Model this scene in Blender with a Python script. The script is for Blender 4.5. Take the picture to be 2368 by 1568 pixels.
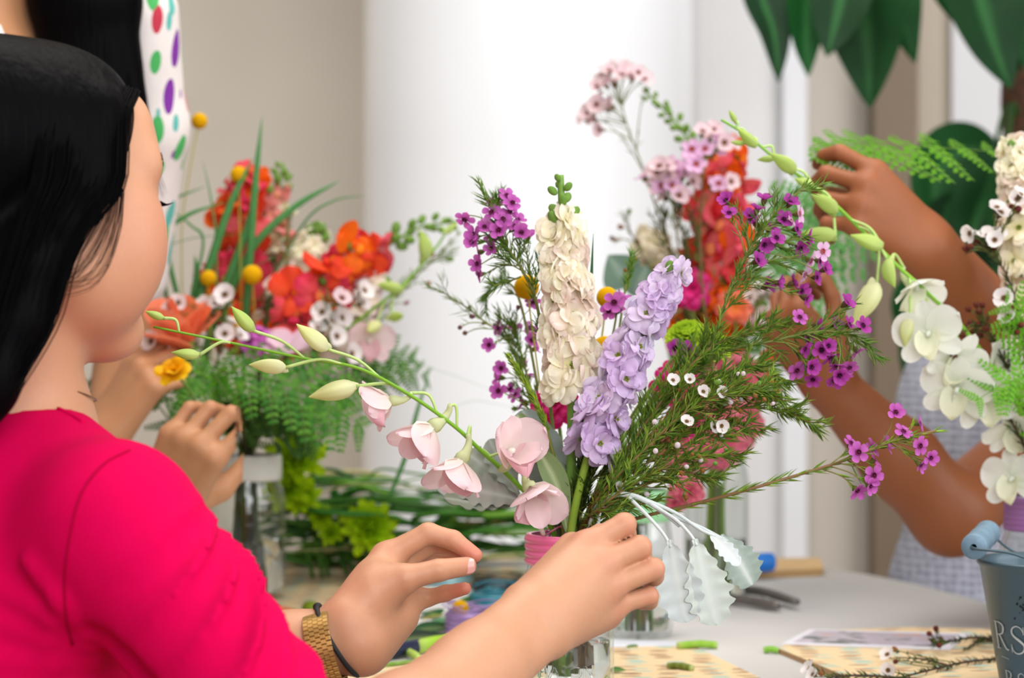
import bpy, math, random
import numpy as np
from mathutils import Vector, Matrix

for _o in list(bpy.data.objects):
    bpy.data.objects.remove(_o, do_unlink=True)
SC = bpy.context.scene
COL = SC.collection
R0 = random.Random(7)

# ---------------------------------------------------------------- camera, light, exposure
FPX, HZ, CAMZ, TABLE = 5000.0, 760.0, 1.087, 0.74
cam = bpy.data.cameras.new('camera')
cam.sensor_width = 23.6
cam.lens = FPX / 2368.0 * 23.6
cam.shift_y = -(784.0 - HZ) / 2368.0
cam.clip_start = 0.05
cam.clip_end = 60
cam.dof.use_dof = True
cam.dof.focus_distance = 1.83
cam.dof.aperture_fstop = 3.6
camo = bpy.data.objects.new('camera', cam)
camo.location = (0, 0, CAMZ)
camo.rotation_euler = (math.pi / 2, 0, 0)
COL.objects.link(camo)
SC.camera = camo

world = bpy.data.worlds.new('daylight')
SC.world = world
world.use_nodes = True
bg = world.node_tree.nodes['Background']
bg.inputs[0].default_value = (0.93, 0.96, 1.0, 1)
bg.inputs[1].default_value = 0.33


def area(name, loc, target, sx, sy, power, col, spread=180):
    l = bpy.data.lights.new(name, 'AREA')
    l.shape = 'RECTANGLE'
    l.spread = math.radians(spread)
    l.size, l.size_y, l.energy, l.color = sx, sy, power, col
    o = bpy.data.objects.new(name, l)
    o.location = loc
    o.rotation_euler = (Vector(target) - Vector(loc)).to_track_quat('-Z', 'Y').to_euler()
    COL.objects.link(o)
    return o


area('window_light', (2.7, 1.0, 2.0), (0.0, 2.2, 1.0), 2.2, 1.8, 48, (0.95, 0.97, 1.0))
area('ceiling_lamp_light', (0.0, 2.2, 2.84), (0.0, 2.25, 0.0), 1.6, 1.6, 34, (1.0, 0.96, 0.90))
area('front_window_light', (0.5, -0.5, 1.9), (0.1, 4.0, 1.1), 1.6, 1.6, 50, (0.97, 0.98, 1.0))
area('left_wall_fill', (-1.7, 4.4, 2.84), (-1.35, 6.0, 1.2), 1.4, 0.5, 13, (1.0, 0.98, 0.95), 105)  # added fill to brighten the left back wall, not a known fixture
area('right_wall_fill', (1.9, 4.4, 2.84), (1.25, 6.0, 1.2), 1.4, 0.5, 15, (0.98, 0.98, 1.0), 105)  # added fill for the doors and trim at back right, invented source
area('column_fill', (0.12, 2.9, 2.84), (0.05, 4.6, 1.0), 0.7, 0.4, 6, (0.97, 0.98, 1.0), 70)  # added narrow fill that lifts the middle of the column, no such fixture

vs = SC.view_settings
vs.view_transform = 'Standard'
vs.look = 'None'
vs.gamma = 1.0
vs.use_curve_mapping = False
vs.exposure = 0.16
SC.cycles.use_denoising = True
SC.cycles.max_bounces = 10
SC.cycles.diffuse_bounces = 3
SC.cycles.glossy_bounces = 4
SC.cycles.transmission_bounces = 10
SC.cycles.transparent_max_bounces = 10
SC.cycles.caustics_reflective = False
SC.cycles.caustics_refractive = True
SC.cycles.sample_clamp_indirect = 6.0


# ---------------------------------------------------------------- helpers
def P(px, py, d):
    """A point seen at photograph pixel (px, py), d metres into the room."""
    return Vector(((px - 1184.0) * d / FPX, d, CAMZ + (HZ - py) * d / FPX))


def T(px, py, up=0.0):
    """The point of the table top (or UP above it) seen at pixel (px, py)."""
    d = (CAMZ - TABLE - up) * FPX / (py - HZ)
    return Vector(((px - 1184.0) * d / FPX, d, TABLE + up))


def s2l(c):
    return c / 12.92 if c <= 0.04045 else ((c + 0.055) / 1.055) ** 2.4


def rgb(r, g, b):
    return (s2l(r / 255.0), s2l(g / 255.0), s2l(b / 255.0))


def lerp(a, b, t):
    return tuple(x + (y - x) * t for x, y in zip(a, b))


def spline(pts, n=24):
    """Catmull-Rom through pts (any dimension), n samples."""
    a = np.array([tuple(p) for p in pts], float)
    if len(a) == 2:
        t = np.linspace(0, 1, n)[:, None]
        return a[0] * (1 - t) + a[1] * t
    e = np.vstack([2 * a[0] - a[1], a, 2 * a[-1] - a[-2]])
    u = np.linspace(0, len(a) - 1 - 1e-9, n)
    i = u.astype(int)
    t = (u - i)[:, None]
    p0, p1, p2, p3 = e[i], e[i + 1], e[i + 2], e[i + 3]
    return 0.5 * (2 * p1 + (p2 - p0) * t + (2 * p0 - 5 * p1 + 4 * p2 - p3) * t * t + (3 * p1 - p0 - 3 * p2 + p3) * t ** 3)


def px_path(pts, n=24, d=None):
    return spline([P(p[0], p[1], p[2] if len(p) > 2 else d) for p in pts], n)


def unit(v):
    v = np.asarray(v, float)
    return v / (np.linalg.norm(v) + 1e-12)


def frame_z(z, roll=0.0):
    z = unit(z)
    a = np.array([0, 0, 1.0]) if abs(z[2]) < 0.9 else np.array([0, 1.0, 0])
    x = unit(np.cross(a, z))
    y = np.cross(z, x)
    c, s = math.cos(roll), math.sin(roll)
    return np.stack([c * x + s * y, -s * x + c * y, z], 1)


def M4(pos, zdir=(0, 0, 1), scale=1.0, roll=0.0):
    m = np.eye(4)
    m[:3, :3] = frame_z(zdir, roll) * (np.asarray(scale) if np.ndim(scale) else scale)
    m[:3, 3] = tuple(pos)
    return Matrix(m.tolist())


class MB:
    """Collects vertices, faces and vertex colours for one mesh."""

    def __init__(self):
        self.v, self.f, self.c, self.n = [], [], [], 0

    def add(self, v, f, c):
        v = np.asarray(v, float).reshape(-1, 3)
        c = np.asarray(c, float)
        if c.ndim == 1:
            c = np.tile(c, (len(v), 1))
        self.v.append(v)
        self.c.append(c[:, :3])
        self.f += [tuple(i + self.n for i in q) for q in f]
        self.n += len(v)

    def grid(self, g, c, wrap=False):
        nu, nv = g.shape[:2]
        f = []
        for i in range(nu - 1):
            for j in range(nv if wrap else nv - 1):
                k = (j + 1) % nv
                f.append((i * nv + j, i * nv + k, (i + 1) * nv + k, (i + 1) * nv + j))
        c = np.asarray(c, float)
        self.add(g.reshape(-1, 3), f, c.reshape(-1, c.shape[-1]) if c.ndim > 1 else c)

    def tube(self, path, r, col, n=7, cap=True, flat=1.0):
        p = np.asarray(path, float)
        r = np.broadcast_to(np.asarray(r, float), (len(p),))
        t = np.gradient(p, axis=0)
        t /= np.linalg.norm(t, axis=1)[:, None] + 1e-12
        a = np.array([0, 0, 1.0]) if abs(t[0][2]) < 0.85 else np.array([0, 1.0, 0])
        x = unit(np.cross(a, t[0]))
        ang = np.linspace(0, 2 * math.pi, n, endpoint=False)
        g = np.zeros((len(p), n, 3))
        for i in range(len(p)):
            x = unit(x - t[i] * np.dot(x, t[i]))
            y = np.cross(t[i], x)
            g[i] = p[i] + r[i] * (np.cos(ang)[:, None] * x + flat * np.sin(ang)[:, None] * y)
        col = np.asarray(col, float)
        c = np.repeat(col[:, None, :], n, 1) if col.ndim == 2 else col
        b = self.n
        self.grid(g, c, wrap=True)
        if cap:
            self.f.append(tuple(b + j for j in range(n))[::-1])
            self.f.append(tuple(b + (len(p) - 1) * n + j for j in range(n)))

    def ball(self, c, rad, col, nu=7, nv=9, rot=None, col2=None):
        th = np.linspace(0.0, math.pi, nu)
        ph = np.linspace(0, 2 * math.pi, nv, endpoint=False)
        g = np.stack([np.sin(th)[:, None] * np.cos(ph), np.sin(th)[:, None] * np.sin(ph), np.cos(th)[:, None] * np.ones(nv)], -1)
        g[[0, -1]] += 0
        g = g * np.asarray(rad)
        if rot is not None:
            g = g @ np.asarray(rot).T
        cc = np.asarray(col, float)
        if col2 is not None:
            w = (0.5 - 0.5 * np.cos(th))[:, None, None]
            cc = (np.asarray(col2) * (1 - w) + np.asarray(col) * w) * np.ones((nu, nv, 1))
        self.grid(g + np.asarray(tuple(c)), cc, wrap=True)

    def lathe(self, prof, col, n=48, center=(0, 0, 0)):
        prof = np.asarray(prof, float)
        ph = np.linspace(0, 2 * math.pi, n, endpoint=False)
        g = np.stack([prof[:, :1] * np.cos(ph), prof[:, :1] * np.sin(ph), prof[:, 1:2] * np.ones(n)], -1)
        self.grid(g + np.asarray(tuple(center)), col, wrap=True)

    def box(self, c, half, col, rot=None, bev=0.0):
        h = np.asarray(half, float)
        b = bev
        pts, f = [], []
        for sz in (-1, 1):
            for k, (zz, ins) in enumerate(((h[2], b), (h[2] - b, 0)) if sz > 0 else ((h[2] - b, 0), (h[2], b))):
                for sx, sy in ((-1, -1), (1, -1), (1, 1), (-1, 1)):
                    pts.append((sx * (h[0] - ins), sy * (h[1] - ins), (zz if sz > 0 else -zz)))
        # rings order: bottom inset, bottom, top, top inset
        pts = pts[4:8] + pts[0:4] + pts[12:16] + pts[8:12]
        f.append((3, 2, 1, 0))
        for k in range(3):
            for j in range(4):
                f.append((k * 4 + j, k * 4 + (j + 1) % 4, k * 4 + 4 + (j + 1) % 4, k * 4 + 4 + j))
        f.append((12, 13, 14, 15))
        v = np.array(pts)
        if rot is not None:
            v = v @ np.asarray(rot).T
        self.add(v + np.asarray(tuple(c)), f, col)

    def mesh(self, name, mat, smooth=True):
        me = bpy.data.meshes.new(name)
        v = np.vstack(self.v)
        me.from_pydata(v.tolist(), [], self.f)
        a = me.attributes.new('Col', 'FLOAT_COLOR', 'POINT')
        c = np.ones((len(v), 4), np.float32)
        c[:, :3] = np.vstack(self.c)
        a.data.foreach_set('color', c.ravel())
        if mat:
            me.materials.append(mat)
        if smooth:
            me.polygons.foreach_set('use_smooth', np.ones(len(me.polygons), bool))
        me.update()
        return me


def tag(o, label=None, cat=None, group=None, kind=None):
    for k, v in (('label', label), ('category', cat), ('group', group), ('kind', kind)):
        if v:
            o[k] = v
    return o


def thing(name, label, cat, loc, group=None):
    o = bpy.data.objects.new(name, None)
    o.empty_display_size = 0.02
    o.location = tuple(loc)
    COL.objects.link(o)
    return tag(o, label, cat, group)


def part(name, me, parent=None, m=None, label=None, kind=None):
    o = bpy.data.objects.new(name, me)
    COL.objects.link(o)
    if parent is not None:
        o.parent = parent
        o.matrix_parent_inverse = Matrix.Translation(-Vector(parent.location))
    if m is not None:
        o.matrix_basis = m
    if label:
        o['label'] = label
    if kind:
        o['kind'] = kind
    return o


def sub(name, me, par, m=None, label=None, kind=None):
    """A sub-part whose mesh is given in world coordinates, under a part whose own matrix is the identity."""
    o = bpy.data.objects.new(name, me)
    COL.objects.link(o)
    o.parent = par
    if m is not None:
        o.matrix_basis = m
    if label:
        o['label'] = label
    if kind:
        o['kind'] = kind
    return o


# ---------------------------------------------------------------- materials
def new_mat(name):
    m = bpy.data.materials.new(name)
    m.use_nodes = True
    nt = m.node_tree
    nt.nodes.clear()
    out = nt.nodes.new('ShaderNodeOutputMaterial')
    b = nt.nodes.new('ShaderNodeBsdfPrincipled')
    nt.links.new(b.outputs[0], out.inputs[0])
    return m, nt, b, out


def noise_bump(nt, b, scale, strength, dist=0.001, stretch=None, kind='ShaderNodeTexNoise'):
    tc = nt.nodes.new('ShaderNodeTexCoord')
    n = nt.nodes.new(kind)
    n.inputs['Scale'].default_value = scale
    src = tc.outputs['Object']
    if stretch:
        mp = nt.nodes.new('ShaderNodeMapping')
        mp.inputs['Scale'].default_value = stretch
        nt.links.new(src, mp.inputs[0])
        src = mp.outputs[0]
    nt.links.new(src, n.inputs['Vector'])
    bu = nt.nodes.new('ShaderNodeBump')
    bu.inputs['Strength'].default_value = strength
    bu.inputs['Distance'].default_value = dist
    nt.links.new(n.outputs[0], bu.inputs['Height'])
    nt.links.new(bu.outputs[0], b.inputs['Normal'])
    return n


def mat_plain(name, col, rough=0.5, metal=0.0, spec=0.5, var=0.06, nscale=40, bump=0.0, bscale=200, coat=0.0):
    m, nt, b, out = new_mat(name)
    tc = nt.nodes.new('ShaderNodeTexCoord')
    n = nt.nodes.new('ShaderNodeTexNoise')
    n.inputs['Scale'].default_value = nscale
    nt.links.new(tc.outputs['Object'], n.inputs['Vector'])
    r = nt.nodes.new('ShaderNodeValToRGB')
    r.color_ramp.elements[0].position, r.color_ramp.elements[1].position = 0.3, 0.7
    r.color_ramp.elements[0].color = (*[c * (1 - var) for c in col], 1)
    r.color_ramp.elements[1].color = (*[min(1, c * (1 + var)) for c in col], 1)
    nt.links.new(n.outputs[0], r.inputs[0])
    nt.links.new(r.outputs[0], b.inputs['Base Color'])
    b.inputs['Roughness'].default_value = rough
    b.inputs['Metallic'].default_value = metal
    b.inputs['Specular IOR Level'].default_value = spec
    b.inputs['Coat Weight'].default_value = coat
    if bump:
        noise_bump(nt, b, bscale, bump)
    return m


def mat_vc(name, rough=0.5, transl=0.0, spec=0.3, var=0.1, nscale=300, sss=0.0, sss_r=(1, 0.4, 0.25), sss_scale=0.004, bump=0.0, bscale=600, sheen=0.0):
    """Colour from the mesh's own colour attribute with a little noise; TRANSL of it lets light through (petals, leaves)."""
    m, nt, b, out = new_mat(name)
    at = nt.nodes.new('ShaderNodeAttribute')
    at.attribute_name = 'Col'
    tc = nt.nodes.new('ShaderNodeTexCoord')
    n = nt.nodes.new('ShaderNodeTexNoise')
    n.inputs['Scale'].default_value = nscale
    nt.links.new(tc.outputs['Object'], n.inputs['Vector'])
    mr = nt.nodes.new('ShaderNodeMapRange')
    mr.inputs[3].default_value, mr.inputs[4].default_value = 1 - var, 1 + var
    nt.links.new(n.outputs[0], mr.inputs[0])
    mx = nt.nodes.new('ShaderNodeVectorMath')
    mx.operation = 'SCALE'
    nt.links.new(at.outputs['Color'], mx.inputs[0])
    nt.links.new(mr.outputs[0], mx.inputs['Scale'])
    nt.links.new(mx.outputs[0], b.inputs['Base Color'])
    b.inputs['Roughness'].default_value = rough
    b.inputs['Specular IOR Level'].default_value = spec
    if sss:
        b.inputs['Subsurface Weight'].default_value = sss
        b.inputs['Subsurface Radius'].default_value = sss_r
        b.inputs['Subsurface Scale'].default_value = sss_scale
    if sheen:
        b.inputs['Sheen Weight'].default_value = sheen
    if bump:
        noise_bump(nt, b, bscale, bump, 0.0006)
    if transl:
        t = nt.nodes.new('ShaderNodeBsdfTranslucent')
        nt.links.new(mx.outputs[0], t.inputs[0])
        s = nt.nodes.new('ShaderNodeMixShader')
        s.inputs[0].default_value = transl
        nt.links.new(b.outputs[0], s.inputs[1])
        nt.links.new(t.outputs[0], s.inputs[2])
        nt.links.new(s.outputs[0], out.inputs[0])
    return m


def mat_glass(name, col=(1, 1, 1), rough=0.01, ior=1.45):
    m, nt, b, out = new_mat(name)
    b.inputs['Base Color'].default_value = (*col, 1)
    b.inputs['Roughness'].default_value = rough
    b.inputs['IOR'].default_value = ior
    b.inputs['Transmission Weight'].default_value = 1.0
    noise_bump(nt, b, 45, 0.12, 0.001)
    return m


def mat_jar_glass(name):
    """Thin-walled clear glass: light passes straight through, the surface mirrors the room more towards its edges."""
    m = bpy.data.materials.new(name)
    m.use_nodes = True
    nt = m.node_tree
    nt.nodes.clear()
    out = nt.nodes.new('ShaderNodeOutputMaterial')
    fr = nt.nodes.new('ShaderNodeLayerWeight')
    fr.inputs[0].default_value = 0.5
    pw = nt.nodes.new('ShaderNodeMath')
    pw.operation = 'POWER'
    pw.inputs[1].default_value = 4.0
    mr = nt.nodes.new('ShaderNodeMapRange')
    mr.inputs[3].default_value, mr.inputs[4].default_value = 0.05, 0.75
    nt.links.new(fr.outputs['Facing'], pw.inputs[0])
    nt.links.new(pw.outputs[0], mr.inputs[0])
    tr = nt.nodes.new('ShaderNodeBsdfTransparent')
    tr.inputs[0].default_value = (0.965, 0.98, 0.97, 1)
    gl = nt.nodes.new('ShaderNodeBsdfGlossy')
    gl.inputs['Roughness'].default_value = 0.02
    tc = nt.nodes.new('ShaderNodeTexCoord')
    n = nt.nodes.new('ShaderNodeTexNoise')
    n.inputs['Scale'].default_value = 55
    nt.links.new(tc.outputs['Object'], n.inputs['Vector'])
    bu = nt.nodes.new('ShaderNodeBump')
    bu.inputs['Strength'].default_value = 0.25
    bu.inputs['Distance'].default_value = 0.002
    nt.links.new(n.outputs[0], bu.inputs['Height'])
    nt.links.new(bu.outputs[0], gl.inputs['Normal'])
    nt.links.new(bu.outputs[0], fr.inputs['Normal'])
    mx = nt.nodes.new('ShaderNodeMixShader')
    nt.links.new(mr.outputs[0], mx.inputs[0])
    nt.links.new(tr.outputs[0], mx.inputs[1])
    nt.links.new(gl.outputs[0], mx.inputs[2])
    nt.links.new(mx.outputs[0], out.inputs[0])
    return m


PETAL = mat_vc('petal', 0.6, 0.42, 0.2, 0.06, 400)
LEAF = mat_vc('leaf', 0.5, 0.22, 0.22, 0.16, 120)
STEM = mat_vc('stem_skin', 0.5, 0.0, 0.35, 0.12, 200)
FUZZ = mat_vc('felted_leaf', 0.9, 0.15, 0.1, 0.08, 500, bump=0.4, bscale=900, sheen=0.3)
POLLEN = mat_vc('pollen', 0.9, 0.0, 0.1, 0.18, 900, bump=0.5, bscale=1500)
GLASS = mat_jar_glass('clear_glass')
WATER = mat_glass('water', (0.985, 0.995, 0.99), 0.0, 1.33)


# ---------------------------------------------------------------- bodies as one smooth surface (distance fields, surface nets)
def axis(spec):
    """A coordinate axis from [(upto, step), ...]: fine where detail is needed, coarse elsewhere."""
    out = [spec[0]]
    for upto, step in spec[1:]:
        n = max(1, int(round((upto - out[-1]) / step)))
        out += list(np.linspace(out[-1], upto, n + 1)[1:])
    return np.array(out, np.float32)


def capsule(a, b, ra, rb):
    a, b = np.array(tuple(a), np.float32), np.array(tuple(b), np.float32)
    ab = b - a
    L2 = float(ab @ ab) + 1e-12
    r = max(ra, rb)

    def fn(x, y, z):
        px, py, pz = x - a[0], y - a[1], z - a[2]
        t = np.clip((px * ab[0] + py * ab[1] + pz * ab[2]) / L2, 0, 1)
        return np.sqrt((px - t * ab[0]) ** 2 + (py - t * ab[1]) ** 2 + (pz - t * ab[2]) ** 2) - (ra + t * (rb - ra))
    return fn, np.minimum(a, b) - r, np.maximum(a, b) + r


def ellipsoid(c, rad, rot=None):
    c = np.array(tuple(c), np.float32)
    R = np.eye(3) if rot is None else np.asarray(rot)
    rad = np.asarray(rad, np.float32)
    ext = np.sqrt(((R * rad) ** 2).sum(1))

    def fn(x, y, z):
        p = (x - c[0], y - c[1], z - c[2])
        q = [(p[0] * R[0, k] + p[1] * R[1, k] + p[2] * R[2, k]) for k in range(3)]
        k0 = np.sqrt(sum((q[k] / rad[k]) ** 2 for k in range(3)))
        k1 = np.sqrt(sum((q[k] / rad[k] ** 2) ** 2 for k in range(3))) + 1e-9
        return k0 * (k0 - 1) / k1
    return fn, c - ext, c + ext


def smin(a, b, k):
    if k <= 0:
        return np.minimum(a, b)
    h = np.clip(0.5 + 0.5 * (b - a) / k, 0, 1)
    return b * (1 - h) + a * h - k * h * (1 - h)


class Field:
    def __init__(self, ax, ay, az):
        self.ax = (ax, ay, az)
        self.F = np.full((len(ax), len(ay), len(az)), 0.05, np.float32)

    def _sl(self, lo, hi, pad):
        s = []
        for k in range(3):
            i = int(np.searchsorted(self.ax[k], lo[k] - pad))
            j = int(np.searchsorted(self.ax[k], hi[k] + pad))
            s.append(slice(max(0, i - 1), min(len(self.ax[k]), j + 1)))
        return tuple(s)

    def _xyz(self, s):
        return (self.ax[0][s[0]][:, None, None], self.ax[1][s[1]][None, :, None], self.ax[2][s[2]][None, None, :])

    def add(self, prim, k=0.01, pad=None):
        fn, lo, hi = prim
        s = self._sl(lo, hi, (k + 0.012) if pad is None else pad)
        if min(x.stop - x.start for x in s) <= 0:
            return
        self.F[s] = smin(self.F[s], fn(*self._xyz(s)), k)

    def cut(self, prim, k=0.005, grow=0.012):
        fn, lo, hi = prim
        s = self._sl(lo, hi, k + grow)
        self.F[s] = -smin(-self.F[s], fn(*self._xyz(s)), k)

    def union(self, prims, k_in, k_out):
        """Prims joined hard (fingers stay apart), then blended into the body."""
        lo = np.min([p[1] for p in prims], 0)
        hi = np.max([p[2] for p in prims], 0)
        s = self._sl(lo, hi, k_out + 0.012)
        xyz = self._xyz(s)
        g = None
        for p in prims:
            d = p[0](*xyz)
            g = d if g is None else smin(g, d, k_in)
        self.F[s] = smin(self.F[s], g.astype(np.float32), k_out)

    def mesh(self, name, mat, colfn=None, smooth=1):
        F, (ax, ay, az) = self.F, self.ax
        ins = F < 0
        nx, ny, nz = F.shape
        cnt = np.zeros((nx - 1, ny - 1, nz - 1), np.int8)
        for dx in (0, 1):
            for dy in (0, 1):
                for dz in (0, 1):
                    cnt += ins[dx:nx - 1 + dx, dy:ny - 1 + dy, dz:nz - 1 + dz]
        act = (cnt > 0) & (cnt < 8)
        I, J, K = np.nonzero(act)
        n = len(I)
        idx = np.full(act.shape, -1, np.int32)
        idx[I, J, K] = np.arange(n)
        acc = np.zeros((n, 3))
        num = np.zeros(n)
        c8 = {}
        for d in np.ndindex(2, 2, 2):
            c8[d] = F[I + d[0], J + d[1], K + d[2]]
        for e in range(3):
            for d in np.ndindex(2, 2, 2):
                if d[e]:
                    continue
                d2 = list(d)
                d2[e] = 1
                f0, f1 = c8[d], c8[tuple(d2)]
                m = (f0 < 0) != (f1 < 0)
                t = np.where(m, f0 / np.where(m, f0 - f1, 1), 0)
                p = [ax[I + d[0]], ay[J + d[1]], az[K + d[2]]]
                q = [ax[I + d2[0]], ay[J + d2[1]], az[K + d2[2]]]
                for k in range(3):
                    acc[:, k] += np.where(m, p[k] + t * (q[k] - p[k]), 0)
                num += m
        v = acc / num[:, None]
        quads = []
        for e in range(3):
            sl0 = [slice(1, -1)] * 3
            sl0[e] = slice(0, -1)
            sl1 = [slice(1, -1)] * 3
            sl1[e] = slice(1, None)
            a, b = ins[tuple(sl0)], ins[tuple(sl1)]
            for flip, m in ((False, a & ~b), (True, ~a & b)):
                q = np.argwhere(m)
                if not len(q):
                    continue
                q = q + 1
                q[:, e] -= 1
                o1, o2 = [0, 0, 0], [0, 0, 0]
                o1[(e + 1) % 3] = -1
                o2[(e + 2) % 3] = -1
                c = [q, q + o1, q + o1 + np.array(o2), q + o2]
                ids = np.stack([idx[tuple(x.T)] for x in c], 1)
                quads.append(ids[:, ::-1] if flip else ids)
        f = np.vstack(quads)
        f = f[(f >= 0).all(1)]
        for _ in range(smooth):
            s = np.zeros_like(v)
            w = np.zeros(n)
            for k in range(4):
                a, b = f[:, k], f[:, (k + 1) % 4]
                for c in range(3):
                    s[:, c] += np.bincount(a, v[b, c], n) + np.bincount(b, v[a, c], n)
                w += np.bincount(a, minlength=n) + np.bincount(b, minlength=n)
            v = v * 0.45 + 0.55 * s / np.maximum(w, 1)[:, None]
        return raw_mesh(name, v, f, mat, colfn)


def raw_mesh(name, v, f, mat, colfn=None):
    me = bpy.data.meshes.new(name)
    me.vertices.add(len(v))
    me.vertices.foreach_set('co', v.astype(np.float32).ravel())
    me.loops.add(f.size)
    me.loops.foreach_set('vertex_index', f.astype(np.int32).ravel())
    me.polygons.add(len(f))
    me.polygons.foreach_set('loop_start', np.arange(0, f.size, f.shape[1], dtype=np.int32))
    me.polygons.foreach_set('use_smooth', np.ones(len(f), bool))
    me.update(calc_edges=True)
    me.validate()
    if colfn is not None:
        a = me.attributes.new('Col', 'FLOAT_COLOR', 'POINT')
        c = np.ones((len(v), 4), np.float32)
        c[:, :3] = colfn(v)
        a.data.foreach_set('color', c.ravel())
    me.materials.append(mat)
    return me


def chain(pts, rad):
    return [capsule(pts[i], pts[i + 1], rad[i], rad[i + 1]) for i in range(len(pts) - 1)]


def blush(base, spots, tint):
    """Skin colour with soft redder patches where the skin itself is redder (knuckles, fingertips, cheeks, lips)."""
    base, tint = np.array(base), np.array(tint)

    def fn(v):
        w = np.zeros(len(v))
        for p, r, s in spots:
            d2 = ((v - np.array(tuple(p))) ** 2).sum(1)
            w = np.maximum(w, s * np.exp(-d2 / (r * r)))
        return base * (1 - w[:, None]) + tint * w[:, None]
    return fn


def hand_prims(W, f, n, side, s, curls, spread, thumb):
    """Palm and finger prims of a hand: wrist W, pointing along f, back of the hand towards n; side +1/-1 puts the thumb side along
    side * (f x n). curls = per finger three bend angles; thumb = (out, forward, bend)."""
    f, n = unit(f), unit(n)
    n = unit(n - f * np.dot(f, n))
    l = side * np.cross(f, n)
    W = np.array(tuple(W))
    palm, fingers, knuckles = [], [], []
    for i in range(4):
        off = (0.030, 0.010, -0.010, -0.028)[i] * s
        ln = (0.088, 0.090, 0.084, 0.076)[i] * s
        mcp = W + f * ln + l * off + n * (0.004, 0.007, 0.005, 0.0)[i] * s
        palm.append(capsule(W + l * off * 0.55, mcp, 0.0165 * s, 0.0125 * s))
        L = np.array(((0.042, 0.025, 0.021), (0.046, 0.029, 0.022), (0.042, 0.027, 0.022), (0.034, 0.020, 0.019))[i]) * s
        r = np.array(((9.2, 8.3, 7.6, 6.6), (9.4, 8.5, 7.8, 6.8), (9.0, 8.0, 7.3, 6.3), (8.0, 7.0, 6.4, 5.6))[i]) * s / 1000
        p, a, pts = mcp, 0.0, [mcp]
        fd = unit(f + l * spread * (1.5 - i) * 0.35)
        for k in range(3):
            a += curls[i][k]
            p = p + (fd * math.cos(a) - n * math.sin(a)) * L[k]
            pts.append(p)
        fingers += chain(pts, r)
        knuckles += [mcp, pts[1]]
    palm.append(capsule(W + l * 0.012 * s - n * 0.006 * s, W + f * 0.07 * s + l * 0.022 * s - n * 0.008 * s, 0.016 * s, 0.012 * s))
    t0 = W + l * 0.016 * s + f * 0.012 * s - n * 0.006 * s
    o, fw, bd = thumb
    d1 = unit(l * math.sin(o) + f * math.cos(o) - n * fw)
    t1 = t0 + d1 * 0.046 * s
    d2 = unit(d1 * math.cos(bd) + (f * 0.6 - l * 0.5 - n * 0.3) * math.sin(bd))
    t2 = t1 + d2 * 0.034 * s
    t3 = t2 + unit(d2 + (f * 0.4 - l * 0.4) * bd) * 0.026 * s
    th = [capsule(t0, t1, 0.0165 * s, 0.0125 * s)]
    fingers += chain([t1, t2, t3], [0.0112 * s, 0.0098 * s, 0.0078 * s])
    return palm + th, fingers, knuckles


# ---------------------------------------------------------------- the room
def wall_paint(name, col, rough=0.85):
    return mat_plain(name, col, rough, spec=0.3, var=0.025, nscale=3, bump=0.08, bscale=180)


BEIGE = wall_paint('beige_wall_paint', rgb(206, 198, 186))
WHITE = wall_paint('white_paint', rgb(236, 236, 236), 0.5)
CEIL = wall_paint('ceiling_paint', rgb(240, 240, 238))


def boxm(name, lo, hi, mat, bev=0.0, kind=None, parent=None, label=None):
    mb = MB()
    lo, hi = np.array(lo, float), np.array(hi, float)
    mb.box((lo + hi) / 2, (hi - lo) / 2, (0.5, 0.5, 0.5), bev=bev)
    o = part(name, mb.mesh(name, mat, False), parent, label=label)
    if kind:
        o['kind'] = kind
    return o


def floor_material():
    m, nt, b, out = new_mat('wood_floor')
    tc = nt.nodes.new('ShaderNodeTexCoord')
    br = nt.nodes.new('ShaderNodeTexBrick')
    br.inputs['Scale'].default_value = 3
    br.inputs['Color1'].default_value = (*rgb(150, 120, 90), 1)
    br.inputs['Color2'].default_value = (*rgb(166, 134, 100), 1)
    br.inputs['Mortar'].default_value = (*rgb(90, 70, 52), 1)
    br.inputs['Mortar Size'].default_value = 0.006
    nt.links.new(tc.outputs['Object'], br.inputs['Vector'])
    nt.links.new(br.outputs['Color'], b.inputs['Base Color'])
    b.inputs['Roughness'].default_value = 0.45
    return m


boxm('floor', (-3.2, -0.6, -0.1), (3.2, 6.3, 0.0), floor_material(), kind='structure')
boxm('ceiling', (-3.2, -0.6, 2.9), (3.2, 6.3, 3.0), CEIL, kind='structure')
boxm('wall_back', (-3.2, 6.0, 0), (3.2, 6.3, 2.9), BEIGE, kind='structure')
boxm('wall_left', (-3.2, -0.6, 0), (-3.0, 6.0, 2.9), BEIGE, kind='structure')
wr = boxm('wall_right', (3.0, 2.6, 0), (3.2, 6.0, 2.9), BEIGE, kind='structure')
boxm('baseboard_back', (-3.0, 5.975, 0), (0.5, 6.0, 0.12), WHITE, 0.005, kind='structure')
# round white column
mb = MB()
mb.lathe([(0.0, 0), (0.43, 0), (0.43, 0.14), (0.41, 0.17), (0.392, 0.19), (0.388, 1.5), (0.388, 2.9), (0, 2.9)], rgb(240, 240, 240), 72, (0.046, 5.0, 0))
COLUMN = mat_plain('white_column_enamel', rgb(238, 240, 243), 0.24, spec=0.5, var=0.01, nscale=2, coat=.4)
part('column', mb.mesh('column', COLUMN))['kind'] = 'structure'
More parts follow.
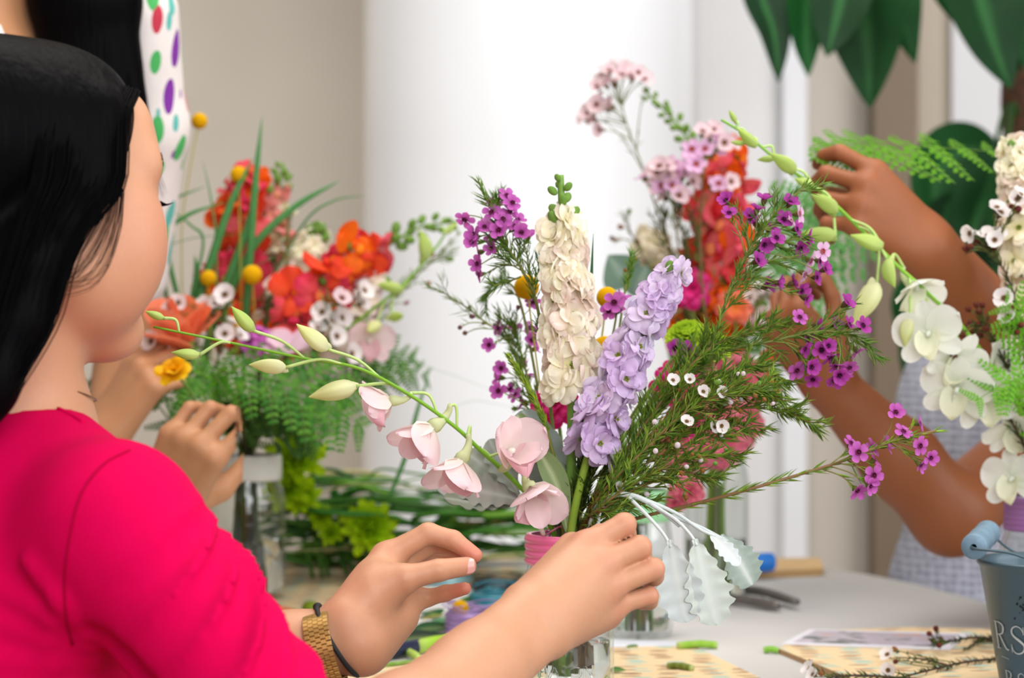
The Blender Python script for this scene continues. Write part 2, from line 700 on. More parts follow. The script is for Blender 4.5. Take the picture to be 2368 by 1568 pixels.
# white door with its casing, and the strips of wall beyond it
boxm('door_1', (0.36, 5.90, 0), (0.735, 5.96, 2.9), WHITE, 0.004, kind='structure')
boxm('trim_1', (0.735, 5.86, 0), (0.800, 5.97, 2.9), wall_paint('white_gloss_trim', rgb(240, 242, 246), 0.35), 0.012, kind='structure')
boxm('trim_2', (0.985, 5.88, 0), (1.105, 5.98, 2.9), wall_paint('taupe_post', rgb(128, 112, 94), 0.6), 0.006, kind='structure')
boxm('door_2', (1.205, 5.92, 0), (1.95, 5.97, 2.9), wall_paint('grey_white_door', rgb(214, 214, 216), 0.5), 0.006, kind='structure')
boxm('trim_3', (1.105, 5.95, 0), (1.205, 5.99, 2.9), wall_paint('beige_casing', rgb(182, 170, 154), 0.6), 0.004, kind='structure')

# ---------------------------------------------------------------- the table under its white cloth
OUT = [(.79, 1.95), (.70, 2.3), (.605, 2.71), (.535, 2.97), (.45, 3.13), (.28, 3.28), (0, 3.37), (-.28, 3.39), (-.40, 3.2), (-.43, 2.8), (-.43, 2.3), (-.36, 1.98), (-.16, 1.80), (.2, 1.70), (.55, 1.69), (.74, 1.76)]
loop = spline(OUT + [OUT[0]], 113)[:-1]
cen = loop.mean(0)


def ring(k, z, wave=0.0):
    a = np.arange(len(loop))
    n = loop - cen
    n = n / np.linalg.norm(n, axis=1)[:, None]
    o = loop + n * (k + wave * np.sin(a * 0.9))[:, None]
    return np.column_stack([o, np.full(len(loop), z)])


tb = thing('table', 'rounded table under the white cloth', 'table', (cen[0], cen[1], 0))
mb = MB()
mb.grid(np.stack([ring(-0.012, 0.708), ring(-0.004, 0.711), ring(-0.004, 0.734), ring(-0.012, 0.737)]), rgb(150, 120, 90), wrap=True)
mb.f.append(tuple(range(3 * len(loop), 4 * len(loop))))
mb.f.append(tuple(range(len(loop)))[::-1])
part('tabletop', mb.mesh('tabletop', mat_plain('table_wood', rgb(150, 120, 90), 0.5)), tb)
for lx, ly in ((0.52, 1.95), (-0.2, 2.0), (-0.28, 3.1), (0.33, 3.02)):
    mb = MB()
    mb.tube([(lx, ly, 0), (lx, ly, 0.35), (lx, ly, 0.708)], [0.018, 0.022, 0.026], rgb(60, 60, 62), 12)
    part('leg', mb.mesh('leg', mat_plain('leg_metal', rgb(70, 70, 72), 0.4, 0.8)), tb)
mb = MB()
fall = [ring(0.0, 0.7395), ring(0.004, 0.735), ring(0.008, 0.70, 0.002), ring(0.014, 0.62, 0.010), ring(0.020, 0.48, 0.020)]
mb.grid(np.stack(fall), rgb(222, 222, 222), wrap=True)
mb.f.append(tuple(range(len(loop))))
mb.v[0][:len(loop), 2] = 0.74
LINEN = mat_plain('white_tablecloth', rgb(216, 215, 213), 0.8, spec=0.25, var=0.03, nscale=5, bump=0.15, bscale=900)
tc_ = part('tablecloth', mb.mesh('tablecloth', LINEN))
tag(tc_, 'white cloth draped over the table', 'tablecloth')


# ---------------------------------------------------------------- people
SKIN_LIGHT = mat_vc('light_skin', 0.48, 0.0, 0.35, 0.05, 260, sss=0.12, sss_r=(1.0, 0.45, 0.28), sss_scale=0.004, bump=0.12, bscale=900)
SKIN_BROWN = mat_vc('brown_skin', 0.55, 0.0, 0.4, 0.05, 260, sss=0.08, sss_r=(1.0, 0.35, 0.2), sss_scale=0.004, bump=0.1, bscale=900)


def hair_material():
    m, nt, b, out = new_mat('black_hair')
    b.inputs['Base Color'].default_value = (0.0022, 0.002, 0.0024, 1)
    b.inputs['Roughness'].default_value = 0.42
    b.inputs['Specular IOR Level'].default_value = 0.25
    b.inputs['IOR'].default_value = 1.12
    noise_bump(nt, b, 160, 0.9, 0.0015, stretch=(1.0, 1.0, 0.05))
    return m


HAIR = hair_material()


def jersey(name, col):
    m = mat_plain(name, col, 0.9, spec=0.06, var=0.03, nscale=60, bump=0.25, bscale=1600)
    m.node_tree.nodes['Principled BSDF'].inputs['Sheen Weight'].default_value = 0.0
    return m


PINK_KNIT = jersey('magenta_jersey', rgb(198, 0, 70))
SEAM = jersey('magenta_seam_thread', rgb(160, 0, 50))


def strands_mesh(name, guides, n, jitter, r, seed, mat, col=(0.004, 0.003, 0.003)):
    """Many thin hairs, each a jittered copy of a blend of neighbouring guide curves."""
    rnd = random.Random(seed)
    mb = MB()
    for _ in range(n):
        i = rnd.randrange(len(guides) - 1)
        t = rnd.random()
        g = guides[i] * (1 - t) + guides[i + 1] * t
        k = np.linspace(0.3, 1, len(g))[:, None]
        g = g + k * np.array([rnd.gauss(0, jitter) for _ in range(3)])
        g = g + k * k * np.array([rnd.gauss(0, jitter) for _ in range(3)])
        mb.tube(g, np.linspace(r, r * 0.35, len(g)), col, n=3, cap=False)
    return mb.mesh(name, mat)


# ---- the seated woman in magenta
def seated_woman():
    root = thing('person', 'seated person with long black hair in a magenta top, hands reaching to the pink-necked jar', 'person', (-0.46, 1.53, 0.46))
    A = math.radians(43)
    tilt = math.radians(5)
    Fw = np.array([math.cos(A) * math.cos(tilt), math.sin(A) * math.cos(tilt), -math.sin(tilt)])
    Rt = unit(np.cross(Fw, [0, 0, 1.0]))
    Up = np.cross(Rt, Fw)
    HB = np.stack([Rt, Fw, Up], 1)
    O = np.array(tuple(P(70, 428, 1.62)))

    def h(x, y, z):
        return O + HB @ np.array([x, y, z])

    ax = axis([-0.66, (-0.20, 0.0034), (-0.145, 0.003), (0.13, 0.0017), (0.15, 0.004)])
    ay = axis([1.24, (1.53, 0.0038), (1.60, 0.003), (1.84, 0.0017), (1.98, 0.006)])
    az = axis([0.44, (0.76, 0.008), (0.785, 0.004), (0.985, 0.0017), (1.24, 0.0032), (1.34, 0.004)])
    B = Field(ax, ay, az)
    # torso
    neck0 = np.array(tuple(P(52, 1004, 1.64)))
    chest = neck0 + np.array([-0.035, -0.03, -0.16])
    waist = neck0 + np.array([-0.07, -0.06, -0.36])
    hip = neck0 + np.array([-0.075, -0.075, -0.50])
    lat = np.array([math.sin(math.radians(36)), -math.cos(math.radians(36)), 0.0])
    AT = math.radians(36)
    fwd = np.array([math.cos(AT), math.sin(AT), 0.0])
    TR = np.stack([lat, fwd, [0, 0, 1]], 1)
    B.add(ellipsoid(chest, (0.150, 0.098, 0.18), TR), 0.04)
    B.add(ellipsoid(waist, (0.130, 0.092, 0.18), TR), 0.05)
    B.add(ellipsoid(hip, (0.165, 0.12, 0.13), TR), 0.05)
    for s in (-1, 1):
        B.add(ellipsoid(chest + lat * 0.068 * s + fwd * 0.075 - np.array([0, 0, 0.045]), (0.058, 0.052, 0.058), TR), 0.03)
    SR = np.array(tuple(P(270, 1240, 1.50)))
    SL = np.array(tuple(P(30, 1190, 1.80)))
    ER = np.array(tuple(P(755, 1850, 1.42)))
    EL = np.array([-0.285, 1.735, 0.80])
    WR = np.array(tuple(P(1238, 1437, 1.64)))
    WL = np.array(tuple(P(800, 1476, 1.73)))
    for S in (SR, SL):
        B.add(capsule(neck0, S + (neck0 - S) * 0.1 + np.array([0, 0, 0.008]), 0.030, 0.040), 0.04)
        B.add(capsule(S + (chest - S) * 0.35, S, 0.055, 0.045), 0.03)
    for S, E, W, wr in ((SR, ER, WR, 1), (SL, EL, WL, 0)):
        B.add(capsule(S, E, 0.044, 0.036), 0.03)
        mid = E + (W - E) * 0.33
        B.add(capsule(E, mid, 0.036, 0.0395), 0.02)
        B.add(capsule(mid, E + (W - E) * 0.72, 0.0395, 0.031), 0.02)
        if wr:
            q = np.array(tuple(P(1150, 1390, 1.60))) - np.array(tuple(P(1260, 1560, 1.60)))
        else:
            q = np.array(tuple(P(760, 1420, 1.73))) - np.array(tuple(P(824, 1540, 1.73)))
        q = unit(q)
        for sg in (-1, 1):
            B.add(capsule(E + (W - E) * 0.66 + q * 0.009 * sg, W + q * (0.0115 if wr else 0.0065) * sg, 0.0225, 0.0188 if wr else 0.0185), 0.015)
    # neck and head
    B.add(capsule(h(0, -0.028, -0.07), neck0, 0.050, 0.054), 0.03)
    B.add(capsule(h(0, -0.048, -0.10), neck0 - fwd * 0.03, 0.046, 0.055), 0.03)
    B.add(ellipsoid(h(0, -0.022, 0.024), (0.074, 0.090, 0.076), HB), 0.03)
    B.add(ellipsoid(h(0, 0.028, -0.020), (0.060, 0.062, 0.088), HB), 0.03)
    for s in (-1, 1):
        B.add(capsule(h(0.052 * s, 0.008, -0.066), h(0.012 * s, 0.074, -0.102), 0.019, 0.0165), 0.03)
        B.add(ellipsoid(h(0.041 * s, 0.052, -0.042), (0.0365, 0.040, 0.056), HB), 0.024)
        B.add(capsule(h(0.050 * s, 0.066, 0.020), h(0.014 * s, 0.083, 0.018), 0.012, 0.011), 0.014)
        B.add(ellipsoid(h(0.0765 * s, -0.012, -0.012), (0.008, 0.017, 0.030), HB), 0.005)
        B.cut(ellipsoid(h(0.036 * s, 0.098, 0.000), (0.019, 0.017, 0.0115), HB), 0.012)
        B.add(ellipsoid(h(0.033 * s, 0.0775, 0.001), (0.0145, 0.0115, 0.0095), HB), 0.003)
        B.add(ellipsoid(h(0.012 * s, 0.100, -0.034), (0.008, 0.009, 0.007), HB), 0.006)
    B.add(ellipsoid(h(0, 0.062, 0.045), (0.050, 0.026, 0.040), HB), 0.03)
    B.add(capsule(h(0, 0.088, 0.008), h(0, 0.109, -0.030), 0.0075, 0.0105), 0.012)
    B.add(ellipsoid(h(0, 0.086, -0.062), (0.024, 0.014, 0.0065), HB), 0.008)
    B.add(ellipsoid(h(0, 0.084, -0.074), (0.021, 0.014, 0.007), HB), 0.006)
    B.add(ellipsoid(h(0, 0.082, -0.103), (0.021, 0.018, 0.016), HB), 0.02)

    # right hand, seen from its back
    D = 1.70

    def q(px, py, dd=0.0):
        return np.array(tuple(P(px, py, D + dd)))
    mI, mM, mR, mP = q(1358, 1262, 0.0), q(1388, 1306, -0.012), q(1404, 1358, -0.010), q(1404, 1404, 0.0)
    palm = [capsule(q(1222, 1408, -0.05), mI, 0.020, 0.0112), capsule(q(1238, 1428, -0.055), mM, 0.020, 0.0118),
            capsule(q(1252, 1446, -0.055), mR, 0.020, 0.0115), capsule(q(1268, 1462, -0.05), mP, 0.0185, 0.0112),
            capsule(q(1278, 1462, -0.03), q(1398, 1418, 0.012), 0.0165, 0.0142),
            capsule(q(1225, 1385, -0.03), q(1322, 1262, 0.015), 0.015, 0.011)]
    for p in palm:
        B.add(p, 0.012)
    fing = []
    tips = []
    for pts, r in (
        (((1358, 1262, 0.0), (1444, 1213, 0.008), (1447, 1234, 0.034), (1424, 1250, 0.048)), (10.0, 9.3, 8.3, 7.0)),
        (((1388, 1306, -0.01), (1479, 1266, 0.004), (1483, 1283, 0.032), (1462, 1292, 0.050)), (10.2, 9.4, 8.4, 7.2)),
        (((1404, 1358, -0.008), (1511, 1316, 0.006), (1512, 1332, 0.032), (1490, 1338, 0.050)), (9.8, 8.8, 8.0, 6.8)),
        (((1404, 1402, 0.002), (1501, 1378, 0.014), (1502, 1390, 0.034), (1484, 1394, 0.048)), (9.0, 7.5, 6.8, 6.0)),
    ):
        w = [q(*p) for p in pts]
        fing += chain(w, [x / 1000 for x in r])
        tips += [(w[0], 0.013, 0.6), (w[1], 0.011, 0.35), (w[3], 0.014, 0.5)]
    B.union(fing, 0.0028, 0.009)
    B.union(chain([q(1285, 1330, 0.02), q(1335, 1268, 0.035), q(1390, 1240, 0.05), q(1424, 1243, 0.055)], [0.015, 0.0115, 0.0098, 0.0078]), 0.003, 0.012)

    # left hand, seen from the thumb side
    D = 1.75
    mI, mM, mR, mP = q(893, 1290, 0.022), q(912, 1318, 0.034), q(926, 1350, 0.036), q(936, 1388, 0.028)
    for p in (capsule(q(808, 1440, -0.02), mI, 0.0200, 0.0125), capsule(q(822, 1458, -0.01), mM, 0.0205, 0.0125),
              capsule(q(832, 1478, -0.01), mR, 0.0205, 0.0125), capsule(q(838, 1492, -0.02), mP, 0.0195, 0.0125),
              capsule(q(842, 1500, -0.02), q(922, 1430, 0.018), 0.0185, 0.0150), capsule(q(812, 1424, -0.02), q(870, 1348, 0.0), 0.017, 0.018),
              capsule(q(870, 1372, -0.015), q(925, 1345, -0.014), 0.0165, 0.0125)):
        B.add(p, 0.014)
    fing = []
    for pts, r in (
        (((893, 1288, 0.02), (990, 1233, 0.022), (1048, 1249, 0.020), (1098, 1284, 0.014)), (10.6, 8.7, 8.0, 6.4)),
        (((908, 1312, 0.036), (1004, 1254, 0.046), (1058, 1268, 0.042), (1088, 1288, 0.034)), (9.8, 8.6, 7.8, 6.6)),
        (((920, 1342, 0.042), (1000, 1290, 0.064), (1052, 1296, 0.060), (1078, 1308, 0.050)), (9.2, 8.2, 7.6, 6.4)),
        (((934, 1392, 0.026), (988, 1383, 0.030), (1030, 1372, 0.026), (1075, 1361, 0.018)), (8.8, 7.2, 6.7, 5.5)),
    ):
        w = [q(*p) for p in pts]
        fing += chain(w, [x / 1000 for x in r])
        tips += [(w[3], 0.016, 0.75), (w[2], 0.010, 0.3), (w[0], 0.010, 0.25)]
    B.union(fing, 0.0028, 0.008)
    w = [q(880, 1352, -0.012), q(940, 1336, -0.020), q(1014, 1319, -0.018), q(1081, 1309, -0.008)]
    B.union(chain(w, [0.0150, 0.0098, 0.0092, 0.0076]), 0.002, 0.010)
    tips += [(w[3], 0.012, 0.35)]
    cheek = [(h(0.048, 0.062, -0.035), 0.035, 0.35), (h(0, 0.092, -0.068), 0.014, 0.8), (h(0, 0.11, -0.03), 0.014, 0.3), (h(0.07, 0.0, -0.02), 0.03, 0.25)]
    body = part('body', B.mesh('body', SKIN_LIGHT, blush(rgb(191, 140, 108), tips + cheek, rgb(206, 116, 100)), 2), root)

    # nails
    def nail(c, along, nrm, ln, wd):
        a, n = unit(along), unit(nrm)
        n = unit(n - a * np.dot(a, n))
        l = np.cross(a, n)
        u, v = np.meshgrid(np.linspace(-1, 1, 7), np.linspace(-1, 1, 7), indexing='ij')
        wv = v * np.sqrt(np.clip(1 - 0.45 * np.abs(u) ** 4, 0, 1))
        g = np.asarray(c) + a * (u * ln)[..., None] + l * (wv * wd)[..., None] - n * (wv ** 2 * wd * 0.55 + 0.0006 * (u < -0.9))[..., None]
        g2 = g - n * 0.0006
        mb = MB()
        cc = np.ones((7, 7, 1)) * np.array(rgb(228, 172, 164))
        cc[0] = rgb(240, 214, 208)
        mb.grid(g, cc)
        mb.grid(g2[:, ::-1], cc)
        return mb.mesh('fingernail', NAIL)
    NAIL = mat_vc('nail', 0.22, 0.0, 0.5, 0.02, 50)
    sub('fingernail', nail(q(1076, 1308, -0.0159), q(1100, 1303) - q(1040, 1312), q(1075, 1285, -0.04) - q(1080, 1308), 0.0074, 0.0062), body, label='pale pink thumbnail')
    # eye, lashes, brow
    mb = MB()
    mb.ball(h(0.033, 0.0795, -0.002), (0.0105, 0.0105, 0.0105), rgb(240, 238, 232), 10, 14)
    mb.ball(h(0.033, 0.0835, -0.003), (0.0070, 0.0070, 0.0070), rgb(40, 25, 18), 8, 12)
    part('eye', mb.mesh('eye', NAIL), root)
    mb = MB()
    for k in range(26):
        u = -1 + 2 * k / 25
        b0 = h(0.033 + 0.0145 * u, 0.0895 - 0.0052 * u * u, -0.0035)
        mb.tube(spline([b0, b0 + HB @ np.array([0.002 * u + 0.001, 0.004, -0.002]), b0 + HB @ np.array([0.005 * u + 0.002, 0.0075, -0.0005])], 5), [0.0006, 0.0006, 0.0005, 0.0004, 0.0002], (0.004, 0.003, 0.003), 4)
    part('eyelash', mb.mesh('eyelash', HAIR), root)
    from mathutils.bvhtree import BVHTree
    def tree(me, zmin):
        vv = np.empty(len(me.vertices) * 3)
        me.vertices.foreach_get('co', vv)
        vv = vv.reshape(-1, 3)
        ff = np.empty(len(me.loops), np.int32)
        me.loops.foreach_get('vertex_index', ff)
        ff = ff.reshape(-1, 4)
        return BVHTree.FromPolygons(vv.tolist(), ff[vv[ff[:, 0], 2] > zmin].tolist())
    skin = tree(body.data, 1.12)
    rnd = random.Random(4)
    mb = MB()
    for k in range(150):
        u = rnd.random()
        b0 = h(0.016 + 0.036 * u, 0.0955 - 0.024 * u ** 1.8, 0.0225 + 0.006 * math.sin(u * 2.6) + rnd.gauss(0, 0.0015))
        b0 = np.array(skin.find_nearest(Vector(b0))[0])
        b1 = np.array(skin.find_nearest(Vector(b0 + HB @ np.array([0.006, -0.001, 0.0012])))[0])
        mb.tube(np.array([b0, b1 + (b1 - O) * 0.006]), [0.0005, 0.0002], (0.01, 0.006, 0.005), 3)
    part('eyebrow', mb.mesh('eyebrow', HAIR), root)

    # hair
    hx = axis([-0.60, (-0.22, 0.0032)])
    hy = axis([1.38, (1.86, 0.0036)])
    hz = axis([0.93, (1.35, 0.0034)])
    H = Field(hx, hy, hz)
    H.add(ellipsoid(h(0, -0.030, 0.024), (0.086, 0.102, 0.084), HB), 0.02)
    H.add(ellipsoid(h(0, 0.020, 0.060), (0.060, 0.046, 0.042), HB), 0.03)
    H.cut(ellipsoid(h(0, 0.128, -0.055), (0.12, 0.085, 0.115), HB), 0.012)
    H.cut(ellipsoid(h(0.05, 0.100, -0.030), (0.06, 0.056, 0.090), HB), 0.01)
    for s in (-1, 1):
        k = [(.062, .014, .050), (.066, .004, .0), (.067, -.020, -.033), (.066, -.038, -.065), (.066, -.048, -.105), (.066, -.072, -.150), (.062, -.104, -.200), (.050, -.150, -.28)]
        r = [.018, .019, .022, .026, .028, .030, .030, .022]
        for i in range(7):
            H.add(capsule(h(k[i][0] * s, k[i][1], k[i][2]), h(k[i + 1][0] * s, k[i + 1][1], k[i + 1][2]), r[i], r[i + 1]), 0.018)
    H.add(capsule(h(0, -0.080, 0.01), h(0, -0.118, -0.15), 0.060, 0.058), 0.03)
    H.add(capsule(h(0, -0.125, -0.15), h(0, -0.190, -0.31), 0.055, 0.035), 0.03)
    hair = part('hair', H.mesh('hair', HAIR, None, 2), root)
    gd = []
    for a in np.linspace(-0.004, 0.07, 10):
        gd.append(spline([h(.052, .052 - a, .076 + a * .1), h(.077, .028 - a, .048), h(.087, .022 - a, 0), h(.091, -.002 - a * .8, -.032), h(.092, -.018 - a * .7, -.065), h(.092, -.028 - a * .7, -.105), h(.091, -.052 - a * .5, -.150), h(.086, -.086 - a * .3, -.205)], 24))
    sub('hair_strand', strands_mesh('hair_strand', gd, 420, 0.0022, 0.0006, 5, HAIR), hair, kind='stuff')
    gd = [spline([h(0.078, 0.024 + k * 0.004, 0.030 - k * .02), h(0.078, 0.018 + k * 0.006, -0.020 - k * .010), h(0.076, 0.000 + k * .008, -0.055 - k * .01), h(0.073, -0.025, -0.085)], 12) for k in range(3)]
    sub('hair_strand', strands_mesh('hair_strand', gd, 36, 0.003, 0.00025, 6, HAIR), hair, kind='stuff')

    # the magenta top
    cx = axis([-0.70, (-0.10, 0.0038)])
    cy = axis([1.22, (1.98, 0.0042)])
    cz = axis([0.44, (0.76, 0.008), (1.10, 0.0036)])
    C = Field(cx, cy, cz)
    g = 0.008
    C.add(ellipsoid(chest, (0.160, 0.106, 0.19), TR), 0.04)
    C.add(ellipsoid(waist, (0.146, 0.104, 0.19), TR), 0.05)
    C.add(ellipsoid(hip, (0.178, 0.132, 0.13), TR), 0.05)
    for s in (-1, 1):
        C.add(ellipsoid(chest + lat * 0.062 * s + fwd * 0.075 - np.array([0, 0, 0.045]), (0.068, 0.058, 0.066), TR), 0.03)
    for S in (SR, SL):
        C.add(capsule(neck0 + np.array([0, 0, -0.002]), S + (neck0 - S) * 0.1 + np.array([0, 0, 0.008]), 0.040, 0.047), 0.04)
        C.add(capsule(S + (chest - S) * 0.35, S, 0.062, 0.051), 0.03)
    C.add(capsule(SR, SR + (ER - SR) * 0.10, 0.0555, 0.0545), 0.03)

    def sleeve():
        """The upper sleeve: a tapering tube whose cloth gathers into folds running round the outside of the arm."""
        _, lo, hi = capsule(SR, ER, 0.066, 0.060)
        ab = ER - SR
        L2 = float(ab @ ab)
        ua = ab / math.sqrt(L2)
        out = np.array([0.783, 0.0, 0.622])
        out = unit(out - ua * np.dot(out, ua))
        front = unit(np.cross(ua, out))
        front = front if front[1] < 0 else -front

        def fn(x, y, z):
            p = (x - SR[0], y - SR[1], z - SR[2])
            t = np.clip((p[0] * ab[0] + p[1] * ab[1] + p[2] * ab[2]) / L2, 0, 1)
            q = [p[i] - t * ab[i] for i in range(3)]
            r = np.sqrt(q[0] ** 2 + q[1] ** 2 + q[2] ** 2) + 1e-6
            co = (q[0] * out[0] + q[1] * out[1] + q[2] * out[2]) / r
            cf = (q[0] * front[0] + q[1] * front[1] + q[2] * front[2]) / r
            fold = 0
            for ti, s0, s1, am, sk in ((.095, .034, .008, .0065, .10), (.18, .034, .008, .0090, .17), (.275, .036, .009, .0105, .22), (.365, .042, .010, .0140, .30), (.52, .06, .016, .0060, .26), (.70, .06, .016, .0055, .20)):
                dt = t - ti - sk * np.clip(cf, -.5, 1)
                fold = fold + am * np.where(dt < 0, np.exp(-(dt / s0) ** 2), np.exp(-(dt / s1) ** 2))
            return r - (0.0535 - 0.004 * t + fold * np.clip(.25 + .9 * co + .15 * cf, 0, 1))
        return fn, lo, hi
    C.add(sleeve(), 0.010)
    C.add(capsule(ER, ER + (WR - ER) * 0.30, 0.047, 0.047), 0.015)
    C.add(capsule(SL, EL, 0.052, 0.044), 0.03)
    C.add(capsule(EL, EL + (WL - EL) * 0.45, 0.046, 0.046), 0.015)
    # folds across the sleeve, and folds pulling to the armpit
    def cloth_at(px, py, sink=0.0):
        """Where the line of sight through (px, py) first meets the cloth built so far."""
        for dd in np.arange(1.28, 1.75, 0.002):
            p = P(px, py, dd)
            i = [int(np.clip(np.searchsorted(C.ax[k], p[k]), 0, len(C.ax[k]) - 1)) for k in range(3)]
            if C.F[i[0], i[1], i[2]] < 0:
                return np.array(tuple(P(px, py, dd + sink)))
        return np.array(tuple(P(px, py, 1.46)))
    pull = [((212, 1496), (120, 1430), (-30, 1345), .0060), ((216, 1512), (110, 1478), (-30, 1428), .0065), ((222, 1530), (120, 1530), (-30, 1522), .0060), ((200, 1470), (140, 1390), (60, 1300), .0050)]
    pull = [([cloth_at(*p, .003) for p in q[:3]], q[3]) for q in pull]
    crease = [cloth_at(*p, .001) for p in ((205, 1470), (240, 1500), (285, 1545), (330, 1600))]
    for p3, r in pull:
        C.add(capsule(p3[0], p3[1], r * .6, r), 0.010)
        C.add(capsule(p3[1], p3[2], r, r * .5), 0.010)
    for i in range(3):
        C.cut(capsule(crease[i], crease[i + 1], 0.006 + .002 * i, 0.008 + .002 * i), 0.010)
    C.cut(capsule(neck0 - np.array([0, 0, 0.004]), h(0, -0.03, -0.05), 0.064, 0.074), 0.004, 0.02)
    top = part('knit_top', C.mesh('knit_top', PINK_KNIT, None, 2), root)
    bvh = tree(top.data, 0.75)
    for nm, pts in (('sleeve_seam', [(300, 1042), (240, 1075), (190, 1140), (165, 1230), (152, 1320), (152, 1410), (168, 1490)]), ('neck_hem', [(-10, 928), (50, 928), (110, 938), (160, 958), (192, 978)])):
        line = []
        for px, py in spline(pts, 40):
            dv = (P(px, py, 1.5) - Vector((0, 0, CAMZ))).normalized()
            hit = bvh.ray_cast(Vector((0, 0, CAMZ)), dv, 2.2)
            if hit[0] is not None:
                line.append(np.array(hit[0]) + np.array(hit[1]) * 0.0002)
        if len(line) > 8:
            mb = MB()
            mb.tube(np.array(line), .0011 if nm == 'sleeve_seam' else .0018, (0.1, 0, 0.02), 6)
            sub(nm, mb.mesh(nm, SEAM if nm == 'sleeve_seam' else PINK_KNIT), top)
    # thin necklace at the nape
    ring = []
    for a in np.linspace(0, 2 * math.pi, 41):
        ring.append(neck0 + np.array([0, 0, 0.040]) + lat * 0.0605 * math.cos(a) + fwd * (0.0605 * math.sin(a) - 0.006) + np.array([0, 0, -0.016 * math.sin(a)]))
    mb = MB()
    mb.tube(ring, 0.0007, rgb(120, 84, 60), 5, False)
    part('necklace', mb.mesh('necklace', mat_plain('dull_gold', rgb(140, 100, 70), 0.35, 0.8)), root)

    # wristwatch and hair tie on the far wrist
    gold = mat_plain('gold_metal', (0.56, 0.37, 0.13), 0.36, 1.0, var=0.04)
    axd = unit(WL - EL)
    c0 = np.array(tuple(P(752, 1506, 1.718)))
    e1 = unit(q(760, 1420, -0.02) - q(824, 1540, -0.02))
    e1 = unit(e1 - axd * np.dot(e1, axd))
    e2 = np.cross(axd, e1)
    ra, rb = 0.0300, 0.0255
    watch = part('wristwatch', None, root, label='gold link wristwatch')
    lk = MB()
    lk.box((0, 0, 0), (0.0026, 0.0017, 0.0011), (0.58, 0.36, 0.13), bev=0.0005)
    lkm = lk.mesh('link', gold, False)
    nring = 44
    for j in range(5):
        for i in range(nring):
            a = 2 * math.pi * (i + 0.5 * (j % 2)) / nring
            if j in (1, 2, 3) and i in (31, 32):
                continue
            p = c0 + e1 * ra * math.cos(a) + e2 * rb * math.sin(a) + axd * (j - 2) * 0.0041
            nrm = unit(e1 * math.cos(a) / ra + e2 * math.sin(a) / rb)
            tan = np.cross(nrm, axd)
            m = np.eye(4)
            m[:3, 0], m[:3, 1], m[:3, 2], m[:3, 3] = axd * 0.8, tan * 1.1, nrm, p
            sub('link', lkm, watch, Matrix(m.tolist()))
    tie = MB()
    c1 = np.array(tuple(P(782, 1482, 1.728)))
    tt = unit(axd + e1 * 0.30)
    f1 = unit(e1 - tt * np.dot(e1, tt))
    f2 = np.cross(tt, f1)
    tie.tube([c1 + f1 * 0.0318 * math.cos(a) + f2 * 0.0295 * math.sin(a) for a in np.linspace(0, 2 * math.pi, 49)], 0.0021, (0.006, 0.006, 0.007), 8, False)
    tie.ball(c1 + f1 * 0.0318, (0.0040, 0.0035, 0.0035), (0.006, 0.006, 0.007))
    part('hair_tie', tie.mesh('hair_tie', mat_plain('black_elastic', (0.006, 0.006, 0.007), 0.7)), root)
    return root


# ---- the standing person in the floral sleeve
def floral_material():
    m, nt, b, out = new_mat('floral_print_cloth')
    tc = nt.nodes.new('ShaderNodeTexCoord')
    mp = nt.nodes.new('ShaderNodeMapping')
    mp.inputs['Scale'].default_value = (46, 46, 17)
    nt.links.new(tc.outputs['Object'], mp.inputs[0])
    v = nt.nodes.new('ShaderNodeTexVoronoi')
    v.inputs['Scale'].default_value = 1.0
    v.inputs['Randomness'].default_value = 0.85
    nt.links.new(mp.outputs[0], v.inputs['Vector'])
    sx = nt.nodes.new('ShaderNodeSeparateColor')
    nt.links.new(v.outputs['Color'], sx.inputs[0])
    pal = nt.nodes.new('ShaderNodeValToRGB')
    pal.color_ramp.interpolation = 'CONSTANT'
    e = pal.color_ramp.elements
    cols = [rgb(120, 40, 150), rgb(70, 170, 90), rgb(90, 175, 165), rgb(190, 50, 70), rgb(222, 214, 212)]
    e[0].color = (*cols[0], 1)
    e[1].position, e[1].color = 0.22, (*cols[1], 1)
    for k, p in ((2, 0.42), (3, 0.64), (4, 0.86)):
        x = e.new(p)
        x.color = (*cols[k], 1)
    nt.links.new(sx.outputs[0], pal.inputs[0])
    th = nt.nodes.new('ShaderNodeMath')
    th.operation = 'LESS_THAN'
    th.inputs[1].default_value = 0.43
    nt.links.new(v.outputs['Distance'], th.inputs[0])
    mx = nt.nodes.new('ShaderNodeMix')
    mx.data_type = 'RGBA'
    mx.inputs['A'].default_value = (*rgb(226, 218, 214), 1)
    nt.links.new(th.outputs[0], mx.inputs['Factor'])
    nt.links.new(pal.outputs[0], mx.inputs['B'])
    nt.links.new(mx.outputs['Result'], b.inputs['Base Color'])
    b.inputs['Roughness'].default_value = 0.85
    noise_bump(nt, b, 25, 0.2, 0.01)
    return m


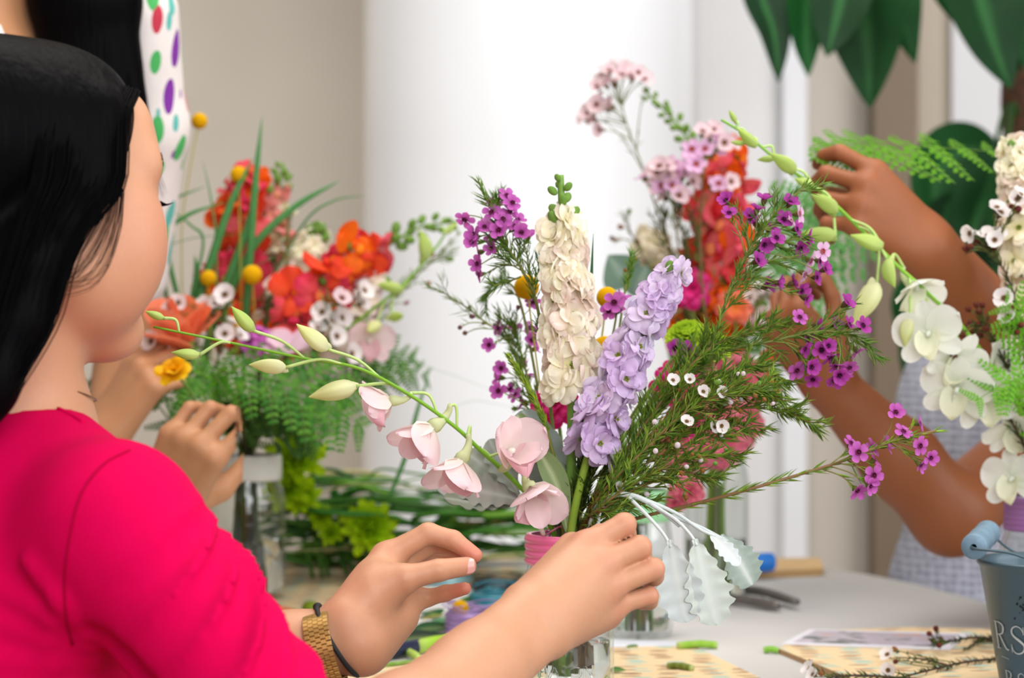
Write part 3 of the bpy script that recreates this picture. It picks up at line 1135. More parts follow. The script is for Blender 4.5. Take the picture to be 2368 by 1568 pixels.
def standing_woman():
    root = thing('person', 'standing person with dark hair and a white floral sleeve, hands on the white-banded jar', 'person', (-0.66, 2.56, 0.0))
    d = 2.56

    def q(px, py, dd=0.0):
        return np.array(tuple(P(px, py, d + dd)))
    neck = q(-30, 20, 0.0)
    sh1, sh2 = q(325, 40, 0.06), np.array([-1.0, 2.70, 1.41])
    el = q(292, 750, 0.20)
    sh3, el3 = neck + np.array([0.02, -0.15, -0.07]), q(150, 1200, -0.17)
    w1, w2 = q(372, 1180, -0.16), q(246, 1010, -0.02)
    ax = axis([-0.98, (-0.56, 0.008), (-0.30, 0.0026)])
    ay = axis([2.28, (2.60, 0.003), (2.92, 0.008)])
    az = axis([0.70, (0.85, 0.006), (1.05, 0.0027), (1.86, 0.008)])
    B = Field(ax, ay, az)
    head = neck + np.array([0.10, -0.01, 0.24])
    B.add(ellipsoid(head, (0.095, 0.075, 0.11)), 0.03)
    B.add(capsule(head - np.array([0.06, 0, 0.03]), neck + np.array([-0.02, 0, -0.05]), 0.052, 0.062), 0.04)
    B.add(ellipsoid(neck + np.array([-0.02, 0.03, -0.12]), (0.13, 0.17, 0.11)), 0.05)
    B.add(ellipsoid(neck + np.array([-0.06, 0.03, -0.42]), (0.12, 0.15, 0.26)), 0.05)
    B.add(capsule(head + np.array([0.09, 0, -0.01]), head + np.array([0.105, 0, -0.03]), 0.010, 0.012), 0.012)
    B.add(capsule(sh1, el, 0.040, 0.036), 0.03)
    B.add(capsule(el, w2, 0.036, 0.026), 0.02)
    B.add(capsule(sh3, el3, 0.042, 0.037), 0.03)
    B.add(capsule(el3, w1, 0.037, 0.027), 0.02)
    kn = []
    f1 = q(470, 985, -0.20) - w1
    pa, fi, k1 = hand_prims(w1, f1, np.array([-0.18, -1.0, 0.30]), 1, 1.08, [(0.55, 1.2, 0.6), (0.6, 1.25, 0.7), (0.62, 1.3, 0.7), (0.55, 1.2, 0.6)], 0.25, (0.5, 0.9, 0.5))
    for p in pa:
        B.add(p, 0.012)
    B.union(fi, 0.002, 0.009)
    f2 = q(318, 900, -0.01) - w2
    pa, fi, k2 = hand_prims(w2, f2, np.array([-0.62, -0.65, 0.35]), -1, 1.0, [(0.55, 1.1, 0.5), (0.7, 1.2, 0.6), (0.8, 1.2, 0.6), (0.8, 1.2, 0.6)], 0.25, (0.5, 0.5, 0.5))
    for p in pa:
        B.add(p, 0.012)
    B.union(fi, 0.002, 0.009)
    tips = [(k, 0.012, 0.3) for k in k1 + k2]
    part('body', B.mesh('body', SKIN_LIGHT, blush(rgb(184, 132, 94), tips, rgb(176, 110, 84)), 2), root)
    # hair hanging past the shoulder
    H = Field(axis([-0.80, (-0.36, 0.005)]), axis([2.30, (2.76, 0.006)]), axis([1.16, (1.88, 0.006)]))
    H.add(ellipsoid(head + np.array([-0.02, 0, 0.03]), (0.105, 0.095, 0.105)), 0.03)
    for x0, x1, r in ((140, 170, .034), (185, 200, .040), (235, 245, .036), (258, 283, .026)):
        H.add(capsule(q(x0 - 30, -330, -0.02), q(x0, 0, -0.035), 0.045, r), 0.03)
        H.add(capsule(q(x0, 0, -0.035), q(x1, 300, -0.04), r, r * 0.85), 0.02)
    for x0, x1 in ((262, 330), (282, 352)):
        H.add(capsule(q(x0, 120, -0.045), q(x1, 400, -0.05), 0.016, 0.006), 0.02)
    hair = part('hair', H.mesh('hair', HAIR, None, 2), root)
    gd = [spline([q(268 + 5 * k, -80, -0.055), q(278 + 5 * k, 120, -0.06), q(296 + 7 * k, 280, -0.065), q(330 + 12 * k, 440, -0.065)], 16) for k in range(4)]
    sub('hair_strand', strands_mesh('hair_strand', gd, 120, 0.004, 0.0006, 9, HAIR, rgb(40, 26, 20)), hair, kind='stuff')
    # floral blouse
    C = Field(axis([-1.0, (-0.50, 0.008), (-0.34, 0.005)]), axis([2.28, (2.92, 0.007)]), axis([0.74, (1.50, 0.007)]))
    C.add(ellipsoid(neck + np.array([-0.03, 0.05, -0.16]), (0.14, 0.18, 0.10)), 0.05)
    C.add(ellipsoid(neck + np.array([-0.06, 0.04, -0.45]), (0.135, 0.17, 0.28)), 0.05)
    C.add(capsule(sh1 + np.array([-0.002, -0.004, 0.006]), q(352, 300, 0.10), 0.049, 0.042), 0.03)
    C.add(capsule(q(352, 290, 0.10), q(310, 640, 0.165), 0.043, 0.043), 0.02)
    C.add(capsule(sh3, sh3 + (el3 - sh3) * 0.5, 0.050, 0.046), 0.03)
    C.cut(capsule(neck + np.array([0.01, -0.06, 0.05]), neck + np.array([-0.0, -0.10, -0.13]), 0.10, 0.09), 0.01, 0.02)
    part('blouse', C.mesh('blouse', floral_material(), None, 2), root)
    # legs under the table
    L = Field(axis([-0.98, (-0.50, 0.012)]), axis([2.40, (2.80, 0.012)]), axis([0.0, (0.86, 0.012)]))
    hipc = neck + np.array([-0.07, 0.03, -0.62])
    L.add(ellipsoid(hipc, (0.14, 0.17, 0.13)), 0.05)
    for s in (-1, 1):
        kx = np.array([hipc[0] + 0.02, hipc[1] + 0.085 * s, 0.46])
        L.add(capsule(hipc + np.array([0, 0.085 * s, -0.05]), kx, 0.085, 0.06), 0.04)
        L.add(capsule(kx, (kx[0] - 0.02, kx[1], 0.09), 0.058, 0.05), 0.03)
        L.add(capsule((kx[0] - 0.02, kx[1], 0.045), (kx[0] + 0.14, kx[1], 0.035), 0.045, 0.035), 0.03)
    part('trousers', L.mesh('trousers', mat_plain('dark_denim', (0.02, 0.022, 0.03), 0.8), None, 2), root)


# ---- the person in the blue-grey knit
def waffle_knit():
    m, nt, b, out = new_mat('blue_grey_waffle_knit')
    tc = nt.nodes.new('ShaderNodeTexCoord')
    v = nt.nodes.new('ShaderNodeTexVoronoi')
    v.inputs['Scale'].default_value = 95
    v.inputs['Randomness'].default_value = 0.25
    nt.links.new(tc.outputs['Object'], v.inputs['Vector'])
    r = nt.nodes.new('ShaderNodeValToRGB')
    r.color_ramp.elements[0].color = (*rgb(148, 151, 168), 1)
    r.color_ramp.elements[0].position = 0.2
    r.color_ramp.elements[1].color = (*rgb(176, 179, 194), 1)
    r.color_ramp.elements[1].position = 0.75
    nt.links.new(v.outputs['Distance'], r.inputs[0])
    nt.links.new(r.outputs[0], b.inputs['Base Color'])
    b.inputs['Roughness'].default_value = 0.9
    bu = nt.nodes.new('ShaderNodeBump')
    bu.inputs['Strength'].default_value = 0.8
    bu.inputs['Distance'].default_value = 0.004
    nt.links.new(v.outputs['Distance'], bu.inputs['Height'])
    nt.links.new(bu.outputs[0], b.inputs['Normal'])
    return m


def knit_person():
    root = thing('person', 'person in a blue-grey sleeveless knit, both bare brown arms reaching in over the far side', 'person', (0.79, 3.04, 0.0))

    def q(px, py, d):
        return np.array(tuple(P(px, py, d)))
    ax = axis([0.25, (0.47, 0.0027), (0.72, 0.0045), (1.2, 0.010)])
    ay = axis([2.14, (2.58, 0.003), (3.24, 0.009)])
    az = axis([0.56, (0.95, 0.006), (1.32, 0.0032), (1.78, 0.009)])
    B = Field(ax, ay, az)
    chest = np.array([0.95, 3.04, 1.10])
    B.add(ellipsoid(chest + np.array([0, 0, 0.08]), (0.17, 0.10, 0.20)), 0.05)
    B.add(ellipsoid(chest + np.array([-0.20, 0, -0.24]), (0.15, 0.10, 0.24)), 0.05)
    B.add(capsule(chest + np.array([0, 0, 0.2]), chest + np.array([-0.01, -0.03, 0.42]), 0.06, 0.055), 0.04)
    hd = chest + np.array([-0.02, -0.05, 0.52])
    B.add(ellipsoid(hd, (0.076, 0.092, 0.115)), 0.03)
    B.add(ellipsoid(hd + np.array([0, -0.09, -0.02]), (0.014, 0.02, 0.025)), 0.02)
    # raised arm: shoulder, elbow, wrist
    sA, eA, wA = chest + np.array([0.13, -0.06, 0.20]), q(2470, 960, 2.50), q(2140, 575, 2.34)
    B.add(capsule(sA, eA, 0.052, 0.044), 0.04)
    B.add(capsule(eA, eA + (wA - eA) * 0.42, 0.046, 0.047), 0.02)
    B.add(capsule(eA + (wA - eA) * 0.42, wA, 0.047, 0.034), 0.02)
    # lower arm: elbow hangs low, hand up at the far bouquet
    sB, eB, wB = q(2430, 1010, 2.80), q(2200, 1190, 2.52), q(1915, 885, 2.50)
    B.add(capsule(chest + np.array([-0.06, -0.03, 0.16]), sB, 0.055, 0.050), 0.04)
    B.add(capsule(sB, eB, 0.052, 0.045), 0.03)
    B.add(capsule(eB, eB + (wB - eB) * 0.42, 0.046, 0.044), 0.02)
    B.add(capsule(eB + (wB - eB) * 0.42, wB, 0.044, 0.029), 0.02)
    fA = q(2010, 470, 2.32) - wA
    pa, fi, k1 = hand_prims(wA, fA, np.array([0.15, -0.95, 0.35]), 1, 1.08, [(0.55, 0.9, 0.4), (0.8, 1.0, 0.5), (0.9, 1.1, 0.5), (0.95, 1.1, 0.5)], 0.3, (0.35, 0.9, 0.5))
    for p in pa:
        B.add(p, 0.014)
    B.union(fi, 0.002, 0.009)
    fB = q(1855, 800, 2.50) - wB
    pa, fi, k2 = hand_prims(wB, fB, np.array([-0.75, -0.6, 0.1]), 1, 1.02, [(0.9, 1.2, 0.5), (0.9, 1.2, 0.5), (0.9, 1.2, 0.6), (0.9, 1.2, 0.6)], 0.2, (0.5, 0.6, 0.5))
    for p in pa:
        B.add(p, 0.014)
    B.union(fi, 0.002, 0.009)
    part('body', B.mesh('body', SKIN_BROWN, blush(rgb(142, 82, 46), [(k, 0.012, 0.35) for k in k1 + k2], rgb(182, 112, 84)), 2), root)
    C = Field(axis([0.46, (1.18, 0.007)]), axis([2.84, (3.2, 0.007)]), axis([0.60, (1.34, 0.007)]))
    C.add(ellipsoid(chest + np.array([0, 0, 0.04]), (0.178, 0.112, 0.20)), 0.05)
    C.add(ellipsoid(chest + np.array([-0.225, -0.005, -0.16]), (0.190, 0.112, 0.22)), 0.06)
    C.add(ellipsoid(chest + np.array([-0.235, 0, -0.40]), (0.190, 0.118, 0.17)), 0.06)
    part('knit_top', C.mesh('knit_top', waffle_knit(), None, 2), root)
    H = Field(axis([0.78, (1.10, 0.008)]), axis([2.84, (3.16, 0.008)]), axis([1.36, (1.80, 0.008)]))
    H.add(ellipsoid(hd + np.array([0, 0.03, 0.03]), (0.09, 0.09, 0.12)), 0.03)
    H.add(capsule(hd + np.array([0, 0.07, 0]), hd + np.array([0, 0.10, -0.18]), 0.07, 0.05), 0.03)
    part('hair', H.mesh('hair', HAIR, None, 1), root)
    L = Field(axis([0.54, (0.96, 0.012)]), axis([2.88, (3.24, 0.012)]), axis([0.0, (0.80, 0.012)]))
    hc = np.array([0.79, 3.04, 0.70])
    L.add(ellipsoid(hc, (0.17, 0.12, 0.13)), 0.05)
    for s in (-1, 1):
        kx = np.array([hc[0] + 0.085 * s, hc[1] - 0.02, 0.44])
        L.add(capsule(hc + np.array([0.085 * s, 0, -0.05]), kx, 0.08, 0.058), 0.04)
        L.add(capsule(kx, (kx[0], kx[1] + 0.02, 0.09), 0.056, 0.048), 0.03)
        L.add(capsule((kx[0], kx[1] + 0.02, 0.045), (kx[0], kx[1] - 0.12, 0.035), 0.045, 0.035), 0.03)
    part('trousers', L.mesh('trousers', mat_plain('black_cotton', (0.02, 0.02, 0.022), 0.85), None, 2), root)


seated_woman()
standing_woman()
knit_person()


# ---------------------------------------------------------------- flower, bud and leaf shapes (each +Z forward, radius about 1)
def petal(L, W, cup=0.0, curl=0.0, ruf=0.0, nu=6, nv=5, base=0.12, ph=0.0, tip=4.0, notch=0.0, freq=5.0):
    u = np.sin(np.linspace(0, 1, nu) * math.pi / 2)[:, None]
    v = np.linspace(-1, 1, nv)[None, :]
    w = base * (1 - u) + np.sqrt(np.clip(u, 0, 1)) * np.sqrt(np.clip(1 - u ** tip, 0, 1)) * 1.05
    w = np.maximum(w, 0.02)
    x = W * w * v
    y = L * u * (1 - notch * (1 - v ** 2) * (u > 0.9))
    z = cup * v * v * W + curl * u * u * L + ruf * u * np.sin(v * freq + ph) * W
    return np.stack(np.broadcast_arrays(x, y, z), -1)


def put_petal(mb, g, ang, tilt, c0, c1, z0=0.0, r0=0.0, pw=1.0, cmid=None):
    """A petal grid turned to angle ANG round the flower axis and raised by TILT, coloured from c0 (base) to c1 (rim)."""
    ct, st = math.cos(tilt), math.sin(tilt)
    y = g[..., 1] * ct - g[..., 2] * st + r0
    z = g[..., 1] * st + g[..., 2] * ct + z0
    x = g[..., 0]
    ca, sa = math.cos(ang), math.sin(ang)
    q = np.stack([x * ca - y * sa, x * sa + y * ca, z], -1)
    u = np.sin(np.linspace(0, 1, g.shape[0]) * math.pi / 2) ** pw
    c = np.array(c0)[None] * (1 - u[:, None]) + np.array(c1)[None] * u[:, None]
    mb.grid(q, np.repeat(c[:, None], g.shape[1], 1))


def wax_flower(name, c0, c1, cen, cenr, calyx, seed=0, open_=0.15, wd=.45):
    """Waxflower: five round petals, a nectar cup with a rim of dark stamens, and a bell-shaped calyx behind."""
    r = random.Random(seed)
    mb = MB()
    for i in range(5):
        g = petal(0.82, wd, 0.22 + r.uniform(-.12, .12), r.uniform(-.15, .25), 0.05, 6, 5, 0.30, r.random() * 6, 5)
        put_petal(mb, g, i * 2 * math.pi / 5 + r.uniform(-.06, .06), open_ + r.uniform(-.14, .14), lerp(c0, c1, .25), c1, 0, 0.24)
    k = 10
    mb.lathe([(0.0, -0.03), (0.17, -0.05), (0.26, 0.03), (0.32, 0.09), (0.28, 0.11)], np.array([cen, cen, cenr, cenr, lerp(cenr, c1, .4)])[:, None].repeat(14, 1), 14)
    for i in range(k):
        a = 2 * math.pi * i / k
        mb.ball((0.27 * math.cos(a), 0.27 * math.sin(a), 0.13), (0.05, 0.05, 0.06), lerp(cenr, c1, .5), 4, 5)
    mb.tube([(0, 0, 0.0), (0, 0, 0.22)], [0.03, 0.04], lerp(cenr, c1, .3), 5)
    mb.lathe([(0.30, 0.02), (0.33, -0.10), (0.26, -0.40), (0.12, -0.62), (0.05, -0.75)], calyx, 9)
    return mb.mesh(name, PETAL)


def ruffled_flower(name, layers, seed, eye=None, eyer=0.14, pet=PETAL):
    """LAYERS = (petal count, length, width, tilt, ruffle, base colour, rim colour, height), outermost first."""
    r = random.Random(seed)
    mb = MB()
    for n, L, W, tl, rf, c0, c1, z0 in layers:
        a0 = r.random() * 6
        for i in range(n):
            g = petal(L * r.uniform(.88, 1.1), W * r.uniform(.9, 1.1), r.uniform(-.25, .25), r.uniform(-.35, .10), rf, 9, 7, 0.22, r.random() * 6, 5, 0.08, r.uniform(3, 6))
            t = r.uniform(.9, 1.06)
            put_petal(mb, g, a0 + 2 * math.pi * (i + r.uniform(-.15, .15)) / n, tl + r.uniform(-.15, .15), c0, tuple(min(1, x * t) for x in c1), z0, 0.04, 0.55)
    if eye:
        for i in range(5):
            a = i * 1.2566
            mb.ball((eyer * .6 * math.cos(a), eyer * .6 * math.sin(a), 0.10), (eyer * .35, eyer * .35, eyer * .7), eye, 5, 6)
    mb.lathe([(0.10, 0.0), (0.13, -0.15), (0.10, -0.45), (0.04, -0.55)], rgb(120, 150, 70), 8)
    return mb.mesh(name, pet)


def stock_flower(name, rim, mid, seed, dbl=True):
    L = [(5, 1.0, .52, .08, .13, mid, rim, 0.0), (4, .88, .48, .40, .15, mid, rim, .03)]
    if dbl:
        L += [(4, .62, .38, .75, .18, mid, rim, .06)]
    return ruffled_flower(name, L, seed, rgb(150, 165, 40), 0.16)


def snap_flower(name, lip, tube_c, throat, seed):
    """Snapdragon: a pouched tube, two upright upper lobes, three lobes turned down, a swollen throat."""
    r = random.Random(seed)
    mb = MB()
    n = 12
    mb.lathe([(0.13, -1.0), (0.24, -0.85), (0.30, -0.4), (0.36, 0.0), (0.40, 0.12)], np.array([rgb(170, 190, 110), tube_c, tube_c, lip, lip])[:, None].repeat(n, 1), n)
    for i, (a, tl, L, W) in enumerate(((0.42, 0.75, .85, .50), (-0.42, 0.75, .85, .50), (math.pi, -0.35, .72, .40), (math.pi - 1.15, -0.15, .75, .42), (math.pi + 1.15, -0.15, .75, .42))):
        g = petal(L, W, -0.3, -0.25 if i > 1 else 0.2, 0.22, 6, 6, 0.5, r.random() * 6, 5)
        put_petal(mb, g, a, tl, lerp(lip, throat, .25), lip, 0.08, 0.26)
    mb.ball((0, -0.16, 0.13), (0.26, 0.20, 0.13), lerp(throat, lip, .45), 7, 9)
    mb.ball((0, 0.10, 0.16), (0.22, 0.14, 0.18), lip, 6, 8)
    mb.lathe([(0.15, -0.95), (0.19, -1.02), (0.05, -1.15)], rgb(110, 150, 60), 8)
    return mb.mesh(name, PETAL)


def orchid_flower(name, c0, c1, lipc, seed, open_=0.25):
    """Dendrobium: three sepals, two broad petals, a cupped lip, a column and a chin behind."""
    r = random.Random(seed)
    mb = MB()
    for a, L, W, tl in ((0, .95, .30, open_), (2.2, .95, .32, open_ + .1), (-2.2, .95, .32, open_ + .1), (1.15, 1.0, .56, open_ + .15), (-1.15, 1.0, .56, open_ + .15)):
        g = petal(L, W, 0.15, r.uniform(-.25, .05), 0.06, 9, 7, 0.35, r.random() * 6, 4)
        put_petal(mb, g, a + r.uniform(-.08, .08), tl + r.uniform(-.1, .1), c0, c1, 0, 0.06, 0.6)
    g = petal(.80, .36, 0.9, -0.25, 0.16, 9, 7, 0.6, 1.0, 4)
    put_petal(mb, g, math.pi, 0.75, lerp(lipc, c0, .3), lipc, 0.05, 0.02, .7)
    mb.tube([(0, 0.02, 0), (0, 0.06, .16), (0, 0.02, .30)], [.07, .08, .06], lerp(c0, (1, 1, 1), .4), 7)
    mb.tube(spline([(0, 0, .05), (0, -.12, -.25), (0, -.10, -.50), (0, 0.02, -.62)], 8), [.16, .17, .12, .10, .08, .07, .06, .05], lerp(c0, rgb(190, 214, 110), .5), 8)
    return mb.mesh(name, PETAL)


def orchid_bud(name, c0, c1, seed):
    """A pointed bud of three folded sepals with a spur at its foot."""
    mb = MB()
    n = 15
    th = np.linspace(0, 1, 11)
    prof = np.array([0.14, 0.30, 0.38, 0.40, 0.40, 0.38, 0.34, 0.28, 0.20, 0.11, 0.02])
    ang = np.linspace(0, 2 * math.pi, n, endpoint=False)
    rr = prof[:, None] * (1 + 0.10 * np.cos(3 * ang)[None] * np.sin(math.pi * th)[:, None])
    g = np.stack([rr * np.cos(ang), rr * np.sin(ang) * .85, (th * 1.7)[:, None] * np.ones(n)], -1)
    g[..., 0] += 0.10 * np.sin(th * 3)[:, None]
    c = np.array(c1)[None, None] * (1 - th[:, None, None]) + np.array(c0)[None, None] * th[:, None, None]
    st = (0.5 + 0.5 * np.cos(9 * ang))[None, :, None] * 0.10
    mb.grid(g, c * np.ones((1, n, 1)) * (1 - st), wrap=True)
    mb.tube(spline([(0, 0, .25), (-.25, 0, .02), (-.42, 0, -.20)], 7), [.22, .22, .20, .17, .13, .09, .02], c1, 8)
    return mb.mesh(name, PETAL)


def bud_ball(name, c0, c1, lobes=0, squash=1.0):
    mb = MB()
    mb.ball((0, 0, .1), (.5, .5, .55 * squash), c0, 8, 10, col2=c1)
    for i in range(5 if lobes else 0):
        a = i * 1.2566
        mb.ball((.30 * math.cos(a), .30 * math.sin(a), .42), (.20, .20, .18), lerp(c0, c1, .5), 4, 5)
    mb.lathe([(.36, -.1), (.30, -.35), (.12, -.6)], lerp(c1, rgb(110, 130, 60), .6), 7)
    return mb.mesh(name, PETAL)


def pompon(name, c0, c1, n, seed, r0=1.0):
    """A mum: rings of narrow incurved petals, opening outwards from a green heart."""
    r = random.Random(seed)
    mb = MB()
    for i in range(n):
        t = i / (n - 1)
        g = petal(lerp((.35,), (1.0,), t)[0] * r0, .15 + .05 * t, 0.5, 0.35 - .5 * t, 0, 5, 3, 0.5, 0, 5)
        put_petal(mb, g, i * 2.39996, 1.35 - 1.30 * t + r.uniform(-.08, .08), lerp(c0, c1, .2), lerp(c0, c1, .3 + .7 * t), 0.10 * (1 - t), 0.03 + .1 * t)
    mb.ball((0, 0, .10), (.20, .20, .16), c0, 6, 8)
    mb.lathe([(.30, -.02), (.20, -.2), (.06, -.35)], rgb(90, 130, 50), 8)
    return mb.mesh(name, PETAL)


def pollen_ball(name, seed):
    """Billy button: a ball crowded with tiny florets."""
    mb = MB()
    mb.ball((0, 0, 0), (.94, .94, .92), rgb(206, 150, 6), 12, 18)
    n = 420
    for i in range(n):
        z = 1 - 2 * (i + .5) / n
        a = i * 2.39996
        q = math.sqrt(max(0, 1 - z * z))
        d = np.array([q * math.cos(a), q * math.sin(a), z])
        f = frame_z(d)
        b = d * .90
        s = .085
        p = [b + f[:, 0] * s, b + f[:, 1] * s, b - f[:, 0] * s, b - f[:, 1] * s, d * 1.02]
        mb.add(p, [(0, 1, 4), (1, 2, 4), (2, 3, 4), (3, 0, 4)], np.array([rgb(222, 160, 0)] * 4 + [rgb(250, 206, 30)]))
    return mb.mesh(name, POLLEN)


def blade_leaf(L, W, col, col2=None, nu=9, cup=0.35, droop=-0.25, ruf=0.0, tip=2.2, nv=5, pw=0.8):
    """A simple leaf along +Y from its stalk, hollowed along the midrib."""
    u = np.linspace(0, 1, nu)[:, None]
    v = np.linspace(-1, 1, nv)[None, :]
    w = np.maximum(W * np.sin(np.pi * np.clip(u, 0, 1) ** pw) ** (0.9) + 0.015 * L * (1 - u), 0.0004 * L)
    x = w * v
    y = L * u + 0 * v
    z = cup * np.abs(v) * w + droop * L * u * u + ruf * L * np.sin(u * 9) * v
    g = np.stack(np.broadcast_arrays(x, y, z), -1)
    mb = MB()
    c = np.array(col)[None, None] * np.ones((nu, nv, 1))
    if col2 is not None:
        c = c + (np.array(col2) - np.array(col))[None, None] * (1 - np.abs(v))[..., None] ** 6 * np.ones((nu, nv, 1))
    mb.grid(g, c)
    return mb


def along(pos, ydir, zdir, s=1.0):
    """Matrix whose +Y runs along ydir with +Z near zdir."""
    y = unit(ydir)
    z = np.asarray(zdir, float)
    z = unit(z - y * np.dot(z, y))
    x = np.cross(y, z)
    m = np.eye(4)
    m[:3, 0], m[:3, 1], m[:3, 2], m[:3, 3] = x * s, y * s, z * s, tuple(pos)
    return Matrix(m.tolist())


def lobed_leaf(name, mat, L, W, col, colv, lobes=5, bend=-0.2, seed=0, depth=0.32, twist=0.0):
    """Dusty miller: a felted blade with rounded side lobes, a raised midrib and real thickness."""
    r = random.Random(seed)
    nu, nv = 46, 9
    u = np.linspace(0, 1, nu)
    env = W * (0.10 + 0.95 * np.sin(np.pi * np.clip(u * 0.93 + .02, 0, 1) ** 1.25) ** .8)
    lob = 1 - depth * (0.5 + 0.5 * np.cos(u * lobes * 2 * math.pi)) * (0.4 + .6 * np.minimum(1, u * 3))
    sc = 1 + 0.022 * np.sin(u * lobes * 6 * math.pi + 1)
    w = env * lob * sc
    w[u < .06] = 0.035 * L
    w[-1] = 0.02 * L
    v = np.linspace(-1, 1, nv)
    a = 0.38 * np.abs(v)
    x = w[:, None] * v[None]
    y = L * u[:, None] + np.abs(x) * .35 * (1 - u[:, None])
    z = bend * L * (u ** 2)[:, None] + 0.16 * np.abs(x) + 0.05 * W * np.sin(u * lobes * 2 * math.pi)[:, None] * np.abs(v)[None] ** 2 + twist * x * u[:, None]
    z = z + 0.035 * L * np.exp(-(v / .12) ** 2)[None] * .4
    g = np.stack(np.broadcast_arrays(x, y, z), -1)
    c = np.array(col)[None, None] + (np.array(colv) - np.array(col))[None, None] * (np.exp(-(v / .2) ** 2))[None, :, None] * np.ones((nu, 1, 1))
    mb = MB()
    mb.grid(g, c)
    mb.grid(g[:, ::-1] - np.array([0, 0, .012 * L]), c[:, ::-1])
    return mb.mesh(name, mat)


def needle_leaves(mb, pos, dirs, L, W, cols):
    """Three-sided tapering needles, slightly bowed."""
    for p, d, l, w, c in zip(pos, dirs, L, W, cols):
        f = frame_z(d)
        bow = f[:, 0] * l * .08
        rings = []
        for t, s in ((0, .45), (.45, 1.0), (1.0, .12)):
            q = p + d * l * t + bow * math.sin(t * math.pi)
            rings += [q + f[:, 0] * w * s, q + f[:, 1] * w * s * .7 - f[:, 0] * w * s * .4, q - f[:, 1] * w * s * .7 - f[:, 0] * w * s * .4]
        fs = []
        for k in (0, 3):
            for j in range(3):
                fs.append((k + j, k + (j + 1) % 3, k + 3 + (j + 1) % 3, k + 3 + j))
        mb.add(rings, fs, np.array([lerp(c, rgb(150, 150, 60), .12)] * 3 + [c] * 3 + [lerp(c, rgb(150, 180, 60), .25)] * 3))


W_PURPLE = [wax_flower('flower', rgb(170, 54, 150), rgb(214, 118, 204), rgb(90, 10, 44), rgb(110, 16, 60), rgb(120, 130, 60), s, o) for s, o in ((1, .1), (2, .35), (3, .0))]
W_DEEP = [wax_flower('flower', rgb(150, 30, 126), rgb(192, 82, 180), rgb(60, 4, 40), rgb(84, 8, 56), rgb(110, 90, 60), s, o) for s, o in ((4, .3), (5, .6))]
W_PINK = [wax_flower('flower', rgb(226, 170, 214), rgb(240, 204, 234), rgb(206, 100, 50), rgb(190, 60, 80), rgb(130, 130, 70), s, .2) for s in (6, 7)]
W_WHITE = [wax_flower('flower', rgb(238, 226, 226), rgb(250, 246, 244), rgb(110, 80, 20), rgb(160, 116, 50), rgb(120, 100, 70), s, .45, .56) for s in (8, 9)]
W_BLUSH = [wax_flower('flower', rgb(238, 206, 214), rgb(248, 228, 232), rgb(150, 100, 30), rgb(150, 70, 60), rgb(130, 110, 70), s, .4, .54) for s in (10, 11)]
CREAM = [stock_flower('floret', rgb(255, 247, 230), rgb(252, 246, 186), s, s % 2 > 0) for s in (21, 22, 23, 24)] + [stock_flower('floret', rgb(255, 238, 228), rgb(252, 242, 206), s) for s in (25, 26, 27)]
LILAC = [stock_flower('floret', rgb(232, 212, 242), rgb(240, 234, 226), s) for s in (31, 32, 33)] + [stock_flower('floret', rgb(224, 198, 236), rgb(232, 214, 224), s) for s in (34, 35)] + [stock_flower('floret', rgb(230, 220, 246), rgb(236, 234, 226), s, False) for s in (36, 37)]
SNAP_ORANGE = [snap_flower('floret', c, t, h, s) for s, c, t, h in ((41, rgb(246, 104, 24), rgb(240, 150, 120), rgb(252, 160, 20)), (42, rgb(242, 76, 50), rgb(240, 170, 150), rgb(246, 130, 20)), (43, rgb(232, 60, 100), rgb(238, 170, 160), rgb(250, 150, 20)))]
SNAP_CORAL = [snap_flower('floret', c, t, h, s) for s, c, t, h in ((44, rgb(236, 70, 84), rgb(240, 170, 150), rgb(246, 150, 30)), (45, rgb(228, 50, 60), rgb(236, 120, 100), rgb(240, 100, 20)), (46, rgb(240, 96, 120), rgb(244, 190, 180), rgb(246, 170, 60)))]
SNAP_PALE = [snap_flower('floret', rgb(236, 236, 206), rgb(226, 236, 180), rgb(240, 226, 130), 47), snap_flower('floret', rgb(238, 150, 150), rgb(236, 216, 190), rgb(244, 200, 120), 48)]
ORCHID_PINK = [orchid_flower('flower', rgb(244, 236, 222), rgb(244, 216, 222), rgb(236, 190, 200), s, o) for s, o in ((51, .75), (52, .45), (53, .9))]
ORCHID_WHITE = [orchid_flower('flower', rgb(236, 240, 222), rgb(244, 244, 238), rgb(240, 240, 214), s, o) for s, o in ((54, .1), (55, .3), (56, .6))]
OBUD_GREEN = orchid_bud('bud', rgb(190, 214, 110), rgb(206, 224, 140), 1)
OBUD_PALE = orchid_bud('bud', rgb(222, 228, 150), rgb(236, 236, 196), 2)
BUD_WHITE = bud_ball('bud', rgb(244, 238, 240), rgb(226, 210, 214))
BUD_DARK = bud_ball('bud', rgb(96, 30, 40), rgb(130, 70, 50), 1)
BUD_BROWN = bud_ball('bud', rgb(176, 120, 60), rgb(150, 100, 60), 1)
BUD_GREEN = bud_ball('bud', rgb(150, 190, 90), rgb(120, 160, 70), 0, 1.3)
BUD_PINK = bud_ball('bud', rgb(220, 150, 200), rgb(160, 110, 110))
BUD_MAUVE = bud_ball('bud', rgb(150, 70, 130), rgb(120, 100, 70))
MUM_LIME = pompon('flower_head', rgb(150, 190, 20), rgb(204, 228, 70), 110, 3)
MUM_DAISY = pompon('flower_head', rgb(84, 150, 10), rgb(204, 236, 20), 46, 5)
CARN_PINK = ruffled_flower('flower_head', [(7, 1.0, .42, .05, .30, rgb(228, 110, 140), rgb(240, 150, 170), 0), (7, .9, .40, .45, .32, rgb(228, 110, 140), rgb(238, 140, 162), .05), (6, .7, .34, .85, .34, rgb(226, 100, 134), rgb(236, 134, 156), .1), (5, .5, .26, 1.2, .3, rgb(220, 90, 124), rgb(232, 120, 146), .12)], 61)
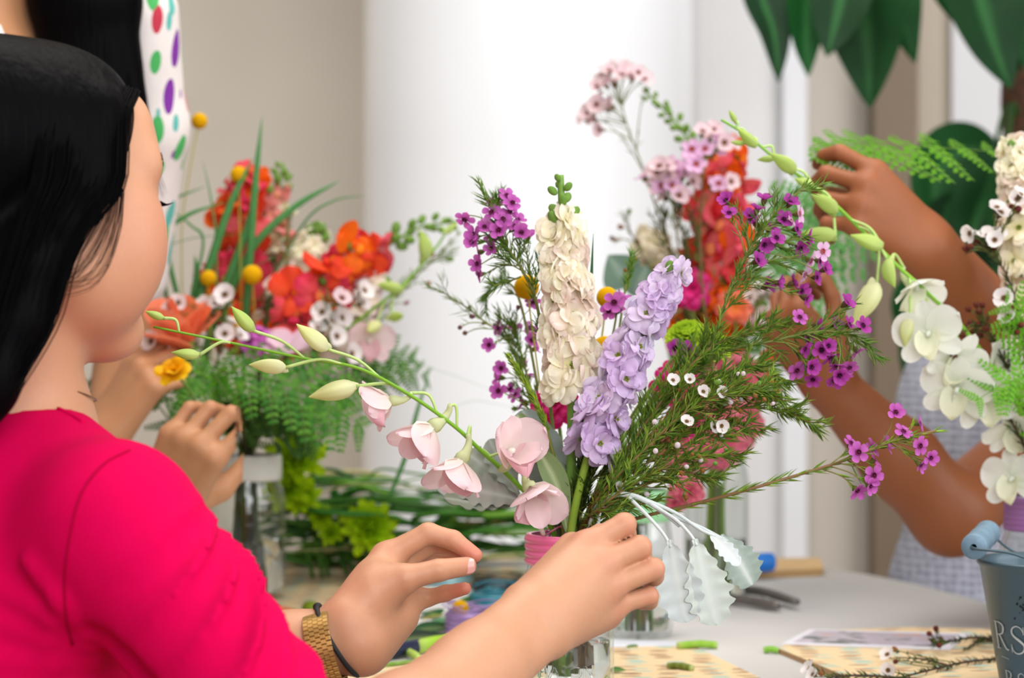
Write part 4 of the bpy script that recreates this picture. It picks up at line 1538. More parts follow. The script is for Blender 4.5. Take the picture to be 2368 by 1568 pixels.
CARN_HOT = ruffled_flower('flower_head', [(8, 1.0, .40, .05, .22, rgb(214, 20, 110), rgb(236, 40, 140), 0), (8, .85, .36, .45, .22, rgb(214, 20, 110), rgb(238, 70, 156), .05), (6, .6, .30, .9, .2, rgb(206, 10, 100), rgb(236, 60, 150), .1)], 62)
CARN_CORAL = ruffled_flower('flower_head', [(6, 1.0, .46, .1, .2, rgb(240, 160, 60), rgb(240, 130, 110), 0), (5, .8, .4, .6, .2, rgb(240, 150, 50), rgb(240, 120, 90), .05)], 63)
RANUN_YELLOW = ruffled_flower('flower_head', [(6, 1.0, .5, .35, .06, rgb(236, 170, 10), rgb(250, 200, 20), 0), (6, .9, .46, .7, .06, rgb(236, 170, 10), rgb(250, 196, 20), .05), (5, .7, .4, 1.05, .06, rgb(230, 160, 0), rgb(246, 186, 10), .08), (4, .5, .3, 1.3, .05, rgb(226, 150, 0), rgb(240, 176, 0), .1)], 64)
ROSE_ORANGE = ruffled_flower('flower_head', [(3, 1.0, .55, .75, .03, rgb(250, 170, 120), rgb(252, 150, 110), 0), (3, 1.05, .5, 1.1, .03, rgb(250, 176, 130), rgb(250, 140, 104), .02), (3, .95, .4, 1.35, .02, rgb(250, 170, 120), rgb(246, 124, 84), .04)], 65)
PEA_PINK = ruffled_flower('flower_head', [(3, 1.0, .7, .75, .08, rgb(236, 210, 226), rgb(230, 196, 214), 0), (2, .8, .5, 1.1, .08, rgb(240, 226, 224), rgb(236, 206, 220), .04)], 66)
BILLY = pollen_ball('flower_ball', 1)


# ---------------------------------------------------------------- stems: each is one thing with its flowers, buds and leaves as parts
CAMW = np.array([0, -1.0, 0.1])
G_STEM, G_DARK, G_LIME, G_OLIVE = rgb(112, 150, 60), rgb(58, 92, 36), rgb(150, 196, 50), rgb(112, 118, 52)


def stem_part(root, path, r0, r1, col, n=7, name='stem'):
    mb = MB()
    mb.tube(path, np.linspace(r0, r1, len(path)), col, n)
    return part(name, mb.mesh(name, STEM), root)


def tang(path):
    t = np.gradient(path, axis=0)
    return t / (np.linalg.norm(t, axis=1)[:, None] + 1e-12)


def spike(name, label, cat, pts, t0, t1, n, rad, size, kinds, seed, group=None, d=None, taper=0.45, col=G_STEM, tipbuds=6, bud=None, r0=.0034, r1=.0016, lift=0.35, flower='floret', gap=0.0):
    """A flower spike: florets in a spiral round the stem, smaller towards the tip, green buds above them."""
    rnd = random.Random(seed)
    path = px_path(pts, 60, d)
    tg = tang(path)
    root = thing(name, label, cat, path[0], group)
    stem_part(root, path, r0, r1, col, 8)
    a = rnd.random() * 6
    for i in range(n):
        t = i / max(1, n - 1)
        k = (t0 + (t1 - t0) * t) * 59
        j = int(k)
        p, z = path[min(59, j)], tg[min(59, j)]
        f = frame_z(z)
        a += 2.39996 + rnd.uniform(-.25, .25)
        dr = f[:, 0] * math.cos(a) + f[:, 1] * math.sin(a)
        s = size * (1 - taper * t ** 1.6) * rnd.uniform(.88, 1.1)
        pos = p + dr * rad * (1 - .5 * t) + z * rnd.uniform(-.3, .3) * size
        fd = unit(dr * 1.0 + z * lift + np.array([rnd.gauss(0, .12) for _ in range(3)]))
        part(flower, kinds[rnd.randrange(len(kinds))], root, M4(pos, fd, s, rnd.random() * 6))
    bm = bud or BUD_GREEN
    for i in range(tipbuds):
        t = t1 + (1 - t1) * (i + .4) / tipbuds
        j = min(59, int(t * 59))
        f = frame_z(tg[j])
        a += 2.4
        dr = f[:, 0] * math.cos(a) + f[:, 1] * math.sin(a)
        s = size * (.42 - .2 * i / tipbuds)
        part('bud', bm, root, M4(path[j] + dr * s * 1.0, unit(dr + tg[j] * .9), s))
    return root


def needles_on(mb, path, dens, L, W, rnd, t0=0.0, ang=0.6, cols=None, droop=0.0):
    tg = tang(path)
    seg = np.linalg.norm(np.diff(path, axis=0), axis=1).sum()
    n = int(seg * dens * (1 - t0))
    P_, D_, L_, W_, C_ = [], [], [], [], []
    cols = cols or [rgb(84, 130, 40), rgb(104, 148, 46), rgb(70, 112, 40), rgb(120, 150, 56)]
    for i in range(n):
        t = t0 + (1 - t0) * rnd.random()
        j = min(len(path) - 2, int(t * (len(path) - 1)))
        f = frame_z(tg[j])
        a = rnd.random() * 6.2832
        dr = f[:, 0] * math.cos(a) + f[:, 1] * math.sin(a)
        k = rnd.uniform(.7, 1.3) * ang
        P_.append(path[j] + (path[j + 1] - path[j]) * rnd.random())
        D_.append(unit(tg[j] * math.cos(k) + dr * math.sin(k) - np.array([0, 0, droop])))
        L_.append(L * rnd.uniform(.6, 1.15) * (1 - .35 * t))
        W_.append(W)
        C_.append(cols[rnd.randrange(len(cols))])
    needle_leaves(mb, P_, D_, L_, W_, C_)


def sprig(name, label, cat, pts, d=None, flowers=(), buds=(), seed=0, group=None, dens=420, L=.016, W=.0007, r0=.0022, r1=.0007, t0=.15, col=G_OLIVE, twigs=0, twigL=.045, ang=.55, cols=None, fsize=.0075, kinds=W_PURPLE, dj=.02, twig_t0=.35, tw=.0005, droop=0.0, extra=()):
    """A woody sprig with needle leaves; FLOWERS and BUDS = (px, py[, depth[, mesh list, size]]), each on its own thin stalk from the sprig."""
    rnd = random.Random(seed)
    path = px_path(pts, 44, d)
    root = thing(name, label, cat, path[0], group)
    st = MB()
    st.tube(path, np.linspace(r0, r1, 44), col, 6)
    lf = MB()
    needles_on(lf, path, dens, L, W, rnd, t0, ang, cols, droop)
    for e in extra:
        ep = px_path(e, 20, d)
        st.tube(ep, np.linspace(r1 * 1.4, r1 * .7, 20), col, 5)
        needles_on(lf, ep, dens, L, W, rnd, .05, ang, cols, droop)
    tg = tang(path)
    for i in range(twigs):
        t = twig_t0 + (1 - twig_t0) * (i + rnd.random()) / twigs
        j = min(42, int(t * 43))
        f = frame_z(tg[j])
        a = rnd.random() * 6.28
        dr = unit(tg[j] * .85 + (f[:, 0] * math.cos(a) + f[:, 1] * math.sin(a)) * .55)
        l = twigL * rnd.uniform(.6, 1.2) * (1.1 - .5 * t)
        q = spline([path[j], path[j] + dr * l * .5, path[j] + unit(dr + np.array([0, 0, .25 - droop])) * l], 9)
        st.tube(q, np.linspace(r1, r1 * .5, 9), col, 4)
        needles_on(lf, q, dens * 1.35, L, W, rnd, .1, ang, cols, droop)
    base = np.array([path[int(43 * k)] for k in np.linspace(.3, 1, 30)])
    for kind, items in (('flower', flowers), ('bud', buds)):
        for it in items:
            dd = it[2] if len(it) > 2 and it[2] else None
            near_d = base[np.argmin([abs((b[0] / b[1] * FPX + 1184) - it[0]) + abs(HZ - (b[2] - CAMZ) / b[1] * FPX - it[1]) for b in base])]
            dep = dd if dd else near_d[1] + rnd.uniform(-dj, dj)
            p = np.array(tuple(P(it[0], it[1], dep)))
            k = int(np.argmin(np.linalg.norm(base - p, axis=1)))
            k = max(0, k - 3)
            b0 = base[k]
            dirn = unit(p - b0)
            out = unit(dirn * .9 + CAMW * (.75 if kind == 'flower' else .2) + np.array([rnd.gauss(0, .3) for _ in range(3)]))
            ms = it[3] if len(it) > 3 and it[3] else (kinds if kind == 'flower' else [BUD_PINK])
            s = (it[4] if len(it) > 4 else (fsize if kind == 'flower' else .004)) * rnd.uniform(.9, 1.12)
            foot = p - out * s * (.7 if kind == 'flower' else .5)
            q = spline([b0, b0 * .5 + foot * .5 + tg[30] * .004, foot], 8)
            st.tube(q, np.linspace(tw * 1.3, tw, 8), lerp(col, rgb(130, 150, 60), .4), 4)
            if rnd.random() < .8:
                needles_on(lf, q, dens * .6, L * .8, W, rnd, .2, ang, cols)
            part(kind, ms[rnd.randrange(len(ms))], root, M4(p, out, s, rnd.random() * 6))
    part('stem', st.mesh('stem', STEM), root)
    o = part('needle_foliage', lf.mesh('needle_foliage', LEAF), root)
    o['kind'] = 'stuff'
    return root


def orchid_spray(name, label, pts, d, items, seed, r0=.0026, r1=.0010, col=rgb(110, 160, 30)):
    """items = (kind mesh, px, py, depth offset, size, facing (right, away, up), attach t)."""
    path = px_path(pts, 60, d)
    root = thing(name, label, 'orchid', path[0])
    stem_part(root, path, r0, r1, col, 9)
    rnd = random.Random(seed)
    for me, px, py, dd, s, fc, t in items:
        j = min(59, int(t * 59))
        b0 = path[j]
        z = unit(fc)
        p = np.array(tuple(P(px, py, b0[1] + dd)))
        isbud = me in (OBUD_GREEN, OBUD_PALE)
        foot = p - z * s * (.0 if isbud else .60)
        mid = (b0 + foot) / 2 + np.array([0, 0, .006]) + z * -.004
        mb = MB()
        mb.tube(spline([b0, mid, foot], 12), np.linspace(.0012, .0016, 12), lerp(col, rgb(206, 222, 150), .55), 7)
        o = part('bud' if isbud else 'flower', me, root, M4(p, z, s, rnd.uniform(-.6, .6)))
        part('stalk', mb.mesh('stalk', STEM), root)
    return root


def billy(label, pts, d, rad, col=rgb(170, 160, 50), thick=.0011, name='billy_button'):
    path = px_path(pts, 30, d)
    root = thing(name, label, 'flower', path[0])
    stem_part(root, path, thick, thick * .8, col, 7)
    part('flower_ball', BILLY, root, M4(path[-1], tang(path)[-1], rad))
    return root


def head_on_stem(name, label, cat, pts, d, me, s, face, col=G_STEM, r=.0022, roll=0.0, group=None, leaves=0, seed=0, heads=()):
    path = px_path(pts, 30, d)
    root = thing(name, label, cat, path[0], group)
    stem_part(root, path, r, r * .8, col, 7)
    part('flower_head', me, root, M4(path[-1], face, s, roll))
    for px, py, dd, sc, fc in heads:
        p = np.array(tuple(P(px, py, path[-1][1] + dd)))
        q = spline([path[18], (path[22] + p) / 2, p], 10)
        mb = MB()
        mb.tube(q, r * .7, col, 6)
        part('side_stem', mb.mesh('side_stem', STEM), root)
        part('flower_head', me, root, M4(p, fc, sc, roll + 1))
    rnd = random.Random(seed)
    for i in range(leaves):
        j = 6 + int(16 * i / max(1, leaves))
        f = frame_z(tang(path)[j])
        a = rnd.random() * 6.28
        dr = unit(f[:, 0] * math.cos(a) + f[:, 1] * math.sin(a) + tang(path)[j] * .6)
        part('leaf', LEAFM[rnd.randrange(3)], root, along(path[j], dr, tang(path)[j], .05 * rnd.uniform(.7, 1.2)))
    return root


LEAFM = [blade_leaf(1, .16, rgb(70, 112, 52), rgb(110, 140, 80)).mesh('leaf', LEAF), blade_leaf(1, .12, rgb(86, 122, 60), rgb(120, 150, 90), droop=-.1).mesh('leaf', LEAF), blade_leaf(1, .22, rgb(54, 100, 40), rgb(90, 130, 66), droop=-.35).mesh('leaf', LEAF)]


def grass(label, pts, d, w, col, group=None, name='grass_blade', cat='grass blade', flat=.25, tipc=None):
    path = px_path(pts, 26, d)
    mb = MB()
    t = np.linspace(0, 1, 26)
    mb.tube(path, w * np.clip(np.minimum(.55 + t * 3, 1) * (1 - t ** 4) + .06, 0, 1), np.array([lerp(col, tipc or col, x) for x in t]), 6, True, flat)
    o = part(name, mb.mesh(name, LEAF))
    return tag(o, label, cat, group)


def fern(name, label, pts, d, length, seed, col=rgb(36, 98, 12), n=20, tilt=(0, -.35, 1), group=None, wid=1.0, ang=1.05):
    """A leatherleaf fern frond: a wiry rachis with paired pinnae, each cut into toothed leaflets."""
    rnd = random.Random(seed)
    path = px_path(pts, 50, d)
    root = thing(name, label, 'fern', path[0], group)
    stem_part(root, path, .0014, .0004, lerp(col, rgb(90, 90, 40), .4), 6)
    ms = []
    for k in range(2):
        mb = MB()
        m = 7
        for i in range(m):
            t = i / m
            for s in (-1, 1):
                l = (.30 - .22 * t) * (.75 if i == 0 else 1)
                b = np.array([0, t, 0.02 * math.sin(t * 5 + k)])
                dv = unit((s * .82, .60, -.10 + rnd.uniform(-.1, .1)))
                pv = unit(np.cross(dv, (0, 0, 1)))
                w = .074 * (1 - .4 * t)
                c = lerp(col, rgb(112, 160, 36), rnd.random() * .4)
                mb.add([b, b + dv * l * .45 + pv * w, b + dv * l * .62 + pv * w * .3 + (0, 0, .012), b + dv * l * .8 + pv * w * .75, b + dv * l, b + dv * l * .7 - pv * w * .7, b + dv * l * .4 - pv * w, ],
                       [(0, 1, 2, 6), (2, 3, 4, 5), (2, 5, 6)] if s < 0 else [(6, 2, 1, 0), (5, 4, 3, 2), (6, 5, 2)], c)
        mb.tube([(0, 0, 0), (0, .5, .01), (0, 1.0, 0)], [.014, .010, .004], lerp(col, rgb(140, 170, 90), .5), 4)
        ms.append(mb.mesh('pinna', LEAF, False))
    tg = tang(path)
    for i in range(n):
        t = .10 + .88 * i / (n - 1)
        j = min(49, int(t * 49))
        up = unit(np.array(tilt) - tg[j] * np.dot(tilt, tg[j]))
        sd = np.cross(tg[j], up)
        l = length * wid * (math.sin(math.pi * (.12 + .80 * (1 - t) ** .9)) * .42 + .06)
        for s in (-1, 1):
            dv = unit(sd * s * math.sin(ang) + tg[j] * math.cos(ang) + up * rnd.uniform(-.22, .05))
            part('pinna', ms[rnd.randrange(2)], root, along(path[j] + tg[j] * s * .001, dv, up, l * rnd.uniform(.9, 1.08)))
    return root


ORD = 'first second third fourth fifth sixth seventh eighth ninth tenth eleventh twelfth thirteenth fourteenth fifteenth sixteenth seventeenth eighteenth nineteenth twentieth'.split()
ORD += ['twenty-' + w for w in ORD[:9]] + ['thirtieth'] + ['thirty-' + w for w in ORD[:9]]


# ---------------------------------------------------------------- jars and bucket
def jar(name, label, px, d, rim_z, rb, rn, band_mat, band_col, band_h, ribs, rough_rib=.0016, water=.5, band_r=None):
    x = (px - 1184) * d / FPX
    H = rim_z - TABLE
    root = thing(name, label, 'jar', (x, d, TABLE + .0005))
    sh = H - band_h - .030
    out = [(0, .004), (rb * .55, .0025), (rb * .82, 0), (rb * .95, .003), (rb, .014), (rb, sh * .6), (rb, sh), (rb * .985, sh + .008), (rn + (rb - rn) * .55, sh + .018), (rn + .001, sh + .026), (rn, sh + .032), (rn, H - .002), (rn - .0008, H)]
    inn = [(rn - .0026, H), (rn - .0032, H - .002), (rn - .0032, sh + .030), (rn + (rb - rn) * .5 - .003, sh + .016), (rb - .0034, sh), (rb - .0034, sh * .5), (rb - .0036, .018), (rb * .85, .0075), (0, .0085)]
    mb = MB()
    mb.lathe(out + inn, (1, 1, 1), 64, (x, d, TABLE + .0005))
    glass = part('glass_body', mb.mesh('glass_body', GLASS), root)
    if water:
        lv = .009 + (sh - .009) * water
        mb = MB()
        r = rb - .0040
        mb.lathe([(0, .0092), (rb * .83, .0092), (r, .020), (r, lv - .0005), (r - .0006, lv), (0, lv)], (1, 1, 1), 48, (x, d, TABLE + .0005))
        part('water', mb.mesh('water', WATER), root)
    br = band_r or rn + .0016
    prof = []
    for i in range(ribs * 8 + 1):
        t = i / (ribs * 8)
        prof.append((br + rough_rib * abs(math.sin(t * ribs * math.pi)), H - band_h + .0005 + t * (band_h - .001)))
    prof = [(rn - .0002, H - band_h)] + prof + [(br, H + .0006), (rn - .003, H + .0008)]
    mb = MB()
    mb.lathe(prof, band_col, 72, (x, d, TABLE + .0005))
    part('neck_band', mb.mesh('neck_band', band_mat), root)
    return root, glass, np.array([x, d, TABLE + .0005]), H


def text_mesh(name, body, size, mapper, mat, extrude, col=(1, 1, 1)):
    """A line of built-in-font lettering, bent by MAPPER (x, y, z of the flat text -> world)."""
    cu = bpy.data.curves.new(name, 'FONT')
    cu.body, cu.size, cu.extrude = body, size, extrude
    cu.align_x = 'CENTER'
    cu.resolution_u = 4
    ob = bpy.data.objects.new(name, cu)
    COL.objects.link(ob)
    dg = bpy.context.evaluated_depsgraph_get()
    me0 = ob.evaluated_get(dg).to_mesh()
    v = np.array([mapper(*p.co) for p in me0.vertices])
    f = [tuple(p.vertices) for p in me0.polygons]
    bpy.data.objects.remove(ob, do_unlink=True)
    mb = MB()
    mb.add(v, f, col)
    return mb.mesh(name, mat, False)


SATIN_PINK = mat_plain('pink_wire', rgb(238, 110, 160), 0.34, 0.0, 0.6, 0.03, coat=.3)
SATIN_WHITE = mat_plain('white_band', rgb(214, 212, 202), 0.5)
SATIN_MINT = mat_plain('mint_band', rgb(150, 212, 160), 0.4, coat=.2)
SATIN_PURPLE = mat_plain('purple_band', rgb(140, 92, 150), 0.5)

j1, g1, c1, H1 = jar('glass_jar', 'glass jar with a pink ribbed neck beside the reaching hands', 1313, 2.0, .8962, .0428, .0368, SATIN_PINK, rgb(238, 110, 160), .0275, 4, .0019, .55)


def on_jar(x, y, z):
    a = x / .0428
    r = .0424 + z
    return (c1[0] + r * math.sin(a - .08), c1[1] - r * math.cos(a - .08), TABLE + .030 + y)


part('embossed_lettering', text_mesh('embossed_lettering', 'MASON', .0165, on_jar, mat_glass('raised_glass', (1, 1, 1), .03, 1.5), .0013), j1)
mb = MB()
for pts in ([(1262, 1238, 1.985), (1280, 1226, 1.98), (1298, 1219, 1.985), (1310, 1240, 1.968)], [(1255, 1232, 1.99), (1275, 1220, 2.0), (1296, 1216, 1.99), (1306, 1219, 1.985)],
            [(1298, 1241, 1.966), (1322, 1238, 1.97), (1340, 1230, 1.985), (1350, 1218, 1.99)]):
    mb.tube(px_path(pts, 16), .0007, rgb(240, 120, 166), 6)
part('wire_loop', mb.mesh('wire_loop', SATIN_PINK), j1)

j2, *_ = jar('glass_jar', 'tall glass jar with a white neck band on the patterned sheets', 571, 2.78, .924, .0500, .0425, SATIN_WHITE, rgb(214, 212, 202), .032, 1, .0006, .6)
j3, *_ = jar('glass_jar', 'glass jar with a mint green neck band behind the reaching hands', 1478, 2.44, .904, .0385, .0345, SATIN_MINT, rgb(150, 212, 160), .034, 2, .0012, .5)
j4, *_ = jar('glass_jar', 'bare glass jar holding the coral and pink bouquet', 1656, 2.76, .938, .0420, .0370, GLASS, (1, 1, 1), .020, 3, .001, .5)
j5, *_ = jar('glass_jar', 'glass jar with a purple ribbed neck behind the metal bucket', 2402, 2.30, .907, .0420, .0345, SATIN_PURPLE, rgb(140, 92, 150), .035, 6, .0009, .5)

# ---- blue-grey metal bucket
PAIL = mat_plain('blue_grey_enamel', rgb(66, 88, 98), 0.42, 0.25, 0.5, 0.05, 30, coat=.15)
bx, bd = (2424 - 1184) * 2.05 / FPX, 2.05
bk = thing('bucket', 'small blue-grey metal bucket with a wooden grip and white lettering', 'bucket', (bx, bd, TABLE + .0005))
bh, rt, rb_ = .1272, .0650, .0435
prof = [(0, .002), (rb_ - .003, .002), (rb_ - .001, 0), (rb_, .001), (rb_ + .0005, .004), (rt - .0012, bh - .006), (rt + .0006, bh - .0045), (rt + .0022, bh - .0015), (rt + .0012, bh + .001), (rt - .001, bh), (rt - .0022, bh - .006), (rb_ - .001, .006), (0, .005)]
mb = MB()
mb.lathe(prof, rgb(104, 124, 132), 96, (bx, bd, TABLE + .0005))
part('pail', mb.mesh('pail', PAIL), bk)
ea, eb = np.array([bx + .012, bd - rt - .001, TABLE + bh - .010]), np.array([bx + .012, bd + rt + .001, TABLE + bh - .010])
g0, g1_ = np.array(tuple(P(2254, 1263, 2.015))), np.array(tuple(P(2283, 1233, 2.085)))
mb = MB()
wire = spline([ea, ea + (-.030, -.004, .012), (g0 + ea) / 2 + (-.018, -.012, .010), g0 + (g0 - g1_) * .15, (g0 + g1_) / 2, g1_ + (g1_ - g0) * .15, (g1_ + eb) / 2 + (-.018, .012, .010), eb + (-.030, .004, .012), eb], 60)
mb.tube(wire, .0014, rgb(110, 126, 132), 8)
for e in (ea, eb):
    mb.ball(e, (.006, .004, .006), rgb(110, 126, 132))
part('bail', mb.mesh('bail', PAIL), bk)
GRIP = mat_plain('pale_blue_wood', rgb(108, 134, 152), 0.55, var=.1, nscale=120)
mb = MB()
n_ = unit(g1_ - g0)
L_ = np.linalg.norm(g1_ - g0)
fr = frame_z(n_)
gp = [(.003, -.08), (.0115, -.08), (.0122, -.03), (.0122, .10), (.0108, .18), (.0116, .28), (.0122, .5), (.0116, .72), (.0108, .82), (.0122, .90), (.0122, 1.03), (.0115, 1.08), (.003, 1.08)]
a_ = np.linspace(0, 2 * math.pi, 28, endpoint=False)
mb.grid(np.array([[g0 + n_ * L_ * t + fr[:, 0] * r * math.cos(a) + fr[:, 1] * r * math.sin(a) for a in a_] for r, t in gp]), rgb(140, 164, 180), wrap=True)
part('grip', mb.mesh('grip', GRIP), bk, label='pale blue wooden grip')


def serif_stroke(mb, pts, w, mapper):
    p = np.array(pts, float)
    t = np.gradient(p, axis=0)
    t /= np.linalg.norm(t, axis=1)[:, None] + 1e-9
    nn = np.stack([-t[:, 1], t[:, 0]], 1)
    w = np.broadcast_to(np.asarray(w, float), (len(p),)) * .75
    a, b = p + nn * w[:, None] / 2, p - nn * w[:, None] / 2
    g = np.array([[mapper(*q) for q in a], [mapper(*q) for q in b]])
    mb.grid(g, rgb(176, 182, 180))


def letter_R(mb, x, y, s, m):
    e = lambda pts: [(x + q[0] * s, y + q[1] * s) for q in pts]
    serif_stroke(mb, e([(.12, 0), (.12, .5), (.12, 1)]), .12 * s, m)
    serif_stroke(mb, e([(0, .02), (.26, .02)]), .04 * s, m)
    serif_stroke(mb, e([(0, .98), (.26, .98)]), .04 * s, m)
    c = spline([(.12, .98), (.34, .97), (.50, .88), (.52, .75), (.46, .60), (.30, .53), (.12, .52)], 24)
    serif_stroke(mb, e(c), np.interp(np.linspace(0, 1, 24), [0, .3, .5, .7, 1], [.04, .08, .13, .08, .04]) * s, m)
    serif_stroke(mb, e(spline([(.28, .53), (.46, .22), (.58, .04), (.70, .01)], 12)), np.linspace(.10, .07, 12) * s, m)


def letter_S(mb, x, y, s, m):
    e = lambda pts: [(x + q[0] * s, y + q[1] * s) for q in pts]
    c = spline([(.50, .78), (.42, .93), (.26, .99), (.10, .90), (.06, .74), (.16, .60), (.34, .48), (.50, .34), (.52, .18), (.40, .04), (.22, .00), (.08, .08), (.02, .24)], 48)
    serif_stroke(mb, e(c), np.interp(np.linspace(0, 1, 48), [0, .25, .5, .75, 1], [.03, .07, .13, .07, .03]) * s, m)
    serif_stroke(mb, e([(.51, .70), (.51, .98)]), .035 * s, m)
    serif_stroke(mb, e([(.01, .02), (.01, .32)]), .035 * s, m)


def on_pail(x, y):
    """x along the wall from its near side, y height above the table."""
    r = rb_ + .0006 + (rt - .0018 - rb_) * (y / bh) + .0009
    a = x / .052
    return (bx + r * math.sin(a), bd - r * math.cos(a), TABLE + y)


mb = MB()
letter_R(mb, -.0700, .0462, .0262, on_pail)
letter_S(mb, -.0480, .0440, .0262, on_pail)
serif_stroke(mb, [(-.0640, .0392), (-.0530, .0376)], .0006, on_pail)
PAINT = mat_vc('white_lettering', 0.6)
letter_R(mb, -.0615, .0100, .0165, on_pail)
letter_S(mb, -.0445, .0090, .0165, on_pail)
part('lettering', mb.mesh('lettering', PAINT), bk)
rn_ = random.Random(12)
mb = MB()
for k in range(26):
    x, y = rn_.gauss(-.030, .0045), rn_.choice((.098, .082)) + rn_.gauss(0, .005)
    s = rn_.uniform(.0005, .0016)
    q = [on_pail(x + s * math.cos(a) * rn_.uniform(.5, 1.2), y + s * math.sin(a) * rn_.uniform(.5, 1.3)) for a in np.linspace(0, 6.28, 8)[:-1]]
    mb.add(q, [tuple(range(7))], (.008, .009, .01))
o = part('chipped_paint', mb.mesh('chipped_paint', PAINT), bk)


# ---------------------------------------------------------------- the bouquet in the pink-necked jar
spike('stock_flower', 'tall cream and blush stock spike above the pink-necked jar', 'flower', [(1306, 1560, 2.0), (1312, 1300, 2.0), (1321, 1080, 1.985), (1322, 900, 1.98), (1314, 700, 1.98), (1304, 560, 1.985), (1299, 470, 1.985), (1296, 405, 1.985)], .445, .790, 34, .0150, .0245, CREAM, 3, tipbuds=9, taper=.22, r0=.0052, r1=.0030, lift=.22)
spike('stock_flower', 'lilac stock spike leaning beside the cream one', 'flower', [(1296, 1560, 1.97), (1312, 1300, 1.97), (1335, 1150, 1.955), (1372, 1020, 1.95), (1425, 890, 1.95), (1475, 770, 1.955), (1520, 690, 1.96), (1562, 622, 1.965)], .42, .985, 32, .0138, .0218, LILAC, 5, tipbuds=2, taper=.30, r0=.0042, r1=.0026, col=rgb(128, 156, 50), lift=.25)
sprig('waxflower_sprig', 'mauve waxflower sprig seen from behind, topping the cream stock', 'flower', [(1290, 1555, 2.0), (1300, 1250, 2.0), (1275, 960, 2.02), (1245, 720, 2.02), (1205, 620, 2.02), (1165, 560, 2.02), (1148, 500, 2.02), (1146, 455, 2.02)], flowers=[(1134, 463), (1172, 453), (1075, 507), (1198, 507), (1163, 507), (1096, 543), (1220, 546), (1108, 584), (1137, 574), (1108, 635), (1185, 469), (1137, 491), (1191, 523), (1153, 533), (1178, 490), (1120, 525), (1205, 538), (1092, 560), (1140, 548), (1104, 610), (1150, 478)], seed=11, t0=.55, dens=900, L=.019, kinds=W_PURPLE, fsize=.0088, twigs=8, extra=[[(1245, 720, 2.02), (1228, 640, 2.02), (1212, 560, 2.02)], [(1205, 640, 2.02), (1150, 660, 2.02), (1138, 655, 2.02)]])
sprig('waxflower_sprig', 'purple waxflower sprig arching over the lilac stock tip', 'flower', [(1320, 1555, 2.0), (1345, 1240, 2.0), (1440, 1060, 1.99), (1570, 900, 1.98), (1648, 780, 1.98), (1692, 660, 1.98), (1735, 575, 1.98), (1795, 490, 1.98), (1862, 430, 1.98)], flowers=[(1767, 461), (1827, 469), (1751, 485), (1747, 516), (1779, 528), (1842, 530), (1795, 550), (1870, 550), (1767, 566), (1850, 574), (1751, 603), (1679, 464), (1686, 493), (1888, 642), (1907, 623), (1800, 654), (1773, 661), (1853, 673), (1865, 688), (1834, 654), (1812, 508), (1735, 500)] + [(1848, 494, None, W_PINK, .0086), (1829, 510, None, W_PINK, .0086), (1902, 581, None, W_PINK, .0090), (1874, 603, None, W_PINK, .0092), (1861, 634, None, W_PINK, .0090), (1895, 604, None, W_PURPLE)], seed=12, t0=.3, dens=620, L=.019, kinds=W_DEEP, fsize=.0086, twigs=8, extra=[[(1735, 575, 1.98), (1720, 520, 1.98), (1700, 480, 1.98)], [(1692, 660, 1.98), (1760, 610, 1.98), (1850, 590, 1.98)], [(1735, 575, 1.98), (1800, 560, 1.98), (1880, 545, 1.98)]])
sprig('waxflower_sprig', 'purple waxflower sprig reaching in front of the brown forearm', 'flower', [(1325, 1555, 2.01), (1350, 1240, 2.01), (1430, 1090, 2.0), (1560, 905, 1.99), (1660, 820, 1.98), (1780, 790, 1.97), (1880, 768, 1.97), (1950, 770, 1.97), (2012, 795, 1.97)], flowers=[(1957, 701), (1849, 734), (1890, 755), (1934, 751), (1964, 751), (1995, 753), (1869, 784), (1861, 807), (1899, 810), (1918, 826), (1980, 812), (1934, 845), (1876, 849), (1842, 856), (1964, 849), (1880, 877), (1941, 868), (1955, 862), (1915, 800), (1930, 880)], seed=13, t0=.4, dens=640, L=.021, kinds=W_DEEP + W_PURPLE[:1], fsize=.0088, twigs=9, extra=[[(1880, 768, 1.97), (1925, 730, 1.97), (1975, 700, 1.97)], [(1900, 768, 1.97), (1930, 810, 1.97), (1940, 860, 1.97)], [(1870, 770, 1.97), (1880, 810, 1.97), (1868, 850, 1.97)]])
sprig('waxflower_sprig', 'low purple waxflower sprig reaching out past the dangling grey leaves', 'flower', [(1330, 1540, 1.99), (1362, 1246, 1.98), (1470, 1200, 1.96), (1600, 1167, 1.95), (1720, 1135, 1.94), (1850, 1097, 1.94), (1960, 1062, 1.94), (2060, 1022, 1.94), (2165, 996, 1.94)], flowers=[(2071, 954), (2089, 998), (2127, 979), (2127, 1031), (2048, 1029), (2129, 1075), (2152, 1059), (1985, 1046), (1968, 1025), (2022, 1063), (2020, 1099), (2012, 1124), (1982, 1134), (2018, 1036), (2104, 1010)], seed=14, t0=.3, dens=330, L=.024, W=.0009, kinds=W_PURPLE, fsize=.0086, r0=.0022, r1=.0011, ang=.35, col=rgb(122, 92, 56), extra=[[(1960, 1062, 1.94), (1995, 1090, 1.94), (2008, 1120, 1.94)], [(2060, 1022, 1.94), (2100, 1050, 1.94), (2135, 1075, 1.94)]], cols=[rgb(120, 160, 40), rgb(146, 182, 52), rgb(104, 144, 44)])
